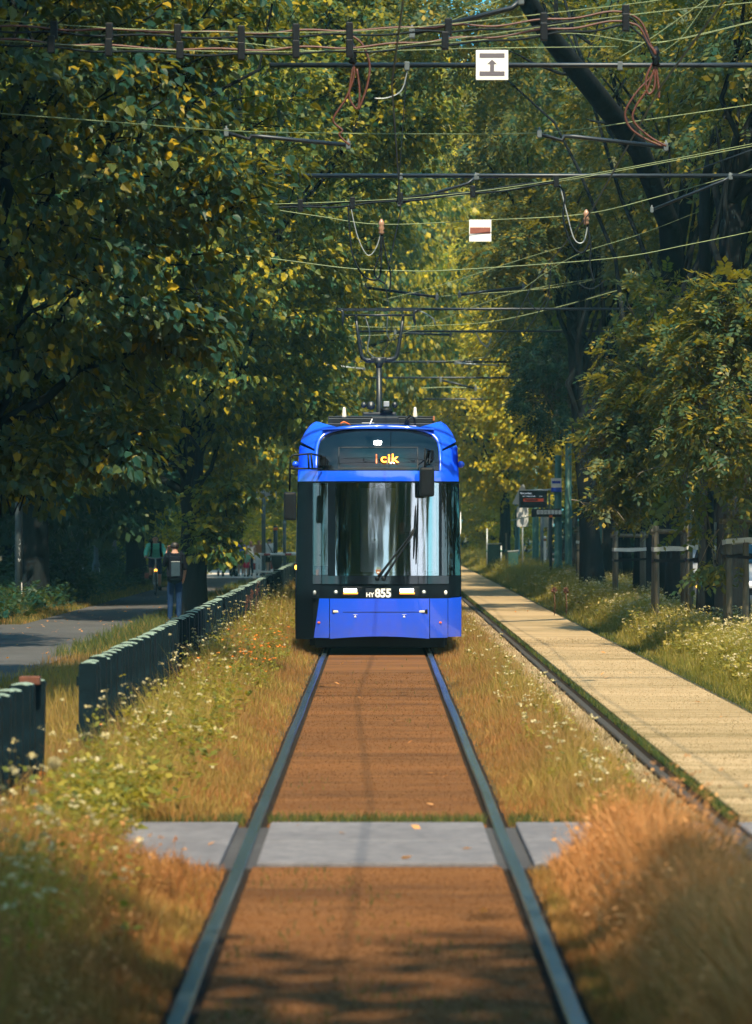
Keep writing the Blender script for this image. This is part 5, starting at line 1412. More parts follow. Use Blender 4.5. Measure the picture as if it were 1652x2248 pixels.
for lab, pts, m, r in [("brown cable dropping in an S from the left insulator to the steady arm", [(775, 132), (778, 165), (760, 215), (732, 262), (752, 285), (745, 296), (768, 318)], 'cable_brown', 0.012),
                    ("brown loop hanging left from the left cable end", [(778, 135), (770, 180), (768, 215), (785, 238), (790, 200), (784, 150)], 'cable_brown', 0.012),
                    ("thin brown loop right of the left cable end", [(768, 75), (795, 95), (812, 140), (806, 190), (788, 240)], 'cable_brown', 0.012),
                    ("brown loop hanging from the right cable end down to the steady arm", [(1441, 130), (1432, 165), (1400, 200), (1374, 245), (1385, 280), (1420, 305), (1455, 320)], 'cable_brown', 0.012),
                    ("inner brown loop at the right cable end", [(1443, 130), (1424, 190), (1396, 235), (1392, 265), (1425, 298), (1464, 320)], 'cable_brown', 0.012),
                    ("short brown loop pair below the right cable end", [(1440, 128), (1420, 170), (1424, 205), (1438, 190), (1440, 140), (1447, 190), (1448, 215)], 'cable_brown', 0.013)]:
    wire(lab, pts, 32.4, r, m, "feeder_cable_loop", "cable", CB)
CK = "black cable loops hanging under the second mast arm"
for lab, pts, m, r in [("black loop from the cable bundle down to the insulator left of the barred sign", [(765, 452), (768, 500), (775, 560), (800, 606), (832, 610), (838, 560), (838, 505)], 'cable_black', 0.015),
                    ("grey loop inside the black loop left of the barred sign", [(770, 452), (786, 520), (808, 560), (828, 540), (838, 500)], 'galv', 0.008),
                    ("black loop from the bundle end to the right insulator", [(1222, 402), (1240, 425), (1238, 480), (1255, 535), (1278, 555), (1294, 530), (1290, 485)], 'cable_black', 0.015),
                    ("grey loop inside the right hand black loop", [(1230, 405), (1246, 470), (1262, 525), (1282, 530), (1292, 490)], 'galv', 0.010),
                    ("black drop cable below the right insulator", [(1290, 490), (1298, 540), (1296, 580), (1306, 622)], 'cable_black', 0.013),
                    ("black drop cable below the left insulator", [(838, 505), (848, 560), (858, 600), (856, 640)], 'cable_black', 0.013),
                    ("second black drop cable below the left insulator", [(838, 505), (834, 555), (822, 600), (845, 622)], 'cable_black', 0.012)]:
    wire(lab, pts, 43.6, r, m, "feeder_cable_loop", "cable", CK)
for lab, px, py, y, m in (("dark bell insulator at the end of the left brown cables", 775, 118, 32.4, 'black'), ("dark bell insulator at the end of the right brown cables", 1441, 124, 32.4, 'black'),
                       ("brown banded insulator left of the barred sign", 838, 498, 43.6, 'porcelain'), ("brown banded insulator right of the barred sign", 1288, 477, 43.6, 'porcelain')):
    p = at(px, py, y); mb = MB(); mb.lathe([(0.02, -0.10), (0.045, -0.08), (0.03, -0.04), (0.048, -0.02), (0.03, 0.02), (0.046, 0.04), (0.03, 0.08), (0.012, 0.11)], 14, p)
    tag(mb.build("insulator", M[m]), lab, "insulator", "insulators on the span wires")

W_ = [("messenger wire just above the upper brown bundle", [(-60, 36), (0, 43), (240, 60), (500, 69), (770, 68), (1000, 50), (1380, 8), (1460, -4)], 31, 0.005),
      ("wire just above the lower brown bundle", [(-60, 82), (0, 88), (250, 103), (500, 112), (770, 108), (1000, 84), (1380, 32), (1652, 4), (1700, -2)], 30.6, 0.005),
      ("wire crossing the left end of the lower brown bundle", [(390, 79), (560, 96), (700, 111), (900, 109), (1045, 105), (1360, 101)], 32.5, 0.005),
      ("long span wire from the left edge past both bent steady arms", [(-60, 243, 30.9), (0, 248, 30.9), (250, 267, 31.2), (500, 286, 32.5), (700, 291), (900, 293), (1200, 290), (1420, 262), (1652, 229), (1720, 219)], 33.4, 0.006),
      ("span wire from the cable ring to the upper right edge", [(823, 110), (1000, 92), (1250, 72), (1440, 92), (1652, 48), (1720, 34)], 33, 0.005),
      ("upper of the double wires rising right from the black bundle", [(470, 452), (823, 439), (1010, 424), (1220, 395), (1460, 352), (1652, 315), (1720, 302)], 43, 0.006),
      ("lower of the double wires rising right from the black bundle", [(823, 444), (1010, 429), (1220, 399), (1460, 356), (1652, 320), (1720, 306)], 43.2, 0.006),
      ("span wire carrying the white sign with the brown bar", [(580, 456), (700, 474), (838, 492), (1060, 483), (1285, 469), (1450, 430), (1606, 386), (1652, 370), (1720, 346)], 43.6, 0.007),
      ("bright span wire above the pantograph from left foliage to right edge", [(455, 552), (620, 570), (760, 588), (880, 594), (1000, 592), (1340, 567), (1520, 535), (1652, 508), (1720, 494)], 47, 0.008),
      ("thin wire rising to the right below the bright span wire", [(1140, 640), (1260, 562), (1425, 507), (1652, 416), (1720, 388)], 50, 0.005),
      ("diagonal wire from the first mast arm to the top right", [(1360, 126), (1435, 80), (1500, 34), (1560, -6)], 33, 0.006),
      ("second diagonal wire fanning from the right cable end to the top", [(1441, 122), (1490, 88), (1525, 44), (1562, -10)], 32.6, 0.005),
      ("wire rising from the right cable end to the right edge", [(1441, 95), (1500, 82), (1580, 64), (1652, 46), (1720, 30)], 32.5, 0.005),
      ("diagonal wire at the top left of the first steady arm", [(805, 126), (905, 76), (1000, 40), (1110, -6)], 31.5, 0.005),
      ("yellowish wire behind the pantograph head sloping down right", [(700, 664), (850, 655), (1000, 648), (1250, 626), (1400, 580)], 68, 0.009),
      ("long wire crossing behind the pantograph head rising right", [(690, 705), (820, 718), (960, 714), (1085, 705), (1240, 670), (1380, 630)], 73, 0.010),
      ("wire running from the pantograph frame to the right trees", [(660, 742), (900, 733), (1150, 727), (1400, 715)], 79, 0.010),
      ("diagonal wire from the fourth mast arm up to the right trunk", [(980, 793), (1110, 780), (1260, 768), (1370, 755)], 93, 0.012),
      ("shallow diagonal wire crossing above the pantograph head", [(840, 658), (960, 628), (1110, 580), (1240, 540)], 60, 0.006),
      ("diagonal wire falling left from the right trunk behind the pantograph", [(930, 714), (1020, 680), (1140, 640), (1300, 612)], 70, 0.008),
      ("far thin wire over the right hand track left of the trunk", [(860, 740), (960, 705), (1080, 660), (1180, 610)], 76, 0.007),
      ("grey wire hanging below the fifth mast arm", [(925, 852), (990, 850), (1060, 853)], 108, 0.02),
      ("farthest pale wire beyond the tram stop mast", [(850, 905), (1000, 897), (1160, 906)], 140, 0.02)]
for lab, pts, y, r in W_: wire(lab, pts, y, r)
for lab, pts, y in [("short curved jumper cable left below the first mast arm", [(823, 215), (850, 214), (880, 200), (892, 168), (894, 148)], 33),
                 ("vertical dropper from the first mast arm to the second", [(894, 148), (886, 260), (877, 385), (872, 446)], 38),
                 ("curved jumper right of the pantograph head", [(910, 678), (935, 688), (952, 700), (956, 712)], 70),
                 ("thin jumper hanging inside the pantograph frame", [(800, 690), (812, 730), (808, 770), (830, 790)], 71),
                 ("second jumper hanging inside the pantograph frame", [(852, 690), (850, 730), (858, 748)], 71),
                 ("pale jumper loop under the third mast arm", [(1046, 730), (1058, 752), (1072, 760), (1078, 740)], 78),
                 ("dark jumper loop below the bright span wire", [(1160, 635), (1162, 660), (1180, 680), (1200, 672), (1208, 640)], 60),
                 ("dark twisted dropper left of the right trunk", [(1210, 580), (1205, 640), (1180, 690), (1152, 730)], 62),
                 ("dark fork of jumpers hanging by the right trunk", [(1275, 590), (1270, 620), (1300, 634), (1330, 615)], 55)]:
    wire(lab, pts, y, 0.012 * y / 60, 'cable_black' if "dark" in lab or "dropper" in lab else 'galv', "jumper_cable", "cable", "short jumper cables on the overhead line")

# two white signs
p = at(1081, 142, 32.9)
t = thing("arrow_sign", "white square sign with grey arrow between two bars, hung on the mast arm", "sign", p)
s = 0.167; mb = MB(); mb.box(-s, s, -0.012, 0.0, -0.155, 0.155, 0.006); pl = mb.build("plate", M['white'], t)
mb = MB(); mb.box(-0.13, 0.13, -0.015, -0.0125, 0.075, 0.122); mb.box(-0.13, 0.13, -0.015, -0.0125, -0.112, -0.065); mb.prism([(-0.022, -0.062), (0.022, -0.062), (0.022, 0.01), (0.05, 0.01), (0.0, 0.058), (-0.05, 0.01), (-0.022, 0.01)], -0.015, -0.0125); mb.build("arrow_mark", M['sign_mark'], pl)
mb = MB(); mb.box(-0.13, -0.10, -0.004, 0.05, 0.14, 0.17); mb.box(0.10, 0.13, -0.004, 0.05, 0.14, 0.17); mb.build("bracket", M['black'], t)
p = at(1055, 506, 43.55)
t = thing("bar_sign", "white square sign with one brown bar, hung on the span wire", "sign", p)
mb = MB(); mb.box(-0.152, 0.152, -0.012, 0.0, -0.15, 0.15, 0.006); pl = mb.build("plate", M['white'], t)
mb = MB(); mb.box(-0.14, 0.14, -0.015, -0.0125, -0.04, 0.045); mb.build("bar_mark", M['sign_brown'], pl)
mb = MB(); mb.box(-0.15, -0.13, 0.0, 0.02, 0.12, 0.17); mb.box(0.13, 0.15, 0.0, 0.02, 0.12, 0.17); mb.build("bracket", M['black'], t)

# ------------------------------------------------------------------ green post fence
def fence(label, y0, y1, step, x=-2.31):
    t = thing("post_fence", label, "fence", (x, y0, 0), group="green post fences left of the tram track")
    k = 0; y = y0; rng = np.random.default_rng(4)
    mbr = MB()
    for z in (0.18, 0.56): mbr.box(-0.085, -0.06, -0.0, y1 - y0, z, z + 0.07)
    mbr.build("rail", M['fence'], t)
    proto = None
    while y <= y1 + 0.01:
        if proto is None:
            mb = MB()
            mb.prism([(-0.06, -0.25), (0.082, -0.25), (0.082, 0.728), (0.072, 0.741), (-0.05, 0.741), (-0.06, 0.728)], -0.035, 0.035)
            proto = mb.build("post", M['fence'], t)
            mb = MB(); mb.sheet(lambda u, v: (L(-0.045, 0.072, u), L(-0.034, 0.034, v), 0.7445 + 0.013 * math.sin(math.pi * u)), 8, 2, 0.01, tv=(0, 0, -1)); c0 = mb.build("post_cap", M['fence_cap'], proto)
            o = proto
        else:
            o = proto.copy(); COL.objects.link(o); o.parent = t
            c = c0.copy(); COL.objects.link(c); c.parent = o
        o.location = (rng.normal(0, 0.006), y - y0, rng.normal(0, 0.01) + float(gz(x, y)))
        o.rotation_euler = (rng.normal(0, 0.012), rng.normal(0, 0.012), rng.normal(0, 0.05))
        y += step
    return t
fence("long green post fence running from the gap to the tram", 25.4, 108, 0.4)
nf = fence("short end of green post fence at the left picture edge", 17.0, 22.9, 0.4, -2.46)
mb = MB(); mb.box(-0.062, 0.085, 5.45, 5.545, 0.715, 0.775, 0.01); mb.build("end_cap", M['seed_brown'], nf)

# ------------------------------------------------------------------ tram stop on the right
def gpt(px, y, dz=0.0): x = (px - 828) / F * y; return Vector((x, y, float(gz(x, y)) - 0.05 + dz))
def zat(py, y): return H - (py - 1147) / F * y

y = 108; g = gpt(1150, y)
t = thing("departure_board", "black electronic board with white and red rows at the tram stop", "display board", g)
w = 0.475; zc = zat(1096, y) - g.z; hh = 0.29; ox = (1171 - 1150) / F * y
mb = MB(); mb.box(ox - w, ox + w, -0.09, 0.09, zc - hh, zc + hh, 0.015); bd = mb.build("board_case", M['display'], t)
mb = MB(); mb.box(ox - w - 0.02, ox + w + 0.02, -0.12, 0.12, zc + hh, zc + hh + 0.03, 0.008); mb.tube([(ox - 0.2, 0, zc + hh + 0.02), (ox + 0.6, 0, zc + hh + 0.04)], 0.02, 6); mb.build("board_roof", M['galv'], bd)
text_obj("board_heading", "Park Jordana", 0.075, M['board_text'], bd, (ox - w + 0.04, -0.0925, zc + 0.2), align='LEFT', extrude=0.001)
mb = MB()
for (a, b) in ((-0.36, -0.29), (-0.24, 0.08), (0.20, 0.31)): mb.box(ox + a, ox + b, -0.0935, -0.0905, zc + 0.095, zc + 0.105)
mb.build("board_line", M['board_text'], bd)
mb = MB()
for z in (0.0, -0.075): mb.box(ox - 0.33, ox + 0.36, -0.0935, -0.0905, zc + z, zc + z + 0.022)
mb.box(ox - 0.33, ox - 0.30, -0.0935, -0.0905, zc - 0.053, zc); mb.box(ox + 0.16, ox + 0.34, -0.0935, -0.0905, zc - 0.053, zc)
mb.build("board_row", M['led_red'], bd)
mb = MB(); mb.tube([(ox + 0.3, 0.02, -0.3), (ox + 0.3, 0.02, zc - hh)], 0.06, 10); mb.build("post", M['pole_grey'], t)

y = 112; g = gpt(1148, y)
t = thing("road_sign", "grey back of a triangular road sign with a square plate below", "road sign", g)
zc = zat(1099, y) - g.z; a = 0.36
mb = MB(); mb.prism([(-0.36, zc - 0.1), (-0.33, zc - 0.13), (0.33, zc - 0.13), (0.36, zc - 0.1), (0.04, zc + 0.57), (-0.04, zc + 0.57)], -0.012, 0.0); mb.build("triangle_plate", M['sign_grey'], t)
mb = MB(); mb.box(-0.2, 0.2, -0.012, 0.0, zc - 0.92, zc - 0.22, 0.006); mb.build("square_plate", M['sign_grey'], t)
mb = MB(); mb.tube([(0, 0.03, -0.3), (0, 0.03, zc + 0.5)], 0.03, 10); mb.build("post", M['galv'], t)
mb = MB(); mb.box(0.09, 0.13, -0.016, -0.0125, zc - 0.6, zc - 0.42); mb.build("sticker", M['white'], t)

y = 100; g = gpt(1226, y)
t = thing("stop_post", "green grey mast post with line number strip and blue white stop sign", "stop sign", g)
mb = MB(); mb.lathe([(0.15, -0.3), (0.15, 0.5), (0.12, 0.55), (0.105, zat(1000, y) - g.z), (0, zat(1000, y) - g.z + 0.02)], 16); mb.build("post", M['pole_green'], t)
z = zat(1124, y) - g.z; x0 = (1178 - 1226) / F * y; x1 = (1233 - 1226) / F * y
mb = MB(); mb.box((1167 - 1226) / F * y, x1, -0.2, -0.13, z - 0.16, z + 0.10, 0.01); st = mb.build("number_strip", M['cab_dark'], t)
for k in range(7):
    a = L(x0, x1, k / 7); mb = MB(); mb.box(a + 0.008, a + (x1 - x0) / 7 - 0.008, -0.206, -0.2, z - 0.07, z + 0.06, 0.004); tl = mb.build("number_tile", M['white'], st)
    if k < 3: text_obj("tile_text", ("0", "k", "208")[k], (0.09, 0.09, 0.05)[k], M['sign_mark'], tl, ((a + a + (x1 - x0) / 7) / 2, -0.208, z), extrude=0.001)
mb = MB(); zz = zat(1108, y) - g.z; mb.box((1158 - 1226) / F * y, (1204 - 1226) / F * y, -0.12, 0.5, zz - 0.02, zz + 0.01, 0, Matrix.Rotation(-0.22, 3, 'Y'), (0, 0, -0.22)); mb.build("shelf_plate", M['fence_cap'], t)
xs0, xs1 = (1210 - 1226) / F * y, (1233 - 1226) / F * y; zb_, zt_ = zat(1080, y) - g.z, zat(1050, y) - g.z
mb = MB(); mb.box(xs0, xs1, -0.18, -0.15, L(zb_, zt_, 0.32), zt_, 0.006); sg = mb.build("stop_sign_plate", M['white'], t)
mb = MB(); mb.box(xs0, xs1, -0.18, -0.15, zb_, L(zb_, zt_, 0.32) - 0.002, 0.004); mb.build("stop_sign_foot", M['blue_sign'], t)
mb = MB(); mb.box(xs0 + 0.03, xs1 - 0.03, -0.184, -0.181, L(zb_, zt_, 0.62), L(zb_, zt_, 0.80)); mb.build("tram_mark", M['blue_sign'], sg)

y = 96; g = gpt(1210, y)
t = thing("bollard_post", "dark slim post with an orange cap left of the stop post", "post", g)
mb = MB(); mb.tube([(0, 0, -0.3), (0, 0, zat(1136, y) - g.z)], 0.05, 10); mb.build("post", M['black_metal'], t)
mb = MB(); mb.tube([(0, 0, zat(1136, y) - g.z), (0, 0, zat(1131, y) - g.z)], 0.052, 10); mb.build("cap", M['orange'], t)
y = 118; g = gpt(1196, y)
t = thing("marker_post", "white painted guard post in the shade between the two stop masts", "post", g)
mb = MB(); mb.lathe([(0.07, -0.3), (0.07, 1.25), (0.05, 1.3), (0, 1.32)], 12); mb.build("post", M['white'], t)
mb = MB(); mb.lathe([(0.072, 1.12), (0.073, 1.2), (0.072, 1.22)], 12); mb.build("reflector_band", M['c_tan'], t)
y = 122; g = gpt(1204, y); t = thing("notice_plate", "pale grey plate on a pole behind the number strip", "sign", g)
zc = zat(1140, y) - g.z; mb = MB(); mb.box(-0.2, 0.2, -0.01, 0, zc - 0.3, zc + 0.3, 0.004); mb.build("plate", M['sign_grey'], t); mb = MB(); mb.tube([(0, 0.03, -0.3), (0, 0.03, zc + 0.3)], 0.03, 8); mb.build("post", M['galv'], t)
y = 118; g = gpt(1207, y); t = thing("timetable_plate", "pale plate high up between the leaves above the stop sign", "sign", g)
zc = zat(1025, y) - g.z; mb = MB(); mb.prism([(-0.14, zc - 0.34), (0.15, zc - 0.34), (0.17, zc - 0.3), (0.17, zc + 0.3), (0.1, zc + 0.36), (-0.1, zc + 0.36), (-0.16, zc + 0.28)], -0.012, 0.0); mb.build("plate", M['sign_grey'], t); mb = MB(); mb.tube([(0, 0.03, -0.3), (0, 0.03, zc + 0.3)], 0.035, 8); mb.build("post", M['pole_grey'], t)
for px, y, lab, w, h in ((1127, 112, "dark green litter bin in the grass below the departure board", 0.36, 0.78), (1085, 122, "greener litter bin farther back beside two grey posts", 0.5, 1.0)):
    g = gpt(px, y); t = thing("litter_bin", lab, "litter bin", g, group="litter bins at the tram stop")
    mb = MB(); mb.box(-w / 2, w / 2, -w / 2, w / 2, 0.1, h, 0.03); mb.build("bin_body", M['bin_green'], t)
    mb = MB(); mb.prism([(-w / 2 - 0.02, h), (w / 2 + 0.02, h + 0.03), (w / 2 + 0.02, h + 0.06), (-w / 2 - 0.02, h + 0.03)], -w / 2 - 0.02, w / 2 + 0.02); mb.build("bin_lid", M['galv'], t)
    mb = MB(); mb.tube([(0, 0, -0.2), (0, 0, 0.12)], 0.05, 8); mb.build("foot", M['black_metal'], t)
for px, y, top, lab, r in ((1070, 124, 1160, "thin grey post with a green band left of the bins", 0.028), (1097, 124, 1200, "left of the two short grey posts behind the bins", 0.03), (1101, 124, 1198, "right of the two short grey posts behind the bins", 0.03), (1112, 120, 1170, "thin brown post right of the short grey posts", 0.035)):
    g = gpt(px, y); t = thing("sign_post", lab, "post", g, group="thin posts near the bins")
    mb = MB(); mb.tube([(0, 0, -0.2), (0, 0, zat(top, y) - g.z)], r, 8); mb.build("post", M['galv'] if "brown" not in lab else M['stake'], t)
    mb = MB(); mb.tube([(0, 0, zat(1212, y) - g.z), (0, 0, zat(1207, y) - g.z)], r * 1.25, 8); mb.build("band", M['pole_green'], t)
y = 64; g = gpt(1522, 100); t = thing("lamp_post", "pale grey lamp post seen above the silver car", "lamp post", g)
mb = MB(); mb.lathe([(0.13, -0.3), (0.13, 1.0), (0.085, 1.05), (0.06, 6.0), (0, 6.02)], 12); mb.build("pole", M['galv'], t)
mb = MB(); mb.tube([(0, 0, 5.9), (0, 0, 6.5), (-0.3, 0, 6.8), (-1.0, 0, 6.85)], 0.04, 8); l = mb.build("bracket", M['galv'], t)
mb = MB(); mb.box(-1.5, -0.95, -0.1, 0.1, 6.8, 6.9, 0.03); mb.build("lamp_head", M['galv'], t)

# ------------------------------------------------------------------ car and van on the right hand road
def vehicle(name, label, cat, x, y, sections, w, paint, roof_z, hl, rz=0.0):
    t = thing(name, label, cat, (x, y, float(gz(x, y)) - 0.03), rz)
    # sections: (y, z_low, z_belt, half width at belt, z_roof or None, half width at roof)
    mb = MB(); vs = []; n = 14
    for (yy, zl, zb, hb, zr, hr) in sections:
        zr = zb + 0.01 if zr is None else zr; hr = hb * 0.98 if hr is None else hr
        half = [(hb * 0.88, zl), (hb, zl + 0.12), (hb * 1.01, (zl + zb) / 2), (hb * 0.985, zb), (L(hb, hr, 0.5), L(zb, zr, 0.5)), (hr, zr - 0.03 * (zr > zb + 0.05)), (hr * 0.7, zr)]
        vs += [(a, yy, b) for a, b in half] + [(-a, yy, b) for a, b in reversed(half)]
    fs = [(i * n + k, i * n + (k + 1) % n, (i + 1) * n + (k + 1) % n, (i + 1) * n + k) for i in range(len(sections) - 1) for k in range(n)]
    fs += [tuple(reversed(range(n))), tuple((len(sections) - 1) * n + k for k in range(n))]
    mb.add(vs, fs, True); body = mb.build("body", paint, t)
    return t
car = vehicle("parked_car", "dark silver car with a lit amber headlight behind the right hand trunks", "car", 6.86, 60,
              [(0.0, 0.25, 0.62, 0.72, None, None), (0.12, 0.2, 0.74, 0.84, None, None), (0.9, 0.2, 0.92, 0.89, None, None), (1.05, 0.2, 0.95, 0.90, 0.99, 0.86), (1.75, 0.2, 0.97, 0.90, 1.45, 0.66), (2.9, 0.2, 0.98, 0.90, 1.49, 0.66), (3.6, 0.2, 0.98, 0.89, 1.40, 0.64), (4.15, 0.25, 0.95, 0.84, 1.0, 0.8), (4.3, 0.3, 0.8, 0.78, None, None)], 1.8, M['car'], 1.49, None)
mb = MB(); mb.sheet(lambda u, v: (L(-1, 1, u) * L(0.80, 0.62, v), L(1.08, 1.74, v) - 0.05 + 0.06 * (2 * u - 1) ** 2, L(1.02, 1.42, v)), 8, 4, 0.01); mb.build("windscreen", M['black_gloss'], car)
for sx in (-1, 1):
    mb = MB(); mb.sheet(lambda u, v: (sx * L(0.90, 0.685, v) + sx * 0.004, L(L(1.25, 1.85, v), L(3.75, 3.45, v), u), L(1.0, 1.40, v)), 6, 3, -0.006 * sx, tv=(1, 0, 0)); mb.build("side_window", M['black_gloss'], car)
    mb = MB(); mb.ball((sx * 0.66, 0.07, 0.66), (0.15, 0.09, 0.085)); mb.build("headlight", M['lamp_on'] if sx < 0 else M['galv'], car)
    mb = MB(); mb.ball((sx * 0.72, 0.07, 0.58), (0.13, 0.08, 0.05)); mb.build("turn_lamp", M['amber_lamp'] if sx < 0 else M['orange'], car)
    mb = MB(); mb.ball((sx * 1.0, 1.35, 1.02), (0.11, 0.06, 0.075)); mb.build("wing_mirror", M['black'], car)
    for yy in (0.85, 3.4):
        mb = MB(); mb.lathe([(0.05, -0.1), (0.27, -0.1), (0.315, -0.06), (0.315, 0.06), (0.27, 0.1), (0.05, 0.1)], 24, (sx * 0.80, yy, 0.315), Matrix.Rotation(math.pi / 2, 3, 'Y')); wl = mb.build("wheel", M['black'], car)
        mb = MB(); mb.lathe([(0.02, -0.105), (0.19, -0.105), (0.2, 0.105), (0.02, 0.11)], 18, (sx * 0.80, yy, 0.315), Matrix.Rotation(math.pi / 2, 3, 'Y')); mb.build("rim", M['galv'], wl)
mb = MB(); mb.box(-0.4, 0.4, -0.02, 0.04, 0.42, 0.56, 0.02); mb.build("grille", M['black'], car)
# ------------------------------------------------------------------ left side: poles, barrier, people
def step_pole(label, px, y, r_low, r_up, z_step, graffiti=False, top=7.5, m='pole_grey', strip=True):
    g = gpt(px, y)
    t = thing("lamp_post", label, "lamp post", g, group="grey lamp posts left of the path")
    mb = MB(); mb.lathe([(r_low, -0.3), (r_low, z_step), (r_up * 1.15, z_step + 0.1), (r_up, z_step + 0.16), (r_up * 0.75, top), (0, top + 0.02)], 14); mb.build("pole", M[m], t)
    mb = MB(); mb.tube([(0, 0, top - 0.1), (0.1, 0, top + 0.6), (0.7, 0, top + 0.9), (1.3, 0, top + 0.95)], [0.05, 0.045, 0.04, 0.04], 8); a = mb.build("bracket", M[m], t)
    mb = MB(); mb.box(1.2, 1.8, -0.12, 0.12, top + 0.88, top + 1.0, 0.04); mb.build("lamp_head", M['galv'], t)
    if strip:
        mb = MB(); mb.box(r_low * 0.80, r_low * 0.98, -r_low * 0.62, -r_low * 0.15, 0.35, 0.62, 0.004); mb.build("reflector", M['white'], t)
    if graffiti:
        rng = np.random.default_rng(2); mb = MB()
        for k in range(5):
            z0 = 1.1 + 0.12 * k
            an = [(-1.5 + rng.uniform(-0.1, 0.6)) for _ in range(5)]
            mb.tube([(math.cos(a) * (r_low + 0.003), math.sin(a) * (r_low + 0.003), z0 + rng.uniform(0, 0.12)) for a in sorted(an)], 0.006, 4)
        mb.build("graffiti", M['sign_grey'], t)
step_pole("thick plain pole with pale scrawl at the left edge", 41, 75, 0.088, 0.086, 3.0, True)
step_pole("slim lamp post with a stepped base behind the dark bush", 136, 100, 0.11, 0.055, 0.72, strip=False)
step_pole("lamp post with a broad stepped base and bright reflector", 172, 104, 0.17, 0.07, 0.75)
step_pole("darker lamp post right of the broad stepped one", 211, 106, 0.13, 0.075, 0.72)
step_pole("lamp post with a wide base nearest the leaning tree", 251, 112, 0.16, 0.075, 0.78)

y = 121; g0 = gpt(559, y)
t = thing("street_barrier", "white and red striped tube barrier at the end of the path", "barrier", g0, group="white and red tube barriers")
xr = (668 - 559) / F * y; zt = 0.93
mb = MB(); mb.tube(smooth([(0, 0, -0.2), (0, 0, 0.45), (0, 0, zt - 0.18), (0.05, 0, zt - 0.06), (0.17, 0, zt), (0.5, 0, zt), (xr, 0, zt), (xr, 0, zt)], 5), 0.042, 10); fr = mb.build("frame", M['white'], t)
mb = MB(); mb.tube([(0, 0, 0.27), (xr, 0, 0.27)], 0.034, 8); mb.build("lower_rail", M['white'], t)
mb = MB(); mb.tube([(0, 0, -0.2), (0, 0, 0.22)], 0.07, 10); mb.build("post_foot", M['white'], t)
mb = MB()
for a in (0.36, 1.16): mb.tube([(a, 0, zt), (a + 0.24, 0, zt)], 0.044, 10)
mb.build("red_band", M['red'], fr)
mb = MB(); mb.tube([(0.0, 0, 0.35), (0.0, 0, 0.6)], 0.0455, 10); mb.build("red_band", M['red'], fr)
y = 127; g0 = gpt(597, y)
t = thing("street_barrier", "second striped barrier standing just behind the first", "barrier", g0, group="white and red tube barriers")
xr = (680 - 597) / F * y
mb = MB(); mb.tube(smooth([(0, 0, -0.2), (0, 0, 0.45), (0, 0, zt - 0.18), (0.05, 0, zt - 0.06), (0.17, 0, zt), (0.5, 0, zt), (xr, 0, zt)], 5), 0.042, 10); fr = mb.build("frame", M['white'], t)
mb = MB(); mb.tube([(0.0, 0, 0.30), (0.0, 0, 0.64)], 0.0455, 10); mb.build("red_band", M['red'], fr)
mb = MB(); mb.tube([(0, 0, 0.27), (xr, 0, 0.27)], 0.034, 8); mb.build("lower_rail", M['white'], t)
for px, y, r, lab, top in ((579, 124, 0.08, "grey post nearest the white shirted man", 3.4), (605, 125, 0.085, "black post with an orange band, carrying the litter bag", 2.0), (625, 125, 0.065, "slim grey post closest to the tram", 2.2)):
    g = gpt(px, y); t = thing("street_post", lab, "post", g, group="posts around the barrier")
    mb = MB(); mb.lathe([(r, -0.2), (r, top), (0, top + 0.02)], 14); mb.build("post", M['black_metal'] if "black" in lab else M['pole_grey'], t)
    mb = MB(); mb.lathe([(r * 1.04, top - 0.16), (r * 1.04, top - 0.06)], 14); mb.build("band", M['orange'] if "black" in lab else M['galv'], t)
    if top > 3: mb = MB(); mb.box(-0.3, 0.5, -0.04, 0.04, top - 0.35, top - 0.05, 0.01); mb.build("plate", M['sign_grey'], t)
g = gpt(608, 124.5); t = thing("litter_bag", "black bulging litter bag hanging on the black post", "litter bag", g + Vector((0, -0.1, 0.3)))
mb = MB(); mb.lathe([(0.05, 0.0), (0.17, 0.1), (0.22, 0.3), (0.22, 0.5), (0.19, 0.62), (0.0, 0.63)], 16); mb.build("bag", M['black'], t)
mb = MB(); mb.lathe([(0.20, 0.58), (0.21, 0.62), (0.19, 0.64)], 16); mb.build("ring", M['galv'], t)
g = gpt(612, 129); t = thing("stone_planter", "low grey stone block behind the barrier", "planter", g)
mb = MB(); mb.box(-0.5, 0.5, -0.3, 0.3, 0, 0.5, 0.03); mb.build("block", M['concrete'], t)
mb = MB(); mb.box(-0.42, 0.42, -0.22, 0.22, 0.48, 0.52); mb.build("soil", M['soil'], t)


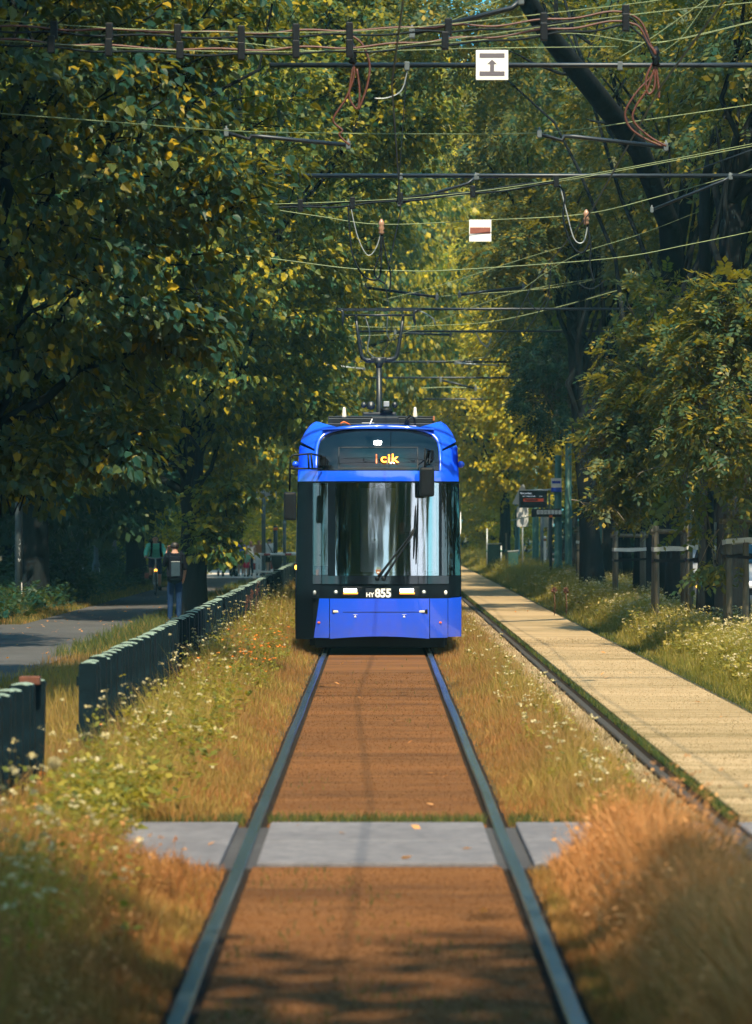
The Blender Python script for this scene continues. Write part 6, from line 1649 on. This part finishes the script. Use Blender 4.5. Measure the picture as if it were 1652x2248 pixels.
def human(label, loc, rz, Ht, J=None, outfit=None, hair='hair_dark', fat=1.0, group=None, long_hair=False, skirt=None, hands=True):
    """one continuous skinned body; clothes are cut from its surface as children. Faces -y."""
    D = dict(pelvis=(0, 0, .53), spine=(0, 0, .63), chest=(0, .004, .745), neck=(0, .004, .835), chin=(0, -.012, .878), crown=(0, -.002, .945))
    for s, k in ((-1, 'l'), (1, 'r')):
        D.update({k + 'sh': (s * .098, .004, .80), k + 'el': (s * .125, .012, .635), k + 'wr': (s * .135, -.02, .49), k + 'hd': (s * .137, -.03, .452),
                  k + 'hip': (s * .048, 0, .505), k + 'kn': (s * .052, -.012, .285), k + 'an': (s * .052, .012, .045), k + 'toe': (s * .058, -.085, .018)})
    if J: D.update(J)
    Rr = dict(pelvis=.072, spine=.066, chest=.078, neck=.033, chin=.044, crown=.052)
    for k in 'lr': Rr.update({k + 'sh': .038, k + 'el': .026, k + 'wr': .017, k + 'hd': .020, k + 'hip': .055, k + 'kn': .036, k + 'an': .023, k + 'toe': .020})
    bones = [('pelvis', 'spine', 'torso'), ('spine', 'chest', 'torso'), ('chest', 'neck', 'neck'), ('neck', 'chin', 'head'), ('chin', 'crown', 'head')]
    for k in 'lr': bones += [('chest', k + 'sh', 'torso'), (k + 'sh', k + 'el', 'upper_arm'), (k + 'el', k + 'wr', 'forearm'), (k + 'wr', k + 'hd', 'hand'),
                             ('pelvis', k + 'hip', 'hips'), (k + 'hip', k + 'kn', 'thigh'), (k + 'kn', k + 'an', 'shin'), (k + 'an', k + 'toe', 'foot')]
    names = list(D); P = {n: Vector(D[n]) * Ht for n in names}; RR = {n: Rr[n] * Ht * (fat if n not in ('chin', 'crown', 'neck') else 1) for n in names}
    if hands:
        for k in 'lr':
            w, h = P[k + 'wr'], P[k + 'hd']; d = (h - w).normalized()
            s = d.cross(Vector((0, 0, 1)) if abs(d.z) < 0.8 else Vector((0, 1, 0))).normalized()
            c = d.cross(s)
            for i, (o, ln) in enumerate(((-.016, .040), (-.0055, .047), (.0055, .044), (.016, .034))):
                a, b = '%sf%d' % (k, i), '%sg%d' % (k, i)
                P[a] = h + s * (o * Ht) + d * (ln * .45 * Ht); P[b] = P[a] + (d * .75 + c * .5).normalized() * (ln * .5 * Ht)
                RR[a] = .0062 * Ht; RR[b] = .005 * Ht; bones += [(k + 'hd', a, 'hand'), (a, b, 'hand')]; names += [a, b]
            a, b = k + 'ta', k + 'tb'
            P[a] = w.lerp(h, .6) + s * (-.024 * Ht) + c * (.006 * Ht); P[b] = P[a] + (d * .8 - s * .3 + c * .3).normalized() * (.026 * Ht)
            RR[a] = .0075 * Ht; RR[b] = .0055 * Ht; bones += [(k + 'hd', a, 'hand'), (a, b, 'hand')]; names += [a, b]
    t = thing("person", label, "person", loc, rz, group)
    me = bpy.data.meshes.new("body"); ix = {n: i for i, n in enumerate(names)}
    me.from_pydata([P[n] for n in names], [(ix[a], ix[b]) for a, b, _ in bones], [])
    tmp = bpy.data.objects.new("tmp_body", me); COL.objects.link(tmp)
    sk = tmp.modifiers.new("Skin", 'SKIN'); sk.use_smooth_shade = True; sk.branch_smoothing = 0.3
    if not me.skin_vertices: me.skin_vertices.new()
    for n in names:
        sv = me.skin_vertices[0].data[ix[n]]; r = RR[n]; sv.radius = (r, r); sv.use_root = (n == 'pelvis')
    tmp.modifiers.new("Sub", 'SUBSURF').levels = 2
    bpy.context.view_layer.update()
    bm_ = bpy.data.meshes.new_from_object(tmp.evaluated_get(bpy.context.evaluated_depsgraph_get()))
    bpy.data.objects.remove(tmp)
    co = np.zeros(len(bm_.vertices) * 3); bm_.vertices.foreach_get("co", co); co = co.reshape(-1, 3)
    # flatten the trunk front to back, widen it a little; shape nose, brow and ears
    tc = np.array(P['chest']); hc = np.array(P['chin']) * 0.55 + np.array(P['crown']) * 0.45
    def near_bone(q):
        best = np.full(len(q), 1e9); reg = np.zeros(len(q), int)
        for i, (a, b, rg) in enumerate(bones):
            A, B = np.array(P[a]), np.array(P[b]); v = B - A
            s = np.clip(((q - A) @ v) / (v @ v + 1e-12), 0, 1)
            dd = np.linalg.norm(q - A - s[:, None] * v, axis=1) - (RR[a] + (RR[b] - RR[a]) * s)
            m = dd < best; best[m] = dd[m]; reg[m] = i
        return np.array([bones[i][2] for i in reg])
    vr = near_bone(co)
    fw = np.array((0, -1.0, 0)); up = np.array((0, 0, 1.0))
    tors = np.isin(vr, ['torso', 'hips'])
    cl_y = np.interp(co[:, 2], [P['pelvis'].z, P['chest'].z], [P['pelvis'].y, P['chest'].y])
    co[tors, 1] = cl_y[tors] + (co[tors, 1] - cl_y[tors]) * 0.78
    co[tors, 0] *= 1.14
    hd = vr == 'head'; rel = co - hc
    face_p = hc + fw * 0.047 * Ht
    def push(center, sig, vec):
        w = np.exp(-((co - center) ** 2).sum(1) / (2 * sig * sig)) * hd
        co[:] += w[:, None] * np.array(vec)
    push(face_p + up * -0.004 * Ht, 0.009 * Ht, fw * 0.020 * Ht)
    push(face_p + up * 0.015 * Ht, 0.014 * Ht, fw * 0.004 * Ht)
    push(face_p + up * -0.030 * Ht, 0.012 * Ht, fw * 0.006 * Ht)
    for s in (-1, 1): push(hc + np.array((s * 0.05 * Ht, 0.004 * Ht, -0.002 * Ht)), 0.009 * Ht, (s * 0.012 * Ht, 0.006 * Ht, 0))
    bm_.vertices.foreach_set("co", co.ravel()); bm_.update()
    bm_.materials.clear(); bm_.materials.append(M['skin'])
    bm_.name = "body"
    link("body", bm_, t)
    # clothing and hair: faces of one region, moved out along the normals
    nf = len(bm_.polygons); fc = np.zeros(nf * 3); bm_.polygons.foreach_get("center", fc); fc = fc.reshape(-1, 3)
    fr = near_bone(fc)
    vn = np.zeros(len(co) * 3); bm_.vertices.foreach_get("normal", vn); vn = vn.reshape(-1, 3)
    def shell(name, sel, off, m):
        ids = np.nonzero(sel)[0]
        if not len(ids): return None
        used, fs = {}, []
        for i in ids:
            fs.append([used.setdefault(v, len(used)) for v in bm_.polygons[i].vertices])
        vi = np.array(list(used))
        V = co[vi] + vn[vi] * off * Ht
        m2 = bpy.data.meshes.new(name); m2.from_pydata([tuple(v) for v in V], [], fs); m2.materials.append(M[m])
        m2.polygons.foreach_set("use_smooth", np.ones(len(fs), bool)); m2.update()
        o = link(name, m2, t); sd_ = o.modifiers.new("Thick", 'SOLIDIFY'); sd_.thickness = 0.006 * Ht; sd_.offset = -1
        return o
    for (name, regs, m, off, extra) in [q for it in outfit for q in (it if isinstance(it, list) else [it])]:
        sel = np.isin(fr, regs)
        if extra: sel &= extra(fc / Ht)
        shell(name, sel, off, m)
    rf = (fc - hc) / Ht
    hsel = (fr == 'head') & ((rf[:, 2] > 0.026) | ((rf[:, 1] > 0.0) & (rf[:, 2] > (-0.055 if long_hair else -0.03))) | ((rf[:, 1] > -0.018) & (rf[:, 2] > (-0.05 if long_hair else 0.008))))
    shell("hair", hsel, 0.011, hair)
    if long_hair:
        mb = MB(); h = Vector(hc); mb.tube([h + Vector((0, .035, .01)) * Ht, h + Vector((0, .05, -.05)) * Ht, h + Vector((0, .055, -.12)) * Ht, h + Vector((0, .05, -.16)) * Ht], [.04 * Ht, .046 * Ht, .036 * Ht, .012 * Ht], 10, squash=1.3); mb.build("hair_length", M[hair], t)
    for s in (-1, 1):
        mb = MB(); e = hc + np.array((s * 0.018, -0.045, 0.008)) * Ht; mb.ball(e, (.0055 * Ht, .004 * Ht, .004 * Ht), 8, 6); mb.build("eye", M['eye'], t)
    mb = MB(); e = hc + np.array((0, -0.050, -0.024)) * Ht; mb.ball(e, (.012 * Ht, .003 * Ht, .003 * Ht), 8, 6); mb.build("mouth", M['c_tan'], t)
    if skirt:
        m, z0, z1 = skirt; pv = P['pelvis']
        mb = MB(); n = 20; prof = [(.085, z1), (.10, L(z0, z1, .6)), (.12, z0)]
        vs = [(pv.x + math.cos(2 * math.pi * k / n) * r * Ht * 1.1, pv.y + math.sin(2 * math.pi * k / n) * r * Ht * .85, z * Ht) for r, z in prof for k in range(n)]
        mb.add(vs, [(i * n + k, i * n + (k + 1) % n, (i + 1) * n + (k + 1) % n, (i + 1) * n + k) for i in range(2) for k in range(n)], True); mb.build("skirt", M[m], t)
    return t, P

TEE = ['torso', 'upper_arm', 'neck']
def tee(m): return ("shirt", TEE, m, .009, lambda c: c[:, 2] < .825)
def top_(m): return ("top", ['torso', 'hips'], m, .010, lambda c: (c[:, 2] < .80) & (c[:, 2] > .47))
def trousers(m): return ("trousers", ['hips', 'thigh', 'shin'], m, .012, None)
def shorts(m): return ("shorts", ['hips', 'thigh'], m, .013, lambda c: c[:, 2] > .34)
def shoes(m): return [("shoe", ['foot'], m, .010, lambda c: c[:, 0] < 0), ("shoe", ['foot'], m, .010, lambda c: c[:, 0] > 0)]

# man with a phone, seen from behind, by the linden trunk
yM = 61.0; pM = gpt(384, yM)
pM.z += 0.02
manH = zat(1180, yM) - pM.z
man, PM = human("person in a dark tee and blue jeans seen from behind, phone at the ear", pM, math.pi + 0.12, manH, fat=0.84,
                J=dict(rel=(.135, -.05, .675), rwr=(.095, -.085, .845), rhd=(.078, -.055, .885), lel=(-.135, -.02, .64), lwr=(-.12, -.09, .52), lhd=(-.11, -.12, .50),
                       lkn=(-.055, -.01, .285), rkn=(.055, -.03, .29), ran=(.06, -.02, .045), rtoe=(.065, -.11, .02)),
                outfit=[tee('c_dark'), ("shirt_tail", ['hips', 'torso'], 'c_dark', .014, lambda c: (c[:, 2] > .47) & (c[:, 2] < .58)), trousers('c_jean'), shoes('c_dark')])
man.scale = (0.88, 0.92, 1.0)
t = thing("phone", "phone held to the ear of the man in the dark tee", "phone", pM + Matrix.Rotation(math.pi + 0.12, 3, 'Z') @ (PM['rhd'] + Vector((0.0, 0.0, 0.03))), math.pi)
mb = MB(); mb.box(-0.006, 0.006, -0.035, 0.035, -0.07, 0.07, 0.005); mb.build("phone_case", M['black_gloss'], t)
Mz = Matrix.Rotation(math.pi + 0.12, 3, 'Z')
t = thing("backpack", "small dark backpack with a slate front panel on the man's back", "backpack", pM + Mz @ (PM['chest'] + Vector((0, 0.16, -0.14))), math.pi + 0.12)
mb = MB(); mb.box(-0.125, 0.125, -0.075, 0.07, -0.24, 0.22, 0.05); bp = mb.build("pack_body", M['c_dark'], t)
mb = MB(); mb.box(-0.085, 0.085, 0.07, 0.095, -0.17, 0.10, 0.012); mb.build("front_pocket", M['pack_grey'], t)
mb = MB(); mb.box(-0.085, 0.085, 0.072, 0.098, 0.105, 0.118, 0.003); mb.build("reflective_strip", M['galv'], t)
for s in (-1, 1):
    mb = MB(); mb.tube(smooth([(s * 0.10, -0.06, 0.18), (s * 0.12, -0.12, 0.30), (s * 0.125, -0.24, 0.27), (s * 0.13, -0.29, 0.08), (s * 0.13, -0.18, -0.12), (s * 0.12, -0.06, -0.18)], 5), 0.014, 6, squash=1.8); mb.build("shoulder_strap", M['c_dark'], t)

# cyclist riding towards the viewer
yC = 90.0; pC = gpt(341, yC); pC.z += 0.02; rC = 0.10
bike = thing("bicycle", "bicycle with a lit front lamp ridden towards the viewer on the path", "bicycle", pC, rC)
def wheel(yc, steer=0.0):
    n = 32; r = 0.335; c = Vector((0, yc, 0.345)); ring = [c + Vector((0, math.cos(2 * math.pi * k / n) * r, math.sin(2 * math.pi * k / n) * r)) for k in range(n + 1)]
    mb = MB(); mb.tube([c + (p - c) * 0.93 for p in ring], 0.013, 6, caps=False); w = mb.build("wheel", M['galv'], bike)
    mb = MB(); mb.tube(ring, 0.022, 8, caps=False); mb.build("tyre", M['black'], w)
    mb = MB()
    for k in range(0, n, 2): mb.tube([c + Vector((0.03 if k % 4 else -0.03, 0, 0)), c + (ring[k] - c) * 0.93], 0.0025, 3, caps=False)
    mb.tube([c + Vector((-0.05, 0, 0)), c + Vector((0.05, 0, 0))], 0.025, 8); mb.build("spokes", M['galv'], w)
wheel(-0.52); wheel(0.54)
mb = MB()
for a, b, r in (((0, -0.36, 0.88), (0, 0.07, 0.30), .018), ((0, -0.36, 0.84), (0, 0.20, 0.80), .016), ((0, 0.07, 0.30), (0, 0.24, 0.92), .016), ((0.03, 0.07, 0.30), (0.06, 0.54, 0.345), .010), ((-0.03, 0.07, 0.30), (-0.06, 0.54, 0.345), .010), ((0.02, 0.21, 0.80), (0.06, 0.54, 0.345), .009), ((-0.02, 0.21, 0.80), (-0.06, 0.54, 0.345), .009)): mb.tube([a, b], r, 8)
mb.build("frame", M['galv'], bike)
mb = MB(); mb.tube([(0, -0.345, 1.02), (0, -0.38, 0.80)], 0.018, 8)
for s in (-1, 1): mb.tube([(0, -0.38, 0.80), (s * 0.05, -0.40, 0.72), (s * 0.055, -0.52, 0.345)], 0.012, 6)
mb.build("fork", M['galv'], bike)
mb = MB(); mb.tube(smooth([(-0.31, -0.24, 1.06), (-0.2, -0.30, 1.06), (0, -0.35, 1.04), (0.2, -0.30, 1.06), (0.31, -0.24, 1.06)], 5), 0.013, 7); hb = mb.build("handlebar", M['galv'], bike)
for s in (-1, 1):
    mb = MB(); mb.tube([(s * 0.33, -0.23, 1.06), (s * 0.23, -0.285, 1.06)], 0.019, 8); mb.build("grip", M['black'], hb)
mb = MB(); mb.ball((0, 0.26, 0.95), (0.075, 0.14, 0.035)); mb.build("saddle", M['black'], bike)
mb = MB(); mb.ball((0.0, -0.44, 0.70), (0.04, 0.03, 0.045)); mb.build("lamp", M['amber_lamp'], bike)
mb = MB(); mb.lathe([(0.02, -0.01), (0.09, -0.008), (0.09, 0.008), (0.02, 0.01)], 20, (0.06, 0.07, 0.30), Matrix.Rotation(math.pi / 2, 3, 'Y'))
for s, zz in ((1, 0.14), (-1, 0.46)): mb.tube([(s * 0.07, 0.07, 0.30), (s * 0.085, 0.07 + 0.02 * s, zz)], 0.011, 6); mb.box(s * 0.085 - 0.0, s * 0.085 + s * 0.10, 0.03, 0.12, zz - 0.015, zz + 0.015)
mb.build("crank", M['black_metal'], bike)
mb = MB(); mb.box(-0.28, -0.12, 0.40, 0.75, 0.46, 0.62, 0.03); mb.build("pannier", M['sign_brown'], bike)
Hc = 1.72
def n_(x, y, z): return (x / Hc, y / Hc, z / Hc)
cyc, PCc = human("cyclist in a mint jumper with a dark backpack riding on the path", pC, rC, Hc,
      J=dict(pelvis=n_(0, .24, 1.03), spine=n_(0, .16, 1.17), chest=n_(0, .05, 1.33), neck=n_(0, 0.0, 1.47), chin=n_(0, -.04, 1.545), crown=n_(0, -.02, 1.645),
             lsh=n_(-.18, .03, 1.40), rsh=n_(.18, .03, 1.40), lel=n_(-.27, -.05, 1.20), rel=n_(.27, -.05, 1.20), lwr=n_(-.275, -.215, 1.09), rwr=n_(.275, -.215, 1.09), lhd=n_(-.28, -.275, 1.085), rhd=n_(.28, -.275, 1.085),
             lhip=n_(-.085, .21, .99), rhip=n_(.085, .21, .99), lkn=n_(-.12, -.12, .80), rkn=n_(.12, -.04, .62), lan=n_(-.125, .07, .53), ran=n_(.13, .10, .22), ltoe=n_(-.135, -.09, .49), rtoe=n_(.14, -.06, .175)),
      outfit=[("jumper", ['torso', 'neck', 'upper_arm', 'forearm'], 'c_mint', .010, lambda c: c[:, 2] < .845), ("shorts", ['hips', 'thigh'], 'c_navy', .013, None), shoes('c_dark')], hair='hair_dark')
t = thing("backpack", "dark backpack with chest straps worn by the cyclist", "backpack", pC + Vector((0, 0.22, 1.30)), rC)
mb = MB(); mb.box(-0.15, 0.15, -0.06, 0.12, -0.22, 0.22, 0.05); mb.build("pack_body", M['c_dark'], t)
for s in (-1, 1):
    mb = MB(); mb.tube(smooth([(s * 0.11, -0.06, 0.16), (s * 0.13, -0.18, 0.20), (s * 0.125, -0.30, 0.10), (s * 0.13, -0.285, -0.06), (s * 0.15, -0.16, -0.2)], 5), 0.022, 6, squash=1.6); mb.build("shoulder_strap", M['c_dark'], t)

# family and others on the pale paving
yG = 126.0
def stand(px, y=yG): g = gpt(px, y); g.z += 0.025; return g
FG = "people standing on the pale paving"
human("woman with long hair in a bright blue dress and black shorts", stand(529), 0.25, 1.54, outfit=[top_('c_blue'), shorts('c_navy'), shoes('shoe_white')], hair='hair_dark', long_hair=True, group=FG,
      J=dict(lel=(-.14, -.04, .64), lwr=(-.08, -.13, .57), lhd=(-.05, -.15, .56)))
human("woman in a white sleeveless top leaning to the child", stand(551, 126.6), -0.3, 1.47, outfit=[top_('c_white'), trousers('c_navy'), shoes('c_dark')], hair='hair_fair', group=FG,
      J=dict(lel=(-.16, -.06, .66), lwr=(-.20, -.12, .56), lhd=(-.21, -.14, .53)))
human("child in a pale green shirt and red shorts", stand(541, 125.2), 0.1, 1.04, outfit=[tee('c_green'), shorts('c_red'), shoes('c_dark')], hair='hair_fair', group=FG, fat=1.15,
      J=dict(lel=(-.17, -.03, .70), lwr=(-.25, -.08, .69), lhd=(-.285, -.09, .69), rel=(.14, .0, .65)))
human("person in dark blue clothes standing at the pushchair", stand(511, 126.2), 0.4, 1.55, outfit=[tee('c_navy'), trousers('c_navy'), shoes('c_dark')], hair='hair_dark', group=FG,
      J=dict(lel=(-.13, -.05, .64), lwr=(-.12, -.16, .58), lhd=(-.12, -.19, .57)))
human("person in pale jeans half hidden between the barrier and the grey post", stand(569, 127.5), -0.2, 1.50, outfit=[tee('c_tan'), trousers('c_white'), shoes('c_dark')], hair='hair_fair', group=FG)
wm, PW = human("man in a white shirt with a dark cross strap, seen from behind", stand(592, 128.5), math.pi - 0.2, 1.56, outfit=[tee('c_white'), shorts('c_dark'), shoes('c_dark')], hair='hair_dark', group=FG, fat=1.1)
t = thing("shoulder_bag", "dark bag on the cross strap of the white shirted man", "bag", wm.location + Vector((0.16, -0.10, 0.80)))
mb = MB(); mb.box(-0.10, 0.10, -0.04, 0.04, -0.1, 0.1, 0.02); mb.build("bag_body", M['c_dark'], t)
mb = MB(); mb.tube([(-0.02, -0.01, 0.08), (-0.10, -0.03, 0.25), (-0.20, -0.02, 0.42), (-0.24, 0.06, 0.475)], 0.016, 6); mb.build("strap", M['c_dark'], t)
# pushchair
g = stand(500, 125.4); pc = thing("pushchair", "dark pushchair with a hood beside the family", "pushchair", g, 0.3)
mb = MB(); mb.ball((0, 0, 0.72), (0.26, 0.34, 0.28), 16, 10); mb.build("hood", M['c_navy'], pc)
mb = MB(); mb.prism([(-0.23, 0.30), (0.23, 0.30), (0.27, 0.62), (-0.27, 0.62)], -0.38, 0.3); mb.build("seat", M['c_dark'], pc)
mb = MB()
for s in (-1, 1): mb.tube([(s * 0.25, 0.5, 1.0), (s * 0.26, 0.2, 0.55), (s * 0.26, -0.35, 0.15)], 0.014, 6); mb.tube([(s * 0.26, -0.1, 0.5), (s * 0.26, 0.38, 0.15)], 0.014, 6)
mb.tube([(-0.25, 0.5, 1.0), (0.25, 0.5, 1.0)], 0.016, 6); mb.build("chassis", M['galv'], pc)
for s in (-1, 1):
    for yy in (-0.35, 0.38):
        mb = MB(); mb.lathe([(0.02, -0.025), (0.10, -0.025), (0.12, 0), (0.10, 0.025), (0.02, 0.025)], 18, (s * 0.28, yy, 0.12), Matrix.Rotation(math.pi / 2, 3, 'Y')); mb.build("wheel", M['black'], pc)


# ------------------------------------------------------------------ the air of the street
mb = MB(); mb.box(-330, 330, -130, 920, -2.2, 75)
tag(mb.build("haze", haze_m), kind="stuff")
